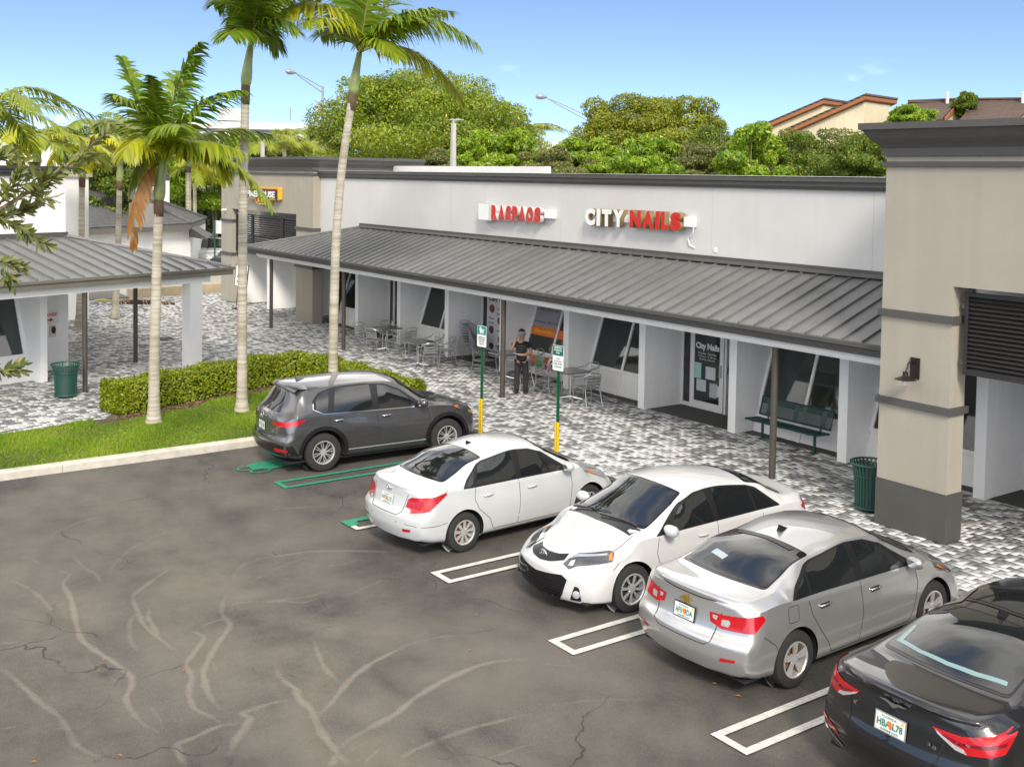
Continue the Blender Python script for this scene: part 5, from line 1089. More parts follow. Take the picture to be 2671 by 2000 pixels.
def palm(name, label, trunk, rad, shaft, fronds, group=None, lowres=False, nb=1):
    """trunk: list of points from the ground; shaft: list of points; fronds: (ctrl, tip, kw)"""
    T = root(name, label, 'palm tree', trunk[0], 0., group)
    P = []; n = len(trunk)
    for i in range(n-1):
        for j in range(8): P.append(trunk[i].lerp(trunk[i+1], j/8))
    P.append(trunk[-1])
    for _ in range(6): P = [P[0]]+[(P[i-1]+P[i]*2+P[i+1])/4 for i in range(1, len(P)-1)]+[P[-1]]
    # resample finely so that the ring scars are real relief
    Q = []; R = []; L0 = sum((P[i+1]-P[i]).length for i in range(len(P)-1)); k = int(L0/(.055 if not lowres else .5)); cum = [0]
    for i in range(len(P)-1): cum.append(cum[-1]+(P[i+1]-P[i]).length)
    for i in range(k+1):
        s = L0*i/k; j = min(len(P)-2, max(0, int(np.searchsorted(cum, s))-1)); Q.append(P[j].lerp(P[j+1], (s-cum[j])/(cum[j+1]-cum[j]))); f = s/L0
        r = rad*(1-.22*f)*(1+.55*math.exp(-s/.22)); R.append(r*(1+(.025*(1 if i % 2 else -1) if not lowres else 0)+random.uniform(-.012, .012)))
    m = MB(); m.tube(Q, R, 14 if not lowres else 7); m.build('trunk', palm_bark, T, smooth=50)
    if shaft:
        m = MB(); ss = [bez(shaft[0], shaft[1], shaft[2], t) for t in np.linspace(0, 1, 10)]; r0 = rad*.80
        m.tube(ss, [r0*x for x in (1.0, 1.28, 1.34, 1.28, 1.16, 1.04, .94, .86, .78, .70)], 14 if not lowres else 7); m.build('crownshaft', shaft_m, T, smooth=True)
        m = MB(); m.tube([Q[-1]-Vector((0, 0, .25)), Q[-1], ss[0]+Vector((0, 0, .06))], [R[-1]*1.03, R[-1]*1.12, R[-1]*1.06], 12); m.build('boot_ring', boot_m, T, smooth=True)
    O = shaft[2] if shaft else trunk[-1]
    for c, e, kw in fronds:
        V, F, Cc = frond(O, c, e, **kw); link('frond', np_mesh('frond', V, F, palm_m, col=Cc), T)
    return T
def pf(D, mid, tip, dm=0., dt=0., **kw): return (PD(mid[0], mid[1], D+dm), PD(tip[0], tip[1], D+dt), kw)
def dist(v): return math.hypot(v.x, v.y)
# --- three royal-type palms on the grass island
a0 = G(401, 1103, .16); D = dist(a0)
palm('palm_tree', 'windblown palm on the grass, one dead brown frond hanging from its crown', [a0, PD(403, 900, D), PD(409, 700, D), PD(414, 535, D)], .122, [PD(414, 525, D), PD(417, 470, D), PD(427, 412, D)], [
    pf(D, (452, 190), (520, 112), 0, -.3, leaf=.7, hue=.08, wind=.6), pf(D, (500, 235), (632, 236), -.6, -1.2, hue=.1, wind=.4), pf(D, (350, 240), (316, 150), .5, 1., leaf=.5, hue=.08, wind=.6),
    pf(D, (405, 250), (392, 198), -1., -1.8, leaf=.5, hue=.08), pf(D, (560, 300), (705, 352), .4, .8, hue=.15), pf(D, (535, 300), (585, 465), -.6, -1., hue=.75, droop=.9), pf(D, (590, 335), (708, 545), -.8, -1.4, hue=.3, droop=.95, leaf=.55),
    pf(D, (365, 315), (322, 400), -.7, -1., hue=.6, droop=.9), pf(D, (380, 360), (338, 492), .4, .4, hue=.35, droop=1.), pf(D, (445, 280), (470, 190), .8, 1.4, hue=.05), pf(D, (330, 280), (250, 330), .8, 1.2, hue=.25), pf(D, (480, 330), (640, 400), -1.2, -2., hue=.35, droop=1.), pf(D, (385, 270), (300, 250), -.6, -1., hue=.2), pf(D, (430, 300), (470, 330), -1.6, -2.8, hue=.2)],
     'palms on the grass island')
dead = pf(D, (330, 470), (352, 640), -.5, -.7, leaf=.55, n=34, dead=True, droop=1.1, wind=.1)
V, F, Cc = frond(PD(412, 428, D), dead[0], dead[1], **dead[2]); o = link('frond', np_mesh('frond', V, F, palm_m, col=Cc), bpy.data.objects['palm_tree']); o['label'] = 'dead brown frond hanging down'
a0 = G(631, 1071, .16); D = dist(a0)
palm('palm_tree', 'tall upright palm on the grass by the hedge, its crown rising out of the picture', [a0, PD(632, 800, D), PD(634, 500, D), PD(640, 245, D)], .118, [PD(641, 226, D), PD(645, 170, D), PD(655, 112, D)], [
    pf(D, (628, 50), (598, 90), -.8, -1.4, hue=.08, leaf=.85), pf(D, (620, -30), (560, 10), .3, .8, hue=.1), pf(D, (650, -60), (640, -220), -.6, -.8, hue=.1), pf(D, (690, -60), (735, -160), .5, .9, hue=.1), pf(D, (700, 10), (772, 78), -.5, -1., hue=.1),
    pf(D, (690, 40), (722, 122), .4, .6, hue=.1, droop=.9), pf(D, (630, 0), (612, 70), .8, 1.3, hue=.1, leaf=.6), pf(D, (680, -60), (715, -50), -1.3, -2.2, hue=.15), pf(D, (640, -60), (630, -80), -1.2, -2.4, hue=.05), pf(D, (720, -60), (850, -40), 0, 0, hue=.2), pf(D, (600, -70), (520, -60), -.6, -1., hue=.2), pf(D, (690, -110), (720, -260), .5, .8, hue=.15), pf(D, (730, -60), (830, -10), .8, 1.3, hue=.25)],
     'palms on the grass island')
a0 = G(868, 1035, .16); D = dist(a0)
palm('palm_tree', 'leaning palm behind the dark SUV, long fronds blown over the white parapet', [a0, PD(870, 850, D), PD(876, 620, D), PD(892, 430, D), PD(918, 262, D)], .120, [PD(921, 246, D), PD(927, 190, D), PD(938, 138, D)], [
    pf(D, (1060, -40), (1242, 112), -.5, -.9, hue=.22, leaf=1.05, n=72, droop=.95), pf(D, (1080, 60), (1214, 278), .4, .8, hue=.42, leaf=.9, n=68, droop=1.), pf(D, (985, 0), (1095, -70), .5, .9, hue=.1, leaf=.95), pf(D, (895, 40), (838, 92), .7, 1.2, hue=.08, leaf=.85),
    pf(D, (850, -70), (712, 48), -.6, -1.1, hue=.62, leaf=1.05, n=72, droop=1.), pf(D, (930, -60), (905, -200), .2, .2, hue=.1), pf(D, (965, -60), (1000, -190), -.6, -1., hue=.1), pf(D, (1010, 30), (1130, 20), -1.0, -1.8, hue=.12, leaf=.95), pf(D, (1000, 40), (1080, 60), .9, 1.7, hue=.1, leaf=.9),
    pf(D, (900, 0), (800, -60), .5, 1., hue=.15), pf(D, (1060, 10), (1180, 30), 1.0, 2., hue=.2, leaf=.9), pf(D, (880, 20), (790, 60), -1., -1.6, hue=.35, leaf=.9), pf(D, (985, 60), (1040, 150), -1., -1.7, hue=.25, leaf=.8)], 'palms on the grass island')
# --- palms behind, over the low buildings (laid out round their trunks)
def far_palm(label, x, yb, ytop, ysh, D, n, rad=.13, lean=0, hue=.25, leaf=.6, frl=1.9, seed=0, base=None, nfr=None):
    random.seed(seed); b0 = PD(x, yb, D); b0.z = 0.13 if base is None else base
    tt = PD(x+lean, ytop, D); sh = [PD(x+lean, ytop-4, D), PD(x+lean+2, (ytop+ysh)/2, D), PD(x+lean+3, ysh, D)]; fr = []
    O = sh[2]
    for i in range(n):
        a = 2*math.pi*(i+.3*random.random())/n; el = random.uniform(.15, 1.25); h = Vector((math.cos(a), math.sin(a), 0)); l = frl*random.uniform(.85, 1.15)
        c = O+h*l*.5*math.cos(el)*1.1+Vector((0, 0, l*.55*math.sin(el)))+CRV*.15; e = O+h*l*(.75+.25*math.cos(el))+Vector((0, 0, l*(.75*math.sin(el)-.55)))+CRV*.55
        fr.append((c, e, dict(leaf=leaf, n=40, hue=hue*random.uniform(.3, 1.7), wleaf=.04, seg=3, droop=.8, wind=.4)))
    palm('palm_tree', label, [b0, b0.lerp(tt, .5)+CRV*.03, tt], rad, sh, fr, 'palms behind the low white buildings', True)
far_palm('palm whose broad windblown crown fills the sky above the white wall with the dark coping', -25, 900, 330, 290, 33, 12, hue=.25, frl=2.6, leaf=.75, seed=3)
far_palm('palm standing against the tall white wall, short greenish trunk', 96, 640, 435, 372, 39, 11, hue=.45, frl=2.0, leaf=.65, seed=4)
far_palm('slim palm rising in front of the tiled roof, yellow fronds', 206, 700, 470, 392, 41, 12, lean=8, hue=.75, frl=2.0, leaf=.65, seed=5)
far_palm('palm with a pale slanting trunk in front of the roof exhaust fan', 300, 720, 480, 400, 44, 11, lean=12, hue=.55, frl=1.9, leaf=.6, seed=6)
far_palm('propped young palm with white trunk by the clipped far hedge', 491, 550, 440, 412, 70, 12, rad=.2, hue=.45, frl=3.0, leaf=.9, seed=8, base=0)
far_palm('palm with brownish trunk just behind the propped white-trunked palm', 508, 552, 468, 440, 78, 10, rad=.15, hue=.35, frl=2.8, leaf=.9, seed=9, base=0)
for i, (x, yt, D, lab) in enumerate(((690, 372, 82, 'low palm with arching yellow-green fronds behind the beige tower'), (742, 352, 95, 'fan-headed palm in front of the white overpass'), (800, 380, 84, 'bushy palm between the overpass and the street lamp'), (620, 370, 90, 'palm crown half hidden behind the tall upright palm'), (1385, 340, 92, 'small palm at the right shoulder of the big spreading tree'), (250, 330, 74, 'palm crown behind the roof screen of the white building'))):
    far_palm(lab, x, 470, yt+25, yt+8, D, 12, rad=.2, hue=.3, frl=3.2 if D < 90 else 2.8, leaf=1.0, seed=20+i, base=0)
random.seed(11)
# --- broad-leaved trees: leaf faces spread through clumped crowns
def leaf_cloud(cl, n, size, rng, flat=.0, hang=0.):
    """cl: list of (centre, radii); leaves mostly in the outer shell of each clump"""
    cen = np.array([c[0] for c in cl]); rad = np.array([c[1] for c in cl]); vol = rad.prod(1)**.67; k = rng.choice(len(cl), n, p=vol/vol.sum())
    d = rng.normal(size=(n, 3)); d /= np.linalg.norm(d, axis=1)[:, None]; r = rng.random(n)**.33; r = .45+.55*r; jit = rng.normal(size=(n, 3))*.06
    P = cen[k]+(d*r[:, None]+jit)*rad[k]
    nm = d*.8+rng.normal(size=(n, 3))*.7+np.array([0, 0, .35+flat]); nm /= np.linalg.norm(nm, axis=1)[:, None]
    u = np.cross(nm, rng.normal(size=(n, 3))); u /= np.linalg.norm(u, axis=1)[:, None]; u[:, 2] -= hang; u /= np.linalg.norm(u, axis=1)[:, None]; v = np.cross(nm, u)
    s = size*(.6+.8*rng.random(n))[:, None]; w = .42
    V = np.stack([P-u*s*.5, P+v*s*w*.5, P+u*s*.5, P-v*s*w*.5], 1).reshape(-1, 3); F = np.arange(4*n).reshape(-1, 4); return V, F, k, d
def broad_tree(name, label, base, clumps, n, size, cols, seed, group, trunk=.3, cat='tree', hang=0., limbs=True, full=False):
    rng = np.random.default_rng(seed); T = root(name, label, cat, base, 0., group); cl = []
    for c, r, m in clumps:                         # each main lobe splits into m smaller clumps
        for j in range(m):
            d = rng.normal(size=3); d /= np.linalg.norm(d); d[2] = abs(d[2])*.9-.12 if not full else d[2]; q = .62+.3*rng.random(); cl.append((np.array(c)+d*np.array(r)*q, np.array(r)*rng.uniform(.32, .50)))
    V, F, k, d = leaf_cloud(cl, n, size, rng, hang=hang); tone = rng.random(len(cl)); mixc = rng.random(n)*.55+.45*tone[k]
    ca, cb = np.array(cols[0]), np.array(cols[1]); C = ca+(cb-ca)*mixc[:, None]
    if len(cols) > 2: q = rng.random(n) < cols[3]; C[q] = np.array(cols[2])*(.7+.6*rng.random(q.sum()))[:, None]
    link('crown', np_mesh('crown', V, F, leaf_m, col=C), T)
    top = np.mean([c for c, r, m in clumps], 0); m = MB(); b0 = Vector(base); fk = Vector((base[0]+(top[0]-base[0])*.3, base[1]+(top[1]-base[1])*.3, base[2]+(top[2]-base[2])*.45))
    m.tube([b0, b0.lerp(fk, .5)+Vector((.1, .05, 0)), fk], [trunk*1.3, trunk, trunk*.85], 9); m.build('trunk', bark, T, smooth=True)
    if limbs:
        for c, r, mm in clumps:
            m = MB(); c = Vector(c); m.tube([fk, fk.lerp(c, .5)+Vector((0, 0, -.3)), c+Vector((0, 0, r[2]*.3))], [trunk*.55, trunk*.35, trunk*.1], 6); m.build('limb', bark, T, smooth=True)
    return T
def lobes(spec, D):                               # spec: (px, py, width px, height px, depth offset)
    o = []
    for x, y, w, h, dd, m in spec: p = PD(x, y, D+dd); k = (D+dd)/FPX; o.append(((p.x, p.y, p.z), (w*k/2, w*k/2, h*k/2), m))
    return o
dark_g, lite_g, yel_g = (.075, .125, .007), (.255, .34, .012), (.34, .35, .02)
Dt = 74.; p = PD(1100, 420, Dt)
broad_tree('spreading_tree', 'huge spreading tree behind the beige tower and white parapet', (p.x, p.y, 0), lobes([(960, 310, 260, 220, 0, 16), (1060, 265, 330, 150, 2, 18), (1200, 300, 330, 160, -1, 18), (1310, 360, 220, 130, 0, 12), (1090, 350, 420, 150, -3, 20), (900, 370, 150, 160, -1, 9), (1240, 400, 330, 110, -3, 14), (985, 232, 190, 75, 1, 10), (1000, 430, 360, 120, 0, 14), (1150, 440, 420, 110, 0, 14)], Dt), 130000, .21, (dark_g, lite_g, yel_g, .16), 31, 'trees behind the shops', .45, full=True)
Dt = 66.; p = PD(1700, 420, Dt)
broad_tree('domed_tree', 'broad dome-shaped olive tree standing alone against the sky', (p.x, p.y, 0), lobes([(1560, 340, 190, 150, 0, 11), (1660, 310, 250, 130, 1, 14), (1780, 320, 210, 130, 0, 12), (1720, 370, 300, 120, -2, 14), (1500, 385, 90, 80, 0, 5), (1840, 345, 95, 100, 0, 6), (1610, 390, 170, 80, -1, 8), (1700, 425, 330, 90, 0, 12)], Dt), 95000, .18, ((.085, .115, .006), (.27, .31, .010), (.35, .35, .02), .15), 32, 'trees behind the shops', .4, full=True)
bright = ((.08, .17, .008), (.27, .40, .014), (.38, .46, .03), .12); olive = ((.065, .09, .022), (.22, .24, .06), (.30, .27, .05), .12); deep = ((.045, .085, .008), (.15, .22, .016), (.30, .32, .02), .16)
row = [(1240, 400, 150, 110, bright, 'bright green umbrella-leaved bush at the foot of the huge spreading tree'), (1330, 385, 170, 120, bright, 'bright green umbrella-leaved bush beside the small palm'), (1150, 425, 170, 70, olive, 'dull olive bush low behind the white roof upstand'), (1440, 425, 200, 85, olive, 'feathery olive bush between two bright green ones'),
       (1530, 405, 190, 95, bright, 'bright green umbrella-leaved bush below the dome-shaped olive tree'), (1640, 425, 180, 85, olive, 'grey-green feathery bush in front of the dome-shaped olive tree trunk'), (1690, 400, 170, 90, bright, 'yellow-green leafy bush right of the dome-shaped olive tree trunk'), (1800, 415, 220, 105, olive, 'wide grey-green bush between the dome-shaped tree and the cream houses'),
       (1880, 380, 190, 150, deep, 'dark green bush left of the cream houses'), (1960, 385, 160, 130, bright, 'bright green umbrella-leaved bush before the cream house gable'), (2060, 405, 220, 130, deep, 'dark tangled bush under the cream house gable'), (2170, 400, 210, 130, olive, 'olive bush with small leaves beside the tower cornice'), (2270, 405, 170, 120, deep, 'yellow-speckled dark bush touching the beige tower')]
for i, (x, y, w, h, c, lab) in enumerate(row):
    Dt = 50.+(i % 3)*3; p = PD(x, 470, Dt); big = c is bright
    broad_tree('tall_bush', lab, (p.x, p.y, 0), lobes([(x-w*.22, y+6, w*.6, h*.8, 0, 7), (x+w*.22, y+4, w*.6, h*.8, 1, 7), (x, y-h*.16, w*.6, h*.7, -1, 7), (x, y+h*.3, w, h*.6, -1, 7), (x-w*.2, y+h*.62, w*.8, h*.7, -1, 7), (x+w*.25, y+h*.62, w*.8, h*.7, -1, 7)], Dt), 22000 if big else 30000, .22 if big else .13, c, 50+i, 'tall bushes behind the parapet', .12, 'bush', hang=.5 if big else .1, full=True)
# greenery behind the low buildings at the left
for i, (x, y, w, h, Dt, c, lab) in enumerate(((300, 400, 170, 190, 62, deep, 'dense tree behind the roof screen and tiled roof'), (455, 400, 220, 150, 84, bright, 'sunlit tree between the roof screen and the beige tower'), (560, 420, 200, 130, 88, bright, 'light green tree beyond the clipped far hedge'), (700, 385, 230, 90, 104, deep, 'dark trees below the white overpass'), (150, 420, 160, 140, 66, deep, 'tree behind the upper white wall'), (830, 390, 150, 110, 98, deep, 'tree beside the far street lamp mast'), (2380, 300, 110, 40, 60, bright, 'umbrella-leaved treetop showing over the dark cornice'), (2520, 262, 60, 40, 75, deep, 'treetop between the two brown tiled roofs'))):
    p = PD(x, 470, Dt); broad_tree('leafy_tree', lab, (p.x, p.y, 0), lobes([(x-w*.2, y, w*.6, h*.8, 0, 8), (x+w*.2, y, w*.6, h*.8, 1, 8), (x, y-h*.15, w*.6, h*.7, -1, 8), (x, y+h*.25, w, h*.5, -1, 8), (x-w*.1, y+h*.65, w, h*.7, 0, 8)], Dt), 26000, .25, c, 80+i, 'trees behind the shops', .2, full=True)
# --- clipped hedges
def hedge(name, label, path, w, h, n, size, cols, seed, group=None):
    rng = np.random.default_rng(seed); P = np.array(path); seg = np.hypot(*np.diff(P, axis=0).T); T = root(name, label, 'hedge', (P[0][0], P[0][1], SW), 0., group)
    k = rng.choice(len(seg), n, p=seg/seg.sum()); t = rng.random(n); a, b = P[k], P[k+1]; q = a+(b-a)*t[:, None]; nr = np.stack([-(b-a)[:, 1], (b-a)[:, 0]], 1)/seg[k][:, None]
    f = rng.random(n); lat = rng.uniform(-1, 1, n); hh = rng.random(n); side = f < .5; lat[side] = np.sign(lat[side])*(1-.16*rng.random(side.sum())**2); hh[~side] = 1-.10*rng.random((~side).sum())**2
    wave = 1+.05*np.sin(q[:, 0]*5+q[:, 1]*3)+.04*np.sin(q[:, 1]*9); lat *= .5*w*wave*(1-.12*(hh > .9)); C = np.stack([q[:, 0]+nr[:, 0]*lat, q[:, 1]+nr[:, 1]*lat, SW+.06+(h-.06)*hh*(1+.05*np.sin(q[:, 0]*4.3+q[:, 1]*6))+.03*rng.normal(size=n)], 1)
    ne = n//14                                     # leaves closing the two ends
    for j, (e, s) in enumerate(((P[0], (P[1]-P[0])/seg[0]), (P[-1], (P[-2]-P[-1])/seg[-1]))):
        ix = slice(j*ne, (j+1)*ne); la = rng.uniform(-.46, .46, ne)*w; dp = .22*rng.random(ne)**2; C[ix, 0] = e[0]+s[0]*dp-s[1]*la; C[ix, 1] = e[1]+s[1]*dp+s[0]*la; C[ix, 2] = SW+.06+(h-.06)*rng.random(ne)
    nm = rng.normal(size=(n, 3))*.6; nm[:, 2] += .5+.5*(~side); nm[:, 0] += nr[:, 0]*np.sign(lat)*side*.8; nm[:, 1] += nr[:, 1]*np.sign(lat)*side*.8; nm /= np.linalg.norm(nm, axis=1)[:, None]
    u = np.cross(nm, rng.normal(size=(n, 3))); u /= np.linalg.norm(u, axis=1)[:, None]; v = np.cross(nm, u); s = size*(.6+.8*rng.random(n))[:, None]
    V = np.stack([C-u*s*.5, C+v*s*.27, C+u*s*.5, C-v*s*.27], 1).reshape(-1, 3); col = np.array(cols[0])+(np.array(cols[1])-np.array(cols[0]))*rng.random(n)[:, None]; z = rng.random(n) < .035; col[z] = cols[2]
    link('leaves', np_mesh('leaves', V, np.arange(4*n).reshape(-1, 4), leaf_m, col=col), T)
    m = MB()
    for i in range(len(P)-1):
        a, b = Vector((*P[i], SW)), Vector((*P[i+1], SW)); d = (b-a).normalized(); nn = Vector((-d.y, d.x, 0)); s0, s1 = (.28 if i == 0 else -.1), (.28 if i == len(P)-2 else -.1); m.obox(a-nn*w*.36+d*s0, (b-a)-d*(s0+s1), nn*w*.72, (0, 0, h*.86))
    m.build('twig_core', mat('hedge_core', (.018, .022, .008), .95, var=.4, scale=12), T); return T
hedge('hedge', 'clipped yellow-green hedge in an L along the grass island', [(-25.6, 7.15), (-27.35, 11.9), (-27.0, 12.75), (-21.95, 12.95)], .85, .72, 46000, .075, ((.09, .15, .006), (.36, .42, .014), (.30, .20, .02)), 5)
hedge('hedge', 'dark clipped boundary hedge beyond the far road', [tuple(PD(425, 530, 92))[:2], tuple(PD(600, 530, 97))[:2]], 1.4, 3.4, 9000, .3, ((.03, .055, .008), (.10, .14, .02), (.12, .12, .02)), 6)
# --- grass island, soil, concrete kerb
ISL = [(-21.78, -4), (-21.78, 9.0), (-21.72, 12.4), (-22.2, 13.3), (-26.9, 13.3), (-27.9, 12.2), (-25.75, 7.3), (-25.15, 6.9), (-25.05, 6.2), (-24.75, 4.6), (-24.5, 2.0), (-24.3, -4)]
m = MB(); m.prism([(x, y, SW+.02) for x, y in ISL], (0, 0, -.1)); SOIL = m.build('grass_bed', mat('soil', (.10, .085, .045), .95, var=.35, scale=5, bump=.5), None); tag(SOIL, kind='structure')
from mathutils.geometry import intersect_point_tri_2d
def inpoly(px, py, poly):
    c = np.zeros(len(px), bool); n = len(poly)
    for i in range(n):
        x1, y1 = poly[i]; x2, y2 = poly[i-1]; k = ((y1 > py) != (y2 > py)); k &= px < (x2-x1)*(py-y1)/((y2-y1) or 1e-9)+x1; c ^= k
    return c
rng = np.random.default_rng(9); n = 150000; gxs, gys = rng.uniform(-27, -21.78, n), rng.uniform(2.6, 12.4, n)
ok = inpoly(gxs, gys, ISL); hl = (gxs+24.75)+(gys-7.0)*.37; ok &= ~((hl < 0.05+.12*np.sin(gys*3)) & (gys > 6.6))
gxs, gys = gxs[ok], gys[ok]; n = len(gxs); hgt = (.035+.05*rng.random(n))*(.75+.35*np.sin(gxs*2.1+np.sin(gys*1.7)*2)); an = rng.random(n)*6.283; wd = .006+.005*rng.random(n); le = rng.normal(size=(n, 2))*.028
z0 = np.full(n, SW+.02); B0 = np.stack([gxs-np.cos(an)*wd, gys-np.sin(an)*wd, z0], 1); B1 = np.stack([gxs+np.cos(an)*wd, gys+np.sin(an)*wd, z0], 1); TP = np.stack([gxs+le[:, 0], gys+le[:, 1], z0+hgt], 1)
V = np.stack([B0, B1, TP], 1).reshape(-1, 3); pt = np.clip(.5+.5*np.sin(gxs*1.3+1.7*np.sin(gys*.9))*np.sin(gys*1.9+gxs), 0, 1); r = rng.random(n)
col = np.stack([.13+.15*r*pt+.05*r, .21+.14*r+.07*pt, .008+.006*r], 1)*(.75+.35*pt)[:, None]; dry = rng.random(n) < .07+.12*(pt > .8); col[dry] = (.32, .28, .10)
tag(link('grass', np_mesh('grass', V, np.arange(3*n).reshape(-1, 3), grass_m, col=col)), 'bright green mown grass on the island beside the kerb', 'grass', kind='stuff')
# wood-chip mulch below the hedge
n = 2600; t = rng.random(n); mx_, my_ = -25.0-1.75*t+rng.normal(size=n)*.13, 7.2+4.9*t+rng.normal(size=n)*.10; an = rng.random(n)*6.283; ln = .02+.03*rng.random(n); u = np.stack([np.cos(an)*ln, np.sin(an)*ln, rng.normal(size=n)*.008], 1); v = np.stack([-np.sin(an)*.008, np.cos(an)*.008, .006*rng.random(n)], 1); C = np.stack([mx_, my_, np.full(n, SW+.035)], 1)
V = np.stack([C-u-v, C+u-v, C+u+v, C-u+v], 1).reshape(-1, 3); g_ = rng.random(n)[:, None]; tag(link('mulch', np_mesh('mulch', V, np.arange(4*n).reshape(-1, 4), mat('mulch_chip', (1, 1, 1), .9, var=.2, attr='col'), col=np.array([.10, .055, .03])+g_*np.array([.22, .15, .09]))), 'brown wood-chip mulch under the hedge', 'mulch', kind='stuff')
kerb_m = mat('kerb_concrete', (.55, .51, .43), .9, var=.25, scale=4, bump=.4, bscale=50)
y = -4.
while y < 13.2:                                   # cast kerb in 3 m lengths with open joints
    y2 = min(y+3.05, 13.3); m = MB(); x = -21.62
    m.prism([(x-.17, y+.004, -.05), (x, y+.004, -.05), (x, y+.004, .13), (x-.03, y+.004, .165), (x-.17, y+.004, .17)], (0, y2-y-.008, 0)); tag(m.build('kerb', kerb_m), kind='structure'); y = y2

# ================================================================== LEFT BUILDING (turned 18.5 degrees)
TH = R_(18.5); E2 = Vector((-math.sin(TH), math.cos(TH), 0)); N2 = Vector((math.cos(TH), math.sin(TH), 0)); Q2 = Vector((-32.27, 7.79, 0))
def LB(a, b, z): return Q2+E2*a+N2*b+Vector((0, 0, z))
def lbox(mb, a0, a1, b0, b1, z0, z1): return mb.obox(LB(a0, b0, z0), E2*(a1-a0), N2*(b1-b0), (0, 0, z1-z0))
LBR = root('white_corner_building', 'low white building with grey metal canopy, behind the grass island', 'building', LB(0, 0, 0))
m = MB(); lbox(m, -14, 0, -6, 0, 2.9, 5.5); m.build('upper_wall', fin_w, LBR)
m = MB(); lbox(m, -14, .06, -6, .06, 5.5, 5.6); lbox(m, -14, .12, -6, .12, 5.601, 5.69); lbox(m, -14, .17, -6, .17, 5.691, 5.78); m.build('parapet_coping', dkgrey, LBR)
m = MB(); lbox(m, -4.0, -3.99, .0, .003, 3.85, 5.48); m.build('wall_joint', M_('joint_grey', (.45, .45, .45)), LBR)
m = MB(); lbox(m, -14, 6.6, -10, -9, .1, 6.75); m.build('rear_block', fin_w, LBR)
m = MB(); lbox(m, -14, 6.66, -10.1, -8.94, 6.75, 6.95); m.build('rear_coping', dkgrey, LBR)
m = MB(); lbox(m, -14, 6.7, -9.5, -8.9, 5.42, 5.58); m.build('stone_band', M_('tan_band', (.5, .43, .33), .8), LBR)
eb, ea, ez, tz = 3.62, 2.81, 3.04, 3.83
cn_ = MB(); lbox(cn_, -14, ea-.05, .0, eb-.05, ez-.10, ez-.05); lbox(cn_, -5.999, ea-.05, -6, 0, ez-.10, ez-.05); CN = cn_.build('canopy_soffit', white_p, LBR)
pan = []; st = [ea-.0-.415*i for i in range(0, 40)]
def ltop(a): return LB(a, 0, tz) if a <= 0 else LB(a, eb*(a/ea), tz+(ez-tz)*(a/ea))
for a1, a0 in zip(st[:-1], st[1:]): pan.append((LB(a0, eb, ez), LB(a1, eb, ez), ltop(a1), ltop(a0)))
metal_roof(CN, pan)
pan = []
for i in range(9):
    b1, b0 = eb-.415*i, eb-.415*(i+1); f = lambda b: LB(ea*b/eb, b, tz+(ez-tz)*b/eb) if b > 0 else LB(0, b, tz)
    pan.append((LB(ea, b1, ez), LB(ea, b0, ez), f(b0), f(b1)))
metal_roof(CN, pan)
m = MB(); m.tube([LB(ea, eb, ez+.02), LB(0, 0, tz+.03)], .045, 6); m.build('hip_cap', metalroof, CN)
m = MB(); lbox(m, -14, .05, -.0, .06, tz-.03, tz+.13); m.build('wall_flashing', dkgrey, CN)
gut = M_('olive_grey_trim', (.15, .14, .115), .55, var=.1)
m = MB(); lbox(m, -14, ea+.09, eb-.02, eb+.09, ez-.07, ez+.0); lbox(m, -14, ea+.05, eb-.02, eb+.05, ez-.21, ez-.072); lbox(m, ea-.02, ea+.09, -6, eb-.021, ez-.07, ez); lbox(m, ea-.02, ea+.05, -6, eb-.021, ez-.21, ez-.072); m.build('gutter', gut, CN)
m = MB(); lbox(m, -14, 2.2, 3.36, 3.50, 2.65, 2.93); lbox(m, 2.05, 2.19, -4, 3.359, 2.65, 2.93); m.build('canopy_beam', white_p, CN)
m = MB(); lbox(m, 1.52, 1.92, 3.16, 3.50, SW, 2.648); m.build('canopy_column', white_p, LBR)
for a, b in ((-1.62, 3.42), (1.82, .63)):
    p = LB(a, b, SW); m = MB(); m.lathe([(0, 0), (.062, 0), (.062, 2.52), (0, 2.52)], 14, p); m.build('canopy_post', bronze, LBR, smooth=40)
m = MB(); lbox(m, -1.62, -1.42, .1, 1.42, SW, 2.95); m.build('fin_wall', fin_w, LBR)
m = MB(); lbox(m, -1.42, .08, -5.9, .0, SW, 2.95); m.build('end_wall', fin_w, LBR)
m = MB(); lbox(m, -14, -1.62, -1.6, -1.5, SW, 2.95); m.build('inner_wall', M_('dim_interior', (0, 0, 0)), LBR)
# leaning window left of the fin (its foot stands proud)
def LWp(a, z, o=0.): return LB(a, .98-.30*(z-SW)+o, z)
m = MB(); m.prism([LWp(-5, SW), LWp(-1.62, SW), LWp(-1.62, .75), LWp(-5, .75)], -N2*.06); wb_ = m.build('window_bay', white_p, LBR)
for a0, a1, z0, z1 in ((-1.72, -1.62, .75, 2.8), (-5, -1.72, .75, .83), (-3.45, -3.37, .83, 2.8)):
    m = MB(); m.prism([LWp(a0, z0, .03), LWp(a1, z0, .03), LWp(a1, z1, .03), LWp(a0, z1, .03)], -N2*.07); m.build('window_frame', white_p, wb_)
for a0, a1 in ((-3.37, -1.72), (-5, -3.45)):
    m = MB(); m.prism([LWp(a0, .83), LWp(a1, .83), LWp(a1, 2.8), LWp(a0, 2.8)], -N2*.01); m.build('pane', shopglass, wb_)
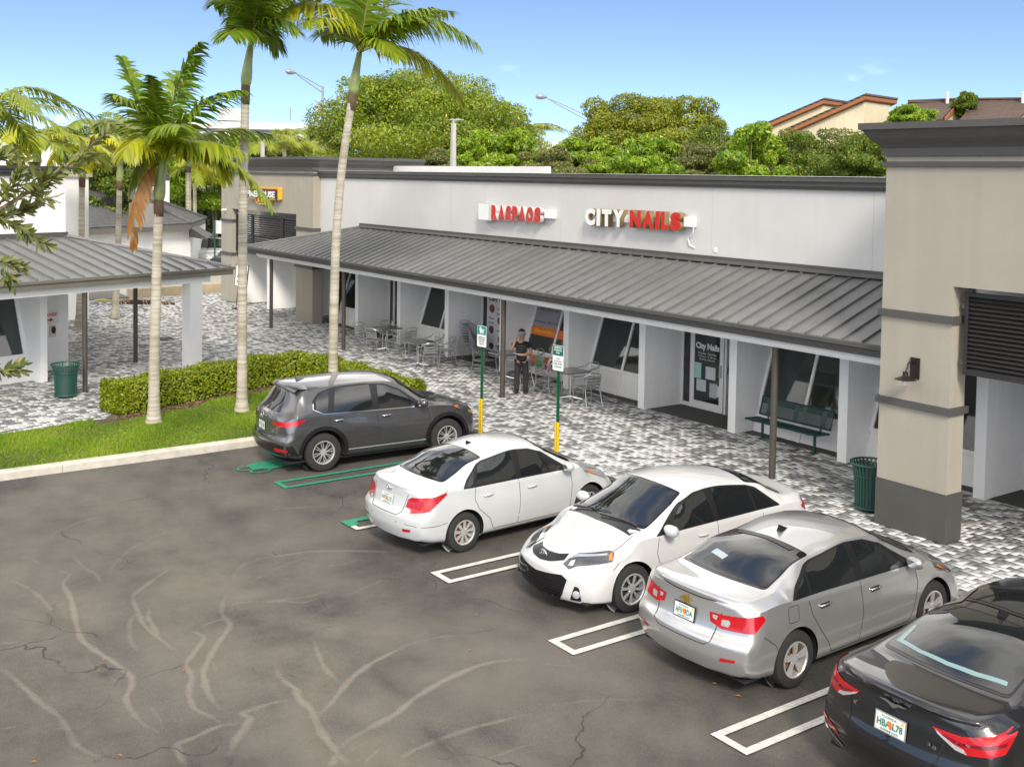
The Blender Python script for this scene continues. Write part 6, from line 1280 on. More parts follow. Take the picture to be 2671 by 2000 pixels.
# sign and dispenser on the end wall
sg_ = root('wall_sign', 'white wall sign with red word and arrow beside the white fin', 'sign', LB(-.42, .0, 1.55))
m = MB(); lbox(m, -.78, -.22, .002, .014, 1.42, 1.82); m.build('sign_board', M_('sign_white', (.78, .78, .78), .5), sg_)
red = M_('sign_red', (.55, .012, .012), .5, var=.05)
place_text('lettering', 'BOXES', .1, .003, LB(-.72, .016, 1.64), E2, (0, 0, 1), red, sg_, fit=(.44, .09), bold=.003)
m = MB(); m.prism([LB(a, .015, z) for a, z in ((-.72, 1.52), (-.48, 1.52), (-.48, 1.48), (-.38, 1.54), (-.48, 1.60), (-.48, 1.56), (-.72, 1.56))], N2*.004); m.build('arrow', red, sg_)
dp = root('hand_sanitizer_dispenser', 'cream and brown dispenser fixed to the white end wall under the red arrow sign', 'dispenser', LB(-.42, .05, 1.2))
m = MB(); lbox(m, -.50, -.34, .003, .06, 1.06, 1.38); m.build('back_plate', M_('cream_plastic', (.7, .64, .5), .4), dp)
m = MB(); k = 14; m.add([LB(-.42+.055*math.cos(t), .062+d, 1.26+.10*math.sin(t)) for d in (0, .045) for t in [2*math.pi*i/k for i in range(k)]], [(i, (i+1) % k, k+(i+1) % k, k+i) for i in range(k)]+[tuple(range(k, 2*k))]); m.build('cover', M_('brown_plastic', (.03, .018, .012), .3), dp, smooth=40)

# ================================================================== TILED-ROOF BUILDING AND OTHERS BEHIND
TR = root('tiled_roof_building', 'low white building with grey tiled hip roof behind the metal canopy', 'building', (-60, 14, 0))
eA, eB, eC = G(20, 606, 2.8), G(497, 585, 2.8), G(536, 572, 2.75); rA, rB = PD(60, 482, 61), PD(283, 481, 63.5)
gtile = mat('grey_roof_tile', (.115, .115, .115), .75, var=.3, scale=3)
def tiles(par, a, b, d, c, rows, cols, m, name='roof_tiles', h=.05):
    """courses of barrel tiles over the quad a b (eave) / c d (ridge)"""
    V, F = [], []
    for r in range(rows):
        for q in range(cols):
            for s in (0, 1, 2, 3):
                u = (q+s/3)/cols; hh = (0, .8, .8, 0)[s]*h
                for t, lift in ((r/rows, 1.), ((r+1.15)/rows, .35)):
                    t = min(t, 1.); P = (a*(1-u)+b*u)*(1-t)+(c*(1-u)+d*u)*t; V.append((P.x, P.y, P.z+hh+lift*h*.6))
            k = len(V)-8; F += [(k, k+2, k+3, k+1), (k+2, k+4, k+5, k+3), (k+4, k+6, k+7, k+5)]
    return tag(link(name, np_mesh(name, V, F, m), par), kind='stuff')
m = MB(); m.prism([eA, eB, rB, rA], (0, 0, -.12)); rf = m.build('roof', gtile, TR); tiles(rf, eA, eB, rB, rA, 17, 62, gtile)
m = MB(); m.prism([eB, eC, rB], (0, 0, -.12)); r2 = m.build('roof', gtile, TR); tiles(r2, eB, eC, rB+Vector((-.05, 0, 0)), rB, 17, 10, gtile)
for p, q in ((eB, rB), (eC, rB), (rA, rB)):
    n = 12
    for i in range(n):
        m = MB(); s_, t_ = p.lerp(q, i/n), p.lerp(q, (i+1.1)/n); m.tube([s_+Vector((0, 0, .09)), t_+Vector((0, 0, .07))], [.13, .11], 6); m.build('ridge_tile', gtile, rf)
def wallstrip(par, name, pts, z0, z1, m, th=.15):
    for a, b in zip(pts[:-1], pts[1:]):
        d = (b-a); nn = Vector((-d.y, d.x, 0)).normalized()*th; k = MB(); k.obox((a.x, a.y, z0), (d.x, d.y, 0), nn, (0, 0, z1-z0)); k.build(name, m, par)
inset = lambda p, k: Vector((p.x*k, p.y*k, 0))
wallstrip(TR, 'gutter', [inset(eA, .998), inset(eB, .998), inset(eC, .998)], 2.50, 2.74, gut, .1)
wallstrip(TR, 'wall', [inset(eA, 1.012), inset(eB, 1.01), inset(eC, 1.012)], 0, 2.72, fin_w, .2)
fb = PD(372, 575, 57)
m = MB(); m.box(fb.x-.55, fb.x+.55, fb.y-.5, fb.y+.5, fb.z-.3, fb.z+.85); m.build('fan_housing', M_('galvanised', (.32, .31, .29), .5, metal=.4), TR)
m = MB(); m.lathe([(.0, 0), (.40, 0), (.42, .1), (.62, .18), (.66, .30), (.66, .62), (.40, .66), (.40, .78), (0, .80)], 20, (fb.x, fb.y, fb.z+.86)); m.build('exhaust_fan', alu, TR, smooth=40)
aw = [PD(493, 592, 63), PD(540, 622, 60), PD(556, 612, 63), PD(510, 586, 66)]
m = MB(); m.prism(aw, (0, 0, -.06)); m.prism([aw[0]+Vector((0, 0, -.07)), aw[1]+Vector((0, 0, -.07)), Vector((aw[0].x, aw[0].y, aw[1].z-.1))], Vector((.05, .05, 0))); m.build('awning', dkgrey, TR)
# block with roof screen
p0, p1 = PD(252, 470, 68), PD(442, 470, 69); d = p1-p0; nn = Vector((-d.y, d.x, 0)).normalized()
BK = root('roof_screen_block', 'white block with dark coping and grey slatted screen on its roof', 'building', (p0.x, p0.y, 0))
m = MB(); m.obox((p0.x, p0.y, 0), (d.x, d.y, 0), nn*5, (0, 0, p0.z)); m.build('wall', fin_w, BK)
m = MB(); m.obox((p0.x, p0.y, p0.z), (d.x, d.y, 0), nn*5, (0, 0, .42)); q = m; m.build('coping', dkgrey, BK)
scr = M_('weathered_slat', (.22, .21, .19), .8, var=.2); zt = PD(260, 400, 68).z; L_ = math.hypot(d.x, d.y)
n = 22
for i in range(n):
    o = Vector((p0.x, p0.y, p0.z+.5))+Vector((d.x, d.y, 0))*(i/n)+nn*.4; m = MB(); m.obox(o, Vector((d.x, d.y, 0)).normalized()*(L_/n*.8), nn*.04, (0, 0, zt-p0.z-.5)); m.build('screen_slat', scr, BK)
m = MB(); m.obox(Vector((p0.x, p0.y, zt-.08))+nn*.45, (d.x, d.y, 0), nn*.06, (0, 0, .1)); m.build('screen_rail', scr, BK)
# cream houses with shed roofs
cream = mat('cream_stucco', (.62, .55, .38), .85, var=.12, scale=.5, streak=.12); fasc = mat('brown_fascia', (.30, .11, .035), .7, var=.15)
def roof_tile_mat():
    m, t, b = newmat('brown_roof_tile'); co = node(t, 'ShaderNodeTexCoord'); w = node(t, 'ShaderNodeTexWave', Scale=1.9, Distortion=.4); w.bands_direction = 'Z'; L(t, co.outputs['Object'], w.inputs['Vector'])
    n = node(t, 'ShaderNodeTexNoise', Scale=5., Detail=4.); L(t, co.outputs['Object'], n.inputs['Vector']); mx = node(t, 'ShaderNodeMixRGB'); mx.inputs[1].default_value = (.045, .028, .022, 1); mx.inputs[2].default_value = (.13, .085, .062, 1); L(t, n.outputs['Fac'], mx.inputs[0]); L(t, mx.outputs[0], b.inputs['Base Color'])
    bp = node(t, 'ShaderNodeBump', Strength=.8, Distance=.08); L(t, w.outputs['Fac'], bp.inputs['Height']); L(t, bp.outputs[0], b.inputs['Normal']); b.inputs['Roughness'].default_value = .8; return m
btile = roof_tile_mat(); R4 = lambda a, b: (1900+a/2.865, 200+b/2.865)
def shed(label, lo, pk, rt, D):
    a, p, r = PD(*R4(*lo), D), PD(*R4(*pk), D), PD(*R4(*rt), D+3.5); v = r-p; v.z = 0; H_ = root('cream_house', label, 'house', (a.x, a.y, 0), 0., 'cream houses beyond the bushes')
    k = MB(); k.prism([(a.x, a.y, 0), (p.x, p.y, 0), p+Vector((0, 0, -.25)), a+Vector((0, 0, -.25))], v); k.build('wall', cream, H_)
    o = (a-p).normalized()*.5; up = Vector((0, 0, .14)); k = MB(); ov = v.normalized()*.5; k.prism([a+o-ov, p-o*.5-ov, p-o*.5-ov-up*1.6, a+o-ov-up*1.6], v+ov*2); k.build('fascia', fasc, H_)
    k = MB(); k.prism([a+o-ov*1.05+up, p-o*.6-ov*1.05+up, p-o*.6-ov*1.05+up*.02, a+o-ov*1.05+up*.02], v+ov*2.1); k.build('roof', btile, H_); return H_
shed('cream house with the lower of the two steep shed roofs', (195, 408), (710, 190), (880, 215), 80)
shed('cream house with the higher steep shed roof and stained gable wall', (500, 388), (1020, 160), (1210, 195), 74)
def tiled(label, bl, tl, tr, br, D, seed):
    A, Bq, Cq, Dq = PD(*R4(*bl), D), PD(*R4(*tl), D+4), PD(*R4(*tr), D+4), PD(*R4(*br), D); H_ = root('cream_house', label, 'house', (A.x, A.y, 0), 0., 'cream houses beyond the bushes')
    k = MB(); k.prism([A, Dq, Cq, Bq], (0, 0, -.2)); rf = k.build('roof', btile, H_)
    k = MB(); k.tube([Bq+Vector((0, 0, .06)), Cq+Vector((0, 0, .06))], .14, 6); k.build('ridge', btile, rf)
    v = Dq-A; v.z = 0; k = MB(); k.prism([(A.x, A.y, 0), (A.x, A.y, A.z-.25), (Bq.x, Bq.y, Bq.z-.3), (Bq.x, Bq.y, 0)], v*.97); k.build('wall', cream, H_)
    k = MB(); c = Cq-Bq; c.z = 0; o = c.normalized()*.12; k.prism([Dq+o+Vector((0, 0, .04)), Cq+o+Vector((0, 0, .04)), Cq+o-Vector((0, 0, .28)), Dq+o-Vector((0, 0, .28))], o*.6); k.build('fascia', fasc, H_)
    pv = Cq.lerp(Bq, .2).lerp(Dq, .15); k = MB(); k.lathe([(.10, 0), (.10, .6), (.13, .6), (.13, .72), (0, .74)], 10, pv); k.build('vent_pipe', alu_w, rf); return H_
tiled('cream house with wide brown tiled roof just above the tower cornice', (1150, 350), (1340, 198), (1718, 182), (1600, 312), 72, 1); tiled('cream house with brown tiled roof at the right edge, beyond the treetop', (1715, 335), (1850, 182), (2300, 178), (2150, 335), 72, 2)
# far white overpass building
OV = root('far_white_building', 'long white building with a dark window strip on the skyline', 'building', PD(700, 400, 165).xy.to_3d()); D = 165
def slab(par, name, x0, x1, y0, y1, D, m, dep=10, dd=0):
    a, b, c = PD(x0, y1, D), PD(x1, y1, D+dd), PD(x0, y0, D); v = b-a; v.z = 0; nn = Vector((-v.y, v.x, 0)).normalized()*dep; k = MB(); k.obox(a, v, nn, (0, 0, c.z-a.z)); return k.build(name, m, par)
slab(OV, 'parapet', 470, 862, 314, 333, D, white_w); slab(OV, 'window_strip', 470, 860, 333, 343, D+.6, shopglass); slab(OV, 'lower_wall', 470, 862, 343, 470, D, white_w); slab(OV, 'stair_block', 566, 628, 282, 313.8, D+2, white_w, 12); slab(OV, 'stair_block', 820, 846, 273, 313.8, D+2, M_('grey_block', (.45, .46, .47), .8), 6)
k = MB(); a = PD(757, 314, D+3); k.tube([a, PD(757, 281, D+3)], .12, 6); k.build('mast', alu, OV)
slab(OV, 'far_wing', 1400, 1500, 371, 470, 190, white_w)
# street lamps and light poles
lampg = M_('lamp_grey', (.33, .35, .36), .45, metal=.5)
def street_lamp(label, base, top, arm, head, D):
    b0, t0 = PD(*base, D), PD(*top, D); b0.z = 0; S_ = root('street_lamp', label, 'street lamp', b0, 0., 'street lamps on the skyline'); k = MB(); k.tube([b0, b0.lerp(t0, .5), t0], [.16, .13, .10], 10); k.build('mast', lampg, S_, smooth=40)
    h = PD(*head, D-1.); lo = PD(*arm, D); k = MB(); k.tube([t0+Vector((0, 0, -.1)), t0.lerp(h, .75), h], .045, 6); k.build('arm', lampg, S_); k = MB(); k.tube([lo, lo.lerp(h, .8)+Vector((0, 0, -.05)), h], .045, 6); k.build('arm', lampg, S_)
    d = (h-t0); d.z *= .2; d.normalize(); k = MB(); k.tube([h-d*.1, h+d*.15, h+d*.5, h+d*.75, h+d*.85], [.05, .16, .24, .17, .03], 10); k.build('lamp_head', lampg, S_, smooth=True)
street_lamp('curved double-arm street lamp beside the huge spreading tree', (842, 430), (842, 226), (842, 243), (770, 190), 92); street_lamp('street lamp whose arm reaches out from behind the dome-shaped olive tree', (1560, 430), (1560, 312), (1560, 330), (1424, 254), 88)
def light_pole(label, x, yt, yb, D, hd, head=True):
    b0, t0 = PD(x, yb, D), PD(x, yt, D); b0.z = 0; S_ = root('light_pole', label, 'light pole', b0, 0., 'square concrete light poles'); k = MB(); w = .11
    k.add([(b0.x+i*w*1.4, b0.y+j*w*1.4, 0) for i, j in ((-1, -1), (1, -1), (1, 1), (-1, 1))]+[(t0.x+i*w*.7, t0.y+j*w*.7, t0.z) for i, j in ((-1, -1), (1, -1), (1, 1), (-1, 1))], [(0, 1, 5, 4), (1, 2, 6, 5), (2, 3, 7, 6), (3, 0, 4, 7), (4, 5, 6, 7)]); k.build('shaft', concrete, S_)
    if head: k = MB(); k.obox(t0+Vector((-.06, -.08, .12))-CRV*.05, CRV*.45, Vector((0, .16, 0)), (0, 0, .06)); k.tube([t0, t0+Vector((0, 0, .14))], .06, 8); k.build('lamp_head', lampg, S_)
light_pole('pale square light pole with flat lamp head behind the white roof upstand', 1183, 322, 430, 47, 1); light_pole('pale square light pole behind the beige far tower cornice', 685, 366, 430, 62, 0, False)
# low tan wall and grey ramp at the end of the plaza, distant vehicles
k = MB(); k.obox((-48.7, 14.5, .1), (-.9, 5.2, 0), (-.45, -.08, 0), (0, 0, .40)); tag(k.build('low_wall', M_('tan_stone', (.50, .41, .27), .85, var=.2)), 'low tan stone wall at the end of the paved plaza', 'wall')
k = MB(); k.obox((-48.9, 8.0, .1), (.25, 6.4, 0), (-3.4, .2, 0), (0, 0, .06)); tag(k.build('ramp', M_('ramp_grey', (.17, .16, .14), .9, var=.15)), kind='structure')
def simple_car(label, paint, px, py, hd, sc=1., suv=False):
    S = sedan_spec(4.5, 1.85, 1.70 if suv else 1.45, .95, 2.7, .34, 1.12, .30 if suv else .6, .75 if suv else 1.4, 2.5, 3.3, 1.12 if suv else 1.03, .92 if suv else .72, sh=1.02 if suv else .92); S.update(rim=.21, tw=.21, paint2=paint)
    b = make_car('parked_car', label, S, paint, (px, py, hd), 'plain', 'vehicles beyond the plaza'); z = 1.0 if suv else .95
    glass_set(b, [(.9, z+.06), (3.1, z), (2.55, z+.38), (1.9, z+.5), (1.3, z+.45)], [[(2.05, z+.06), (2.95, z+.03), (2.5, z+.33), (2.1, z+.42)], [(1.1, z+.08), (1.97, z+.06), (1.97, z+.42), (1.4, z+.38)]])
    both(b, 0, [b.RP(.5, .8), b.RP(.5, .9), b.SP(.4, .92), b.SP(.3, .8)], 'tail_lamp', redlens, .006); both(b, 1, [b.RP(.5, .66), b.RP(.5, .76), b.SP(4.0, .8, 1), b.SP(4.1, .68, 1)], 'headlamp', clearlens, .006); mirror(b, 2.9, z+.05, paint); return b
q = G(560, 694, 0); simple_car('silver SUV parked beyond the plaza beside the tiled-roof building', silver, q.x-2.2, q.y+1.6, R_(-40), suv=True); q = G(575, 704, 0); simple_car('dark car nosing in behind the beige far tower', gunmetal, q.x-1.8, q.y+4.2, R_(-75)); q = G(560, 582, 0); simple_car('black car driving on the far road before the clipped hedge', blackp, q.x-3, q.y+.5, R_(50))
k = MB(); gp_ = G(560, 704, 0); S_ = root('street_sign', 'green sign post seen edge-on before the silver SUV', 'sign', gp_); k.tube([gp_, gp_+Vector((0, 0, 2.9))], .05, 6); k.build('post', green_st, S_); k = MB(); k.obox(gp_+Vector((-.22, .03, 2.1)), (.44, .3, 0), (-.01, .02, 0), (0, 0, .75)); k.build('sign_board', alu_w, S_)

# ================================================================== SIGNS ON THE FACADES
redface = mat('red_acrylic', (.55, .016, .010), .25, var=.08, scale=8); whiteface = mat('white_acrylic', (.78, .78, .76), .3, var=.03); ret_w = M_('letter_return_grey', (.55, .54, .52), .5); ret_g = mat('letter_return_gold', (.33, .25, .12), .4, metal=.4, var=.1)
def letter(ch, x, w, z0, h, yb, dep, fm, rm, par, y2=None):
    """one channel letter: coloured face on a deep return"""
    o = place_text('letter', ch, .5, dep, (x, yb-dep/2, z0), (1, 0, 0), (0, 0, 1), rm, par, bold=.040, fit=(w, h), res=4)
    place_text('letter_face', ch, .5, .006, (x+.012, yb-dep-.004, z0+.012), (1, 0, 0), (0, 0, 1), fm, o, bold=.036, fit=(w-.014, h-.014), res=4)
RS = root('shop_sign', 'red RASPAOS letter sign with blank white box at its left end', 'sign', (-24.9, 18, 4.45))
m = MB(); m.box(-26.45, -25.90, 17.74, 17.99, 4.43, 4.92); bx_ = m.build('sign_box', ret_w, RS); m = MB(); m.box(-26.43, -25.92, 17.735, 17.739, 4.45, 4.90); m.build('box_face', whiteface, bx_)
x = -25.86
for ch, w in zip('RASPAOS', (.34, .36, .31, .31, .36, .36, .33)): letter(ch, x, w-.045, 4.45, .43, 17.93, .13, redface, ret_w, RS); x += w
m = MB(); m.box(-25.9, -23.45, 17.931, 17.995, 4.60, 4.80); m.box(-23.45, -23.1, 17.86, 17.995, 4.60, 4.82); m.build('raceway', white_p, RS)
m = MB(); m.tube([(-26.3, 17.97, 4.43), (-26.3, 17.93, 4.3), (-26.15, 17.96, 4.2), (-26.05, 17.99, 4.16)], .008, 6); m.build('cable', white_p, RS)
NS = root('shop_sign', 'CITY NAILS letter sign, white word and red word on a white raceway', 'sign', (-20, 18, 4.5))
x = -21.66
for ch, w in zip('CITY', (.46, .20, .42, .46)): letter(ch, x, w-.05, 4.49, .44, 17.93, .15, whiteface, ret_g, NS); x += w
x = -19.96
for ch, w in zip('NAILS', (.45, .45, .20, .30, .40)): letter(ch, x, w-.05, 4.51, .43, 17.93, .15, redface, ret_g, NS); x += w
m = MB(); m.box(-21.7, -18.2, 17.931, 17.995, 4.62, 4.80); m.box(-18.2, -17.93, 17.86, 17.995, 4.62, 4.84); m.build('raceway', white_p, NS)
m = MB(); m.tube([(-18.0, 17.9, 4.8), (-17.9, 17.88, 4.72), (-17.95, 17.92, 4.5), (-18.15, 17.96, 4.35), (-18.1, 17.97, 4.2), (-17.95, 17.99, 4.14)], .014, 6); m.build('cable', white_p, NS)
m = MB(); m.box(-17.35, -17.28, 17.975, 17.999, 4.09, 4.19); tag(m.build('socket_box', white_p), 'small white junction box on the blank parapet wall right of the nail sign', 'junction box')
FS = root('shop_sign', 'red and black FIREHOUSE SUBS sign box with yellow edge on the beige tower', 'sign', (-41.5, 17.7, 4.5))
def plate2(name, pts, y0, y1, m, par): k = MB(); k.prism([(x, y0, z) for x, z in pts], (0, y1-y0, 0)); return k.build(name, m, par)
yel = M_('sign_yellow', (.75, .42, .03), .4, var=.05); plate2('sign_box', rpoly([(-42.9, 4.62), (-42.3, 4.62), (-42.1, 4.42), (-41, 4.42), (-40.8, 4.62), (-40.0, 4.62), (-40.0, 5.12), (-42.9, 5.12)], .06), 17.52, 17.69, yel, FS)
plate2('sign_face', rpoly([(-42.82, 4.68), (-42.25, 4.68), (-42.05, 4.48), (-41.05, 4.48), (-40.85, 4.68), (-40.10, 4.68), (-40.10, 5.05), (-42.82, 5.05)], .04), 17.505, 17.519, M_('sign_dark_red', (.20, .01, .012), .4), FS)
plate2('banner', [(-43.15, 4.58), (-42.9, 4.72), (-40.3, 4.72), (-40.1, 4.58), (-40.1, 4.98), (-43.15, 4.98)], 17.48, 17.504, M_('sign_black', (.012, .012, .012), .4), FS)
place_text('lettering', 'FIREHOUSE', .3, .01, (-43.05, 17.472, 4.70), (1, 0, 0), (0, 0, 1), whiteface, FS, bold=.012, fit=(2.8, .26)); place_text('lettering', 'SUBS', .3, .01, (-42.0, 17.495, 4.50), (1, 0, 0), (0, 0, 1), yel, FS, bold=.01, fit=(.95, .17))
m = MB(); m.lathe([(0, 0), (.05, 0), (.05, .16), (.035, .2), (0, .2)], 12, (-45.9, 17.5, 4.05), ax='y'); m.box(-45.93, -45.87, 17.68, 17.699, 4.0, 4.12); tag(m.build('security_camera', white_p, None, smooth=40), 'small white camera on the left pier of the far beige tower', 'camera')
# nail salon door: lettering and papers
ob, dr, xa, xb, Yd = B[2]; fy = Yd-.047; U, Zu = (1, 0, 0), (0, 0, 1); lw = M_('vinyl_white', (.75, .75, .74), .5, var=0); pap = M_('paper_white', (.62, .63, .62), .7, var=.05)
place_text('door_lettering', 'City Nails', .1, .001, (xa+.13, fy, 1.56), U, Zu, lw, dr, fit=(.78, .20), bold=.004); place_text('door_lettering', 'Monday - Saturday', .05, .001, (xa+.22, fy, 1.47), U, Zu, lw, dr, fit=(.6, .06)); place_text('door_lettering', '9:30am - 7:30 pm', .05, .001, (xa+.22, fy, 1.40), U, Zu, lw, dr, fit=(.6, .05)); place_text('door_lettering', 'Sunday Closed', .05, .001, (xa+.26, fy, 1.33), U, Zu, lw, dr, fit=(.5, .05))
place_text('door_lettering', '12038', .05, .001, (xa+.32, Yd-.022, 2.38), U, Zu, lw, ob, fit=(.38, .09))
for x0, z0, w, h, c in ((.11, .88, .22, .38, (.35, .60, .52)), (.48, .90, .32, .30, (.60, .61, .60)), (.18, .58, .32, .28, (.52, .58, .58)), (.62, .48, .24, .34, (.45, .45, .44)), (.86, .52, .14, .26, (.66, .66, .65))):
    k = MB(); k.box(xa+x0, xa+x0+w, fy-.003, fy+.001, z0, z0+h); k.build('notice', M_('notice_%d' % int(c[0]*100), c, .7, var=.12, scale=12), dr)
k = MB(); k.box(FIN[3]+.18, FIN[3]+.38, Yd-.006, Yd-.001, 1.0, 1.75); k.build('poster', M_('dark_poster', (.05, .03, .05), .4, var=.6, scale=7), ob)
# cafe door banner and window poster
ob, dr, xa, xb, Yd = B[5]; fy = Yd-.065
bn = root('cafe_banner', 'tall cafe menu banner with red top and food pictures, in the recessed doorway', 'banner', (xa+.5, fy, SW))
k = MB(); k.box(xa+.02, xb-.05, fy-.01, fy, SW+.05, 2.74); k.build('banner_sheet', M_('banner_white', (.66, .65, .66), .6, var=.06), bn)
k = MB(); k.box(xa+.02, xb-.05, fy-.013, fy-.0101, 2.22, 2.50); k.build('banner_band', redface, bn); k = MB(); k.box(xa+.02, xb-.05, fy-.013, fy-.0101, 2.501, 2.73); k.build('banner_band', M_('banner_blue', (.03, .03, .16), .5), bn); k = MB(); k.box(xa+.02, xb-.05, fy-.013, fy-.0101, SW+.06, .34); k.build('banner_band', M_('banner_purple', (.06, .02, .12), .5), bn)
ink = M_('ink_black', (.02, .02, .02), .6, var=0); place_text('banner_lettering', 'Bakery', .1, .002, (xa+.30, fy-.0145, 2.30), U, Zu, whiteface, bn, fit=(.45, .12)); place_text('banner_lettering', 'Café', .2, .002, (xa+.08, fy-.0145, 1.86), U, Zu, ink, bn, fit=(.48, .24), bold=.003)
for i, (x0, z0, w, h, c) in enumerate(((.62, 1.84, .28, .30, (.06, .06, .06)), (.12, 1.50, .30, .26, (.22, .06, .04)), (.56, 1.16, .30, .26, (.20, .07, .04)), (.12, .86, .26, .24, (.10, .04, .10)), (.60, .60, .26, .24, (.20, .08, .07)), (.14, .38, .24, .20, (.05, .05, .14)), (.56, .36, .30, .20, (.10, .12, .16)))):
    k = MB(); n = 14; k.add([(xa+x0+w/2+w/2*math.cos(t), fy-.0125, z0+h/2+h/2*math.sin(t)) for t in [2*math.pi*j/n for j in range(n)]], [tuple(range(n))[::1]]); k.build('food_picture', M_('food_%d' % i, c, .6, var=.5, scale=14), bn)
for x0, z0, tx in ((.56, 1.60, 'Pan'), (.54, 1.46, 'casero'), (.12, 1.30, 'Flan'), (.10, 1.16, 'de leche'), (.54, .94, 'Batidos'), (.50, .48, 'Jugos')): place_text('banner_lettering', tx, .1, .002, (xa+x0, fy-.0145, z0), U, Zu, ink, bn, fit=(.28, .075))
wl4, P4, xm4 = B[4]; x1 = FIN[4]-.115
def onwin(a, b, z0, z1, o, name, m, par): k = MB(); k.prism([P4(a, z0, o), P4(b, z0, o), P4(b, z1, o), P4(a, z1, o)], (0, .004, 0)); return k.build(name, m, par)
WP = root('window_poster', 'grey and orange poster filling the leaning window of the chicken shop', 'poster', P4(xm4, 1.6)); lu = Vector((0, .315, 1)).normalized()
xl = FIN[5]+.185
onwin(xl, xm4-.04, 1.42, 2.64, -.008, 'poster_sheet', M_('poster_grey', (.30, .29, .31), .5, var=.15), WP); onwin(xl, xm4-.04, 1.18, 1.419, -.008, 'poster_band', M_('poster_orange', (.75, .16, .015), .5, var=.05), WP); onwin(xm4+.04, x1-.06, 1.18, 1.419, -.008, 'poster_band', M_('poster_orange', (0, 0, 0)), WP)
place_text('poster_lettering', 'Porque el pollo sabe', .1, .001, P4(xl+.06, 2.02, -.0095), U, lu, ink, WP, fit=(1.0, .16)); place_text('poster_lettering', 'mejor a la brasa', .1, .001, P4(xl+.12, 1.84, -.0095), U, lu, ink, WP, fit=(.9, .14)); place_text('poster_lettering', 'Domicilios: (305) 227-', .1, .001, P4(xl+.06, 1.50, -.0095), U, lu, ink, WP, fit=(1.05, .10)); place_text('poster_lettering', 'Bienvenidos', .1, .001, P4(xl+.16, 1.25, -.0095), U, lu, yel, WP, fit=(.85, .12), bold=.003)
for i, c in enumerate(((.75, .16, .015), (.08, .45, .05), (.55, .05, .03), (.08, .10, .35), (.75, .16, .015))): onwin(xl+.25+i*.36, xl+.25+i*.36+.355, .32, .64, -.03, 'panel_strip', M_('panel_col_%d' % i, c, .5, var=.1), WP)
# wall-mounted speaker under the canopy
k = MB(); k.prism([(-26.9, 16.9, 2.78), (-26.9, 16.9, 2.62), (-26.9, 17.15, 2.42), (-26.9, 17.35, 2.48), (-26.9, 17.45, 2.78)], (.5, 0, 0)); tag(k.build('hanging_screen', black_pl), 'black tilted display box hung under the canopy near the cafe banner', 'display')

# ================================================================== CAFE FURNITURE
def make_chair():
    C = root('cafe_chair', 'x', 'chair', (0, 0, 0), 0., 'aluminium cafe chairs')
    fr = MB()
    hoop = [(-.255, .235, .44), (-.265, .235, .60), (-.265, .20, .655), (-.26, .05, .67), (-.245, -.14, .70), (-.20, -.25, .78), (-.10, -.285, .815), (0, -.29, .82)]
    fr.tube(hoop+[(-x, y, z) for x, y, z in hoop[-2::-1]], .0125, 7, col=None); fr.build('arm_hoop', alu, C, smooth=50)
    for s in (-1, 1):
        k = MB(); k.tube([(s*.275, .29, 0), (s*.265, .26, .25), (s*.255, .235, .45)], .0125, 7); k.build('leg', alu, C, smooth=50)
        k = MB(); k.tube([(s*.235, -.31, 0), (s*.215, -.23, .28), (s*.20, -.20, .44), (s*.195, -.245, .62), (s*.195, -.268, .785)], .0125, 7); k.build('leg', alu, C, smooth=50)
    V = []; n = 6; w = .225                       # slatted seat: one sheet with raised slats and gaps
    for i in range(n):
        y0 = -.20+i*.072; k = MB(); k.box(-w, w, y0, y0+.056, .435, .449); k.build('seat_slat', alu, C)
    k = MB(); k.tube([(-w, -.2, .43), (-w, .235, .435), (w, .235, .435), (w, -.2, .43), (-w, -.2, .43)], .012, 6); k.build('seat_frame', alu, C)
    for z, y in ((.54, -.225), (.61, -.245), (.68, -.26)):
        k = MB(); k.box(-.19, .19, y-.006, y+.006, z-.022, z+.022); k.build('back_slat', alu, C)
    return C
chair0 = make_chair(); first = [True]
def put_chair(x, y, rz, label, group='aluminium cafe chairs', z=SW):
    c = chair0 if first[0] else copy_tree(chair0); first[0] = False; c.location = (x, y, z); c.rotation_euler = (0, 0, rz); c['label'] = label; c['group'] = group; return c
def make_table():
    T = root('cafe_table', 'x', 'table', (0, 0, 0), 0., 'square steel cafe tables'); k = MB(); k.box(-.36, .36, -.36, .36, .715, .74); k.build('table_top', M_('brushed_steel_top', (.30, .30, .28), .22, metal=.8, var=.15, scale=4), T); k = MB(); k.box(-.365, .365, -.365, .365, .70, .7149); k.build('top_rim', alu, T)
    k = MB(); k.lathe([(0, .05), (.035, .05), (.03, .70), (0, .70)], 12); k.build('pedestal', chrome, T, smooth=40)
    for i in range(4):
        a = math.pi/4+i*math.pi/2; c, s = math.cos(a), math.sin(a); k = MB(); k.tube([(0, 0, .09), (c*.12, s*.12, .06), (c*.31, s*.31, .028)], [.03, .024, .014], 7); k.build('foot', chrome, T, smooth=50)
    return T
t0 = make_table(); tabs = [(-21.45, 17.25, .02, 'square steel cafe table by the wide leaning window, in front of the white fin'), (-24.55, 17.45, -.04, 'square steel cafe table behind the standing man'), (-27.55, 16.45, .05, 'square steel cafe table nearest the hedge tip'), (-30.5, 17.05, -.03, 'square steel cafe table beside the canopy post next to the leaning palm')]
for i, (x, y, a, lab) in enumerate(tabs):
    t = t0 if i == 0 else copy_tree(t0); t.location = (x, y, SW); t.rotation_euler = (0, 0, a); t['label'] = lab
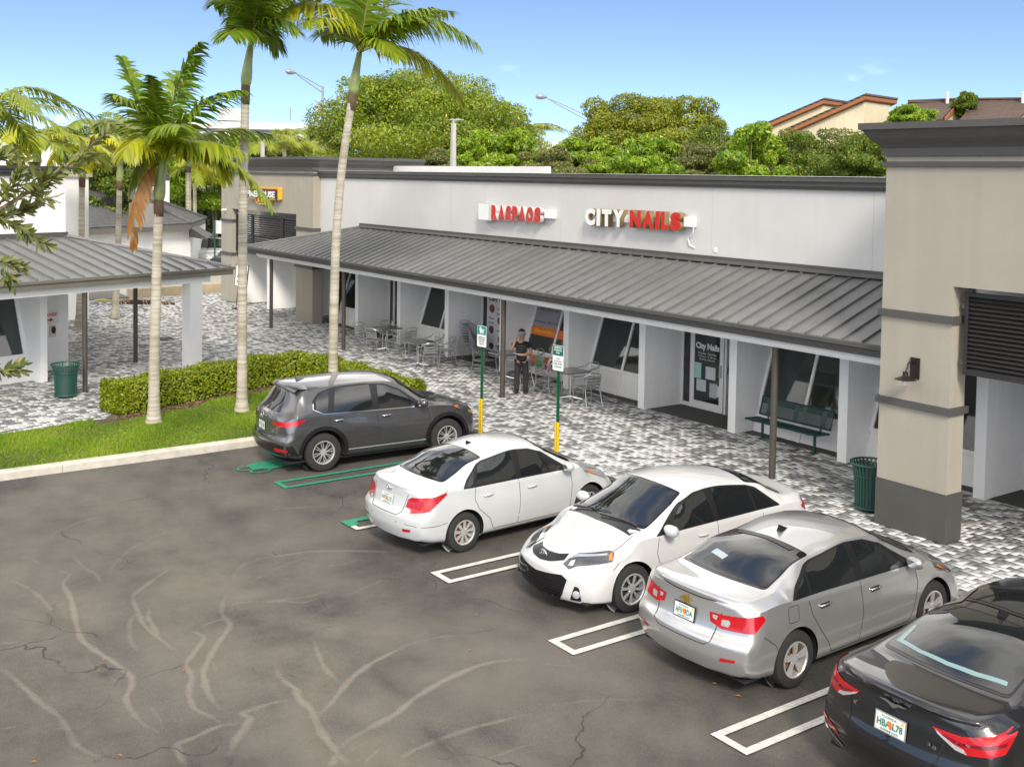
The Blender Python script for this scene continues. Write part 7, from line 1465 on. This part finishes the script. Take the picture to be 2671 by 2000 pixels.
for x, y, a, lab in ((-20.72, 17.22, 1.45, 'cafe chair turned to the wide-window table, its back to the shop door'), (-21.75, 18.02, 3.05, 'cafe chair pushed against the sill below the wide leaning window'), (-22.15, 17.05, -1.3, 'cafe chair between the two table groups, behind the reserved parking sign'),
                  (-25.35, 17.25, -1.5, 'cafe chair beside the canopy post, near the doorway with the banner'), (-23.75, 17.35, 1.7, 'cafe chair at the right elbow of the standing man'), (-24.2, 18.1, 3.0, 'cafe chair below the orange poster window'), (-23.0, 18.05, 2.6, 'cafe chair against the fin beside the orange poster window'),
                  (-28.3, 16.15, -1.2, 'cafe chair left of the table nearest the hedge tip'), (-26.85, 16.35, 1.35, 'cafe chair right of the table nearest the hedge tip'), (-27.35, 17.25, 2.9, 'cafe chair behind the table nearest the hedge tip, by the doorway fin'), (-28.1, 17.3, -2.8, 'cafe chair under the leaning window behind the hedge-tip table'),
                  (-31.25, 16.65, -1.3, 'cafe chair closest to the canopy post next to the leaning palm'), (-31.2, 17.5, -1.8, 'cafe chair at the far corner of the post-side table'), (-29.85, 17.4, 1.6, 'cafe chair between the post-side table and the hedge-tip table'), (-30.1, 16.45, .4, 'cafe chair with its back to the hedge at the post-side table')):
    put_chair(x, y, a, lab)
sk = ('lowest', 'second', 'third', 'fourth', 'topmost')
for i in range(5): put_chair(-27.75-.015*i, 18.55-.035*i, R_(-78), '%s cafe chair of the stack in the cafe doorway' % sk[i], 'stacked cafe chairs', SW+.085*i)
# ================================================================== LITTER BINS, BENCH
def make_bin():
    T = root('litter_bin', 'x', 'litter bin', (0, 0, 0), 0., 'green slatted litter bins'); n = 30
    for i in range(n):
        a = 2*math.pi*i/n; k = MB(); r = [(.255, .04), (.262, .30), (.275, .58), (.30, .70), (.335, .80)]; vs = []
        for rr, z in r:
            for d in (-.017, .017): vs.append(((rr)*math.cos(a)-d*math.sin(a), rr*math.sin(a)+d*math.cos(a), z))
        for rr, z in r:
            for d in (-.017, .017): vs.append(((rr-.008)*math.cos(a)-d*math.sin(a), (rr-.008)*math.sin(a)+d*math.cos(a), z))
        fs = [(2*j, 2*j+1, 2*j+3, 2*j+2) for j in range(4)]+[(10+2*j+2, 10+2*j+3, 10+2*j+1, 10+2*j) for j in range(4)]+[(2*j+2, 12+2*j, 10+2*j, 2*j) for j in range(4)]+[(2*j+1, 11+2*j, 13+2*j, 2*j+3) for j in range(4)]
        k.add(vs, fs); k.build('slat', green_st, T)
    tor = lambda R, z, r: [(R+r*math.cos(t), z+r*math.sin(t)) for t in [2*math.pi*j/8 for j in range(8)]]
    for nm, R, z, r in (('rim', .342, .805, .018), ('ring', .284, .60, .012), ('base_ring', .258, .06, .022)): k = MB(); k.lathe(tor(R, z, r), 36, closed=True); k.build(nm, green_st, T, smooth=True)
    k = MB(); k.lathe([(0, .06), (.235, .06), (.25, .70), (.245, .70), (.22, .10), (0, .10)], 28); k.build('liner', M_('liner_grey', (.09, .095, .095), .5, var=.3), T, smooth=40)
    for i in range(4): a = i*math.pi/2+.4; k = MB(); k.lathe([(0, 0), (.02, 0), (.02, .045), (0, .045)], 8, (.2*math.cos(a), .2*math.sin(a), 0)); k.build('foot', green_st, T)
    return T
b0 = make_bin(); b0.location = (-28.2, 6.80, SW); b0['label'] = 'green slatted litter bin beside the white fin of the low corner building'
b1 = copy_tree(b0); b1.location = (-11.52, 15.86, SW); b1['label'] = 'green slatted litter bin half hidden behind the beige tower pier'; b1.rotation_euler = (0, 0, .1)
BE = root('bench', 'dark green steel mesh bench below the leaning window', 'bench', (-15.3, 18.2, SW)); gb = M_('bench_green', (.010, .055, .045), .4, var=.1)
xb0, xb1 = -16.25, -14.35
def lattice(name, o, u, v, nu, nv, par, r=.006):
    k = MB(); o, u, v = Vector(o), Vector(u), Vector(v); nn = u.cross(v).normalized()*.004
    def bar(p, q):
        d = (q-p).normalized(); s = d.cross(nn).normalized()*r; k.obox(p-s-nn, q-p, s*2, nn*2)
    lu, lv = u.length, v.length; st = lu/nu; kk = int((lu+lv)/st)+1
    for i in range(-int(lv/st)-1, nu+1):
        for sgn in (1, -1):
            a0, a1 = i*st, i*st+lv
            if sgn < 0: a0, a1 = a1, a0
            t0, t1 = 0., 1.
            lo, hi = sorted((a0, a1))
            if hi <= 0 or lo >= lu: continue
            f = lambda a: (a-a0)/(a1-a0)
            ts = sorted((max(0, min(1, f(0))), max(0, min(1, f(lu))))); p = lambda t: o+u.normalized()*(a0+(a1-a0)*t)+v*t
            if ts[1]-ts[0] > .02: bar(p(ts[0]), p(ts[1]))
    return tag(k.build(name, gb, par), kind='stuff')
def rim(pts, r, nm, par): k = MB(); k.tube([Vector(p) for p in pts+[pts[0]]], r, 6); return k.build(nm, gb, par)
s0 = [(xb0, 17.93, .56), (xb1, 17.93, .56), (xb1, 18.34, .54), (xb0, 18.34, .54)]; se = rim(s0, .022, 'seat', BE); lattice('seat_mesh', s0[0], (xb1-xb0, 0, 0), (0, .41, -.02), 44, 10, se)
b0_ = [(xb0, 18.38, .62), (xb1, 18.38, .62), (xb1, 18.49, .98), (xb0, 18.49, .98)]; ba = rim(b0_, .022, 'backrest', BE); lattice('back_mesh', b0_[0], (xb1-xb0, 0, 0), (0, .11, .36), 44, 9, ba)
for x in (xb0+.22, (xb0+xb1)/2, xb1-.22):
    k = MB(); k.obox((x-.05, 17.92, .535), (.10, 0, 0), (0, .45, -.02), (0, 0, .035)); k.build('seat_strap', gb, se); k = MB(); k.obox((x-.05, 18.375, .60), (.10, 0, 0), (0, .115, .39), (0, .02, 0)); k.build('back_strap', gb, ba)
for x in (xb0+.25, xb1-.25):
    k = MB(); k.tube([(x, 18.2, SW), (x, 18.2, .53)], .03, 10); k.tube([(x, 18.2, .53), (x, 18.36, .50), (x, 18.40, .70)], .022, 8); k.lathe([(0, 0), (.09, 0), (.09, .012), (0, .012)], 14, (x, 18.2, SW)); k.build('leg', gb, BE, smooth=40)

# ================================================================== PARKING SIGN POSTS
ysl = M_('yellow_sleeve', (.75, .50, .005), .45, var=.12, scale=5); sgreen = M_('sign_green', (.005, .27, .19), .4, var=.04); sdk = M_('sign_dark_green', (.006, .12, .10), .4, var=.04); gpost = M_('post_green', (.010, .10, .045), .4, var=.15)
def sign_post(label, x, y, zt, kind, turn):
    S_ = root('parking_sign', label, 'sign', (x, y, 0), 0., 'parking signs on green posts'); k = MB(); c = [(-.038, .0), (-.02, .0), (-.014, .028), (.014, .028), (.02, 0), (.038, 0), (.038, .006), (.024, .006), (.018, .034), (-.018, .034), (-.024, .006), (-.038, .006)]
    ca, sa = math.cos(turn), math.sin(turn); W2 = lambda a, b, z: (x+a*ca-b*sa, y+a*sa+b*ca, z)
    k.prism([W2(a, b, .10) for a, b in c], (0, 0, zt-.10)); k.build('post', gpost, S_)
    for sgn in (-1, 1): k = MB(); k.tube([W2(sgn*.028, -.016, .10), W2(sgn*.028, -.016, .86)], .027, 9); k.build('sleeve', ysl, S_, smooth=40)
    w, h, z0 = .30, .46 if kind == 0 else .50, zt-.44; u = Vector((ca, sa, 0)); n = Vector((sa, -ca, 0)); o = Vector((x, y, z0))+n*.012
    P2 = lambda a, z, d: o+u*a+n*d+Vector((0, 0, z)); rr = rpoly([(-w/2, 0), (w/2, 0), (w/2, h), (-w/2, h)], .03)
    k = MB(); k.prism([P2(a, z, 0) for a, z in rr], n*.004); sb = k.build('sign_board', whiteface, S_)
    hh = h*(.42 if kind == 0 else .40); gr_ = rpoly([(-w/2+.008, h-hh), (w/2-.008, h-hh), (w/2-.008, h-.008), (-w/2+.008, h-.008)], .018); k = MB(); k.prism([P2(a, z, .0045) for a, z in gr_], n*.0015); k.build('sign_panel', sgreen if kind == 0 else sdk, sb)
    if kind == 0:
        cz = h-hh/2; body = [(-.075, cz+.015), (.06, cz+.015), (.07, cz+.03), (.09, cz+.035), (.092, cz+.022), (.075, cz+.005), (.05, cz-.04), (-.045, cz-.04), (-.07, cz-.01)]; hood = [(-.075, cz+.02), (0, cz+.02), (-.01, cz+.055), (-.035, cz+.075), (-.06, cz+.06)]
        for pl in (body, hood): k = MB(); k.prism([P2(a, z, .0063) for a, z in pl], n*.001); k.build('symbol', whiteface, sb)
        for a in (-.035, .04): k = MB(); k.prism([P2(a+.022*math.cos(t), cz-.055+.022*math.sin(t), .0063) for t in [2*math.pi*i/12 for i in range(12)]], n*.001); k.build('symbol', whiteface, sb)
        tx = (('RESERVED FOR', .19), ('STORK PARKING', .145), ('MOMS TO BE', .10), ('THANK YOU', .05))
    else:
        for i, s_ in enumerate(('RESERVED', 'PARKING', 'FOR')): ww = .2 if i < 2 else .09; place_text('sign_lettering', s_, .05, .001, P2(-ww/2, h-.06-.052*i, .007), u, (0, 0, 1), whiteface, sb, fit=(ww, .036), bold=.001)
        tx = (('TO GO', .225), ('PICK UP ONLY', .17), ('15 MINUTE LIMIT', .12), ('OTHERS TOWED', .06))
    for s_, z in tx: ww = .024*len(s_)*.62+.02; ww = min(ww, .25); place_text('sign_lettering', s_, .05, .001, P2(-ww/2, z, .0055), u, (0, 0, 1), sdk if kind else ink, sb, fit=(ww, .03), bold=.001)
sign_post('green stroller parking sign on a green post with yellow foot, ahead of the dark SUV', -19.72, 13.38, 2.44, 0, .12); sign_post('dark green reserved parking sign on a green post, ahead of the white nose-in saloon', -17.04, 13.39, 2.33, 1, .12)

# ================================================================== MENU STAND, DRAIN, FALLEN FROND, LITTER
MS = root('menu_stand', 'black framed menu board with sandwich pictures on two thin legs', 'menu board', (-42.8, 17.3, SW)); u = Vector((.93, .37, 0)).normalized(); n = Vector((u.y, -u.x, 0)); o = Vector((-42.95, 17.2, 0)); P2 = lambda a, z, d=0.: o+u*a+n*d+Vector((0, 0, z)) +Vector((0, 0, 0))+(-n)*(.12*(z-1.0))
k = MB(); k.prism([P2(-.36, 1.02), P2(.36, 1.02), P2(.36, 1.92), P2(-.36, 1.92)], n*.03); bd = k.build('board_frame', black_pl, MS); k = MB(); k.prism([P2(-.33, 1.05, .031), P2(.33, 1.05, .031), P2(.33, 1.89, .031), P2(-.33, 1.89, .031)], n*.003); k.build('menu_sheet', whiteface, bd); sand = M_('sandwich_orange', (.50, .19, .05), .6, var=.3, scale=20)
for a, z, w, h in ((0, 1.60, .34, .09), (-.19, 1.38, .11, .09), (0, 1.38, .11, .09), (.19, 1.38, .11, .09), (-.19, 1.18, .11, .09), (0, 1.18, .11, .09), (.19, 1.18, .11, .09)): k = MB(); k.prism([P2(a+x, z+y, .0345) for x, y in rpoly([(-w/2, 0), (w/2, 0), (w/2, h), (-w/2, h)], .03)], n*.002); k.build('picture', sand, bd)
place_text('menu_lettering', 'SANDWICH MENU', .05, .001, P2(-.24, 1.80, .035), u, (0, 0, 1), ink, bd, fit=(.48, .05))
for a in (-.16, .16): k = MB(); k.tube([P2(a, SW, .015), P2(a, 1.05, .015)], .014, 6); k.box(P2(a, SW).x-.12, P2(a, SW).x+.12, P2(a, SW).y-.15, P2(a, SW).y+.15, SW, SW+.02); k.build('leg', black_pl, MS)
k = MB(); c = G(421, 884, SW); k.box(c.x-.35, c.x+.35, c.y-.35, c.y+.35, SW+.004, SW+.012); tag(k.build('drain_cover', darkconc), 'dark square drain cover in the plaza paving', 'drain cover')
FR = root('fallen_palm_frond', 'fallen palm frond with yellow-green sheath lying on the far plaza paving', 'palm frond', (-48, 13.2, SW)); a, b = G(248, 784, SW+.1), G(455, 790, SW+.05); q = a.lerp(b, .22)
k = MB(); k.tube([a, a.lerp(q, .5)+Vector((0, 0, .02)), q], [.05, .075, .04], 8); k.build('sheath', M_('sheath_yellow', (.48, .46, .16), .6, var=.3), FR, smooth=True); k = MB(); k.tube([q, q.lerp(b, .5), b], [.05, .04, .01], 6); k.build('stalk', M_('stalk_orange', (.42, .22, .05), .7, var=.3), FR)
random.seed(5); V, F, Cc = frond(q, q.lerp(b, .5)+Vector((0, 0, .15)), b, leaf=.38, n=40, dead=True, droop=.6, wind=0); Cc = [(.07, .03, .02)]*len(F); link('leaflets', np_mesh('leaflets', V, F, palm_m, col=Cc), FR)
drym = M_('dry_leaf', (.34, .15, .03), .8, var=.3, scale=30)
for i, (x, y) in enumerate(((1243, 1604), (1226, 1696), (272, 1720), (313, 1970), (87, 1987), (479, 1748), (1863, 1783), (1925, 1815), (1485, 1640), (880, 1755))):
    c = G(x, y, .012); a = random.random()*6.3; k = MB(); l, w = random.uniform(.03, .05), .013; d = Vector((math.cos(a), math.sin(a), 0)); s = Vector((-d.y, d.x, 0)); k.add([c-d*l, c-s*w+Vector((0, 0, .012)), c+d*l+Vector((0, 0, .006)), c+s*w+Vector((0, 0, .014))], [(0, 1, 2, 3)]); tag(k.build('fallen_leaf', drym), 'small dry brown leaf lying on the open asphalt', 'leaf', 'dry leaves on the asphalt')
k = MB(); c = G(985, 1430, .02); 

# ================================================================== LEAFY BRANCH REACHING IN AT THE LEFT EDGE
D = 10.5; rt = PD(-520, 900, D+1); BT = root('leafy_tree', 'tree with long oval leaves whose branches reach in front of the white wall', 'tree', (rt.x, rt.y, 0)); rt.z = 0
fk = PD(-430, 720, D+.6); k = MB(); k.tube([rt, rt.lerp(fk, .5)+Vector((.06, 0, 0)), fk], [.16, .13, .10], 10); k.build('trunk', bark, BT, smooth=True)
twig = M_('twig_brown', (.20, .13, .08), .85, var=.2); rng = random.Random(4); LV, LF, LC = [], [], []
def leaves_on(p, d, n, ln=.11):
    for i in range(n):
        a = rng.uniform(0, 6.28); e = rng.uniform(.2, 1.25); r = d.orthogonal().normalized(); r = (Matrix.Rotation(a, 3, d) @ r); dd = (d*math.cos(e)+r*math.sin(e)+Vector((0, 0, .1))).normalized(); s = dd.cross(Vector((rng.uniform(-1, 1), rng.uniform(-1, 1), .6))).normalized(); l = ln*rng.uniform(.65, 1.2); w = l*.19; up = s.cross(dd)*l*.06; b = p+d*rng.uniform(-.05, .05); k0 = len(LV)
        LV.extend([tuple(q) for q in (b, b+dd*l*.35+s*w-up, b+dd*l*.4+up*.2, b+dd*l*.35-s*w-up, b+dd*l*.8+s*w*.6-up*2, b+dd*l*.85-up*.8, b+dd*l*.8-s*w*.6-up*2, b+dd*l-up*2.2)]); LF.extend([(k0, k0+3, k0+2, k0+2)[:3]+(k0+2,), (k0, k0+2, k0+1, k0+1)[:3]+(k0+1,)] if False else [(k0, k0+3, k0+2), (k0, k0+2, k0+1), (k0+1, k0+2, k0+5), (k0+1, k0+5, k0+4), (k0+2, k0+3, k0+6), (k0+2, k0+6, k0+5), (k0+4, k0+5, k0+7), (k0+5, k0+6, k0+7)]); g = rng.random(); c = (.09+.12*g, .13+.10*g, .03+.03*g); c = (.22, .21, .06) if rng.random() < .15 else c; LC.extend([c]*8)
def limb(pts, r0, tipn, step=.10, per=5, skip=.3):
    P = [PD(x, y, D+dd) for x, y, dd in pts]; Q = []
    for i in range(len(P)-1):
        for j in range(6): Q.append(P[i].lerp(P[i+1], j/6))
    Q.append(P[-1])
    for _ in range(3): Q = [Q[0]]+[(Q[i-1]+2*Q[i]+Q[i+1])/4 for i in range(1, len(Q)-1)]+[Q[-1]]
    k = MB(); k.tube(Q, list(np.linspace(r0, .004, len(Q))), 6); k.build('branch', twig, BT, smooth=True); n = len(Q)
    for i in range(int(n*skip), n):
        d = (Q[min(i+1, n-1)]-Q[i-1]).normalized(); leaves_on(Q[i], d, per)
        if i % 3 == 0 and i < n-2:
            sd_ = (d*.6+Vector((rng.uniform(-.6, .6), rng.uniform(-.6, .6), rng.uniform(-.5, .6)))).normalized(); e = Q[i]+sd_*rng.uniform(.12, .24); k = MB(); k.tube([Q[i], e], [.005, .003], 5); k.build('twig', twig, BT); leaves_on(e, sd_, per+5); leaves_on(Q[i].lerp(e, .55), sd_, per)
    leaves_on(Q[-1], (Q[-1]-Q[-2]).normalized(), tipn)
limb([(-430, 720, .6), (-150, 600, .2), (-20, 560, 0), (60, 510, -.1), (130, 465, -.1), (200, 415, 0), (262, 352, .1)], .03, 16, per=3, skip=.45); limb([(-60, 575, .1), (10, 520, -.1), (45, 462, -.15)], .012, 14, per=4, skip=.4); limb([(-60, 575, .1), (20, 560, .1), (60, 545, .1)], .010, 12, per=4, skip=.3); limb([(-430, 720, .6), (-120, 690, .2), (0, 680, 0), (42, 690, 0)], .02, 12, per=4, skip=.55); limb([(-430, 720, .6), (-140, 850, .2), (-20, 965, 0), (38, 965, 0)], .02, 10, per=3, skip=.6); limb([(60, 510, -.1), (95, 500, -.1), (112, 470, -.1)], .006, 12, per=3, skip=.3); limb([(-20, 560, 0), (40, 585, 0), (62, 600, 0)], .006, 12, per=4, skip=.2); limb([(-100, 420, 0), (-20, 412, 0), (8, 405, 0)], .006, 8, per=3, skip=.5)
k = len(LF); link('leaves', np_mesh('leaves', LV, LF, leaf_m, col=LC), BT)

# ================================================================== THE STANDING MAN
def skinned(name, verts, edges, radii, m, parent, sub=2, rootv=0):
    me = bpy.data.meshes.new(name); me.from_pydata(verts, edges, []); me.materials.append(m); o = link(name, me, parent); md = o.modifiers.new('s', 'SKIN'); sv = me.skin_vertices[0].data if me.skin_vertices else None
    if sv is None: bm = bmesh.new(); bm.from_mesh(me); bm.verts.layers.skin.verify(); bm.to_mesh(me); bm.free(); sv = me.skin_vertices[0].data
    for i, r in enumerate(radii): sv[i].radius = r if hasattr(r, '__len__') else (r, r); sv[i].use_root = i == rootv
    md.use_smooth_shade = True; md.branch_smoothing = .6; sb = o.modifiers.new('u', 'SUBSURF'); sb.levels = sub; sb.render_levels = sub; return o
MX, MY = -22.80, 16.70; face = R_(-42)            # he faces the lane
MAN = root('person', 'man in dark cap visor, black striped polo and dark trousers shading his eyes', 'person', (MX, MY, SW))
cf, sf = math.cos(face), math.sin(face)
def W3(r, f, z): r, f, z = r*.92, f*.92, z*.92; return (MX+r*sf+f*cf, MY-r*cf+f*sf, SW+z)   # r: his right, f: forward
skin_m = mat('skin', (.42, .23, .14), .5, var=.08, scale=12); hair_m = mat('dark_hair', (.02, .016, .013), .7, var=.2); cloth = mat('black_cloth', (.016, .016, .018), .85, var=.2, scale=14, bump=.3, bscale=40); trou = mat('charcoal_trousers', (.028, .028, .030), .9, var=.25, scale=9, bump=.4, bscale=25); shoe = mat('black_shoe', (.012, .012, .012), .5, var=.1); glove = mat('grey_glove', (.30, .36, .44), .7, var=.1); stripe = mat('grey_stripe', (.11, .11, .12), .85, var=.1)
v = [(0, 0, .93), (0, 0, 1.10), (0, 0, 1.26), (0, .0, 1.40), (0, .01, 1.50), (0, .03, 1.58), (0, .035, 1.66), (0, .03, 1.73),      # pelvis .. head
     (.10, 0, .88), (.12, .02, .48), (.12, -.01, .09), (.12, .12, .045), (-.10, 0, .88), (-.13, .02, .48), (-.14, -.01, .09), (-.15, .12, .045),
     (.20, .0, 1.40), (.29, .10, 1.20), (.19, .17, 1.42), (.13, .16, 1.60), (-.20, 0, 1.40), (-.27, .02, 1.14), (-.08, .20, 1.10), (.10, .22, 1.12)]
e = [(0, 1), (1, 2), (2, 3), (3, 4), (4, 5), (5, 6), (6, 7), (0, 8), (8, 9), (9, 10), (10, 11), (0, 12), (12, 13), (13, 14), (14, 15), (3, 16), (16, 17), (17, 18), (18, 19), (3, 20), (20, 21), (21, 22), (22, 23)]
r = [.095, .095, .10, .085, .055, .085, .098, .075, .06, .045, .034, .03, .06, .045, .034, .03, .045, .048, .038, .03, .045, .048, .038, .03]
skinned('body', [W3(*q) for q in v], e, r, skin_m, MAN)
sv = [(0, 0, .86), (0, 0, 1.08), (0, 0, 1.26), (0, 0, 1.40), (0, .005, 1.465), (.205, 0, 1.40), (.265, .065, 1.27), (-.205, 0, 1.40), (-.255, .015, 1.25)]
skinned('shirt', [W3(*q) for q in sv], [(0, 1), (1, 2), (2, 3), (3, 4), (3, 5), (5, 6), (3, 7), (7, 8)], [(.175, .14), (.172, .135), (.176, .138), (.15, .105), .075, .078, .072, .078, .072], cloth, MAN)
for z in (1.20, 1.27, 1.335):
    k = MB(); k.tube([W3(.176*math.cos(t), .138*math.sin(t), z) for t in [2*math.pi*i/24 for i in range(25)]], .009, 6, cap=False); k.build('shirt_stripe', stripe, MAN, smooth=True)
tv = [(0, 0, .98), (.095, 0, .84), (.12, .015, .48), (.125, 0, -.02), (-.095, 0, .84), (-.13, .015, .48), (-.14, 0, -.02)]
skinned('trousers', [W3(*q) for q in tv], [(0, 1), (1, 2), (2, 3), (0, 4), (4, 5), (5, 6)], [(.16, .125), .105, .078, .072, .105, .078, .072], trou, MAN)
for s in (.12, -.14): skinned('shoe', [W3(s, -.07, .05), W3(s, .06, .045), W3(s*1.05, .19, .035)], [(0, 1), (1, 2)], [(.058, .06), (.06, .055), (.048, .04)], shoe, MAN)
k = MB(); c = Vector(W3(0, .01, 1.70)); n = 14
for a, b in ((0, 1),):
    V = []; F = []
    for i in range(7):
        ph = -.25+1.8*i/6
        for j in range(n): t = 2*math.pi*j/n; V.append(W3(.105*math.cos(ph)*math.cos(t), .02+.118*math.cos(ph)*math.sin(t), 1.70+.112*math.sin(ph)))
    F = [(i*n+j, i*n+(j+1) % n, (i+1)*n+(j+1) % n, (i+1)*n+j) for i in range(6) for j in range(n)]
k.add(V, F); k.build('hair', hair_m, MAN, smooth=True)
k = MB(); k.add([W3(.112*math.cos(t), .03+.125*math.sin(t), z) for z in (1.70, 1.745) for t in [2*math.pi*i/20 for i in range(20)]], [(i, (i+1) % 20, 20+(i+1) % 20, 20+i) for i in range(20)]); k.prism([W3(.11*math.cos(t), .03+.125*math.sin(t), 1.705) for t in [math.pi*i/10 for i in range(11)]]+[W3(-.09, .22, 1.69), W3(0, .25, 1.688), W3(.09, .22, 1.69)], (0, 0, .008)); k.build('visor', glove, MAN, smooth=40)
for s, z0 in ((.036, 1.665), (-.036, 1.665)): k = MB(); k.lathe([(0, -.008), (.010, -.004), (.012, 0), (.008, .008), (0, .01)], 8, W3(s, .118, z0)); k.build('eye', black_pl, MAN, smooth=True)
skinned('nose', [W3(0, .115, 1.665), W3(0, .138, 1.635)], [(0, 1)], [.009, .014], skin_m, MAN, 1); k = MB(); k.tube([W3(-.026, .118, 1.598), W3(0, .124, 1.60), W3(.026, .118, 1.598)], .006, 6); k.build('mouth', M_('lip', (.28, .10, .08), .5), MAN)
for s in (1, -1): k = MB(); k.lathe([(0, -.012), (.022, -.008), (.028, 0), (.022, .008), (0, .01)], 10, W3(s*.098, .02, 1.655)); k.build('ear', skin_m, MAN, smooth=True)
def hand(w, d, up, nm):                            # palm with five bent fingers, gloved
    w, d, up = Vector(w), Vector(d).normalized(), Vector(up).normalized(); s = d.cross(up).normalized(); vs = [w, w+d*.05, w+d*.09]; es = [(0, 1), (1, 2)]; rr = [.026, (.040, .02), (.040, .018)]
    for i, (o, l) in enumerate(((-.033, .060), (-.011, .072), (.011, .068), (.033, .052))):
        b = w+d*.09+s*o; k0 = len(vs); vs += [b+d*.005, b+d*l*.5+up*.004, b+d*l*.8-up*.012]; es += [(2, k0), (k0, k0+1), (k0+1, k0+2)]; rr += [.0095, .0088, .0075]
    k0 = len(vs); vs += [w+d*.035-s*.045, w+d*.07-s*.062]; es += [(1, k0), (k0, k0+1)]; rr += [.011, .009]; skinned(nm, [tuple(q) for q in vs], es, rr, glove, MAN, 1)
hand(W3(.125, .165, 1.615), Vector(W3(.0, .17, 1.70))-Vector(W3(.125, .165, 1.615)), (0, 0, 1), 'hand'); hand(W3(.06, .215, 1.115), Vector(W3(.2, .20, 1.15))-Vector(W3(.06, .215, 1.115)), (0, 0, 1), 'hand')

# ================================================================== FURNITURE SEEN THROUGH THE WINDOWS
dkl = mat('dark_leather', (.02, .018, .018), .4, var=.2)
for i, (x, y, a, lab) in enumerate(((-21.6, 19.75, .3, 'dark salon chair behind the wide leaning window beside the cafe table'), (-20.6, 19.9, -.4, 'dark salon chair further inside behind the wide leaning window'), (-15.9, 19.8, .2, 'dark salon chair behind the window over the green bench'))):
    T = root('salon_chair', lab, 'chair', (x, y, SW), a, 'salon chairs inside'); rot = Matrix.Translation((x, y, SW)) @ Matrix.Rotation(a, 4, 'Z')
    for nm, bx in (('seat', (-.3, .3, -.3, .3, .38, .55)), ('backrest', (-.28, .28, .24, .40, .551, 1.25)), ('armrest', (-.40, -.301, -.28, .3, .40, .75)), ('armrest', (.301, .40, -.28, .3, .40, .75)), ('base', (-.2, .2, -.2, .2, .01, .379))):
        k = MB(); k.box(*bx); k.v = [tuple(rot @ Vector(q)) for q in k.v]; k.build(nm, dkl, T)
for x in (-21.0, -15.0): k = MB(); k.box(x-.03, x+.03, 19.5, 20.38, SW+.01, 2.3); k.build('partition', white_p, SB)
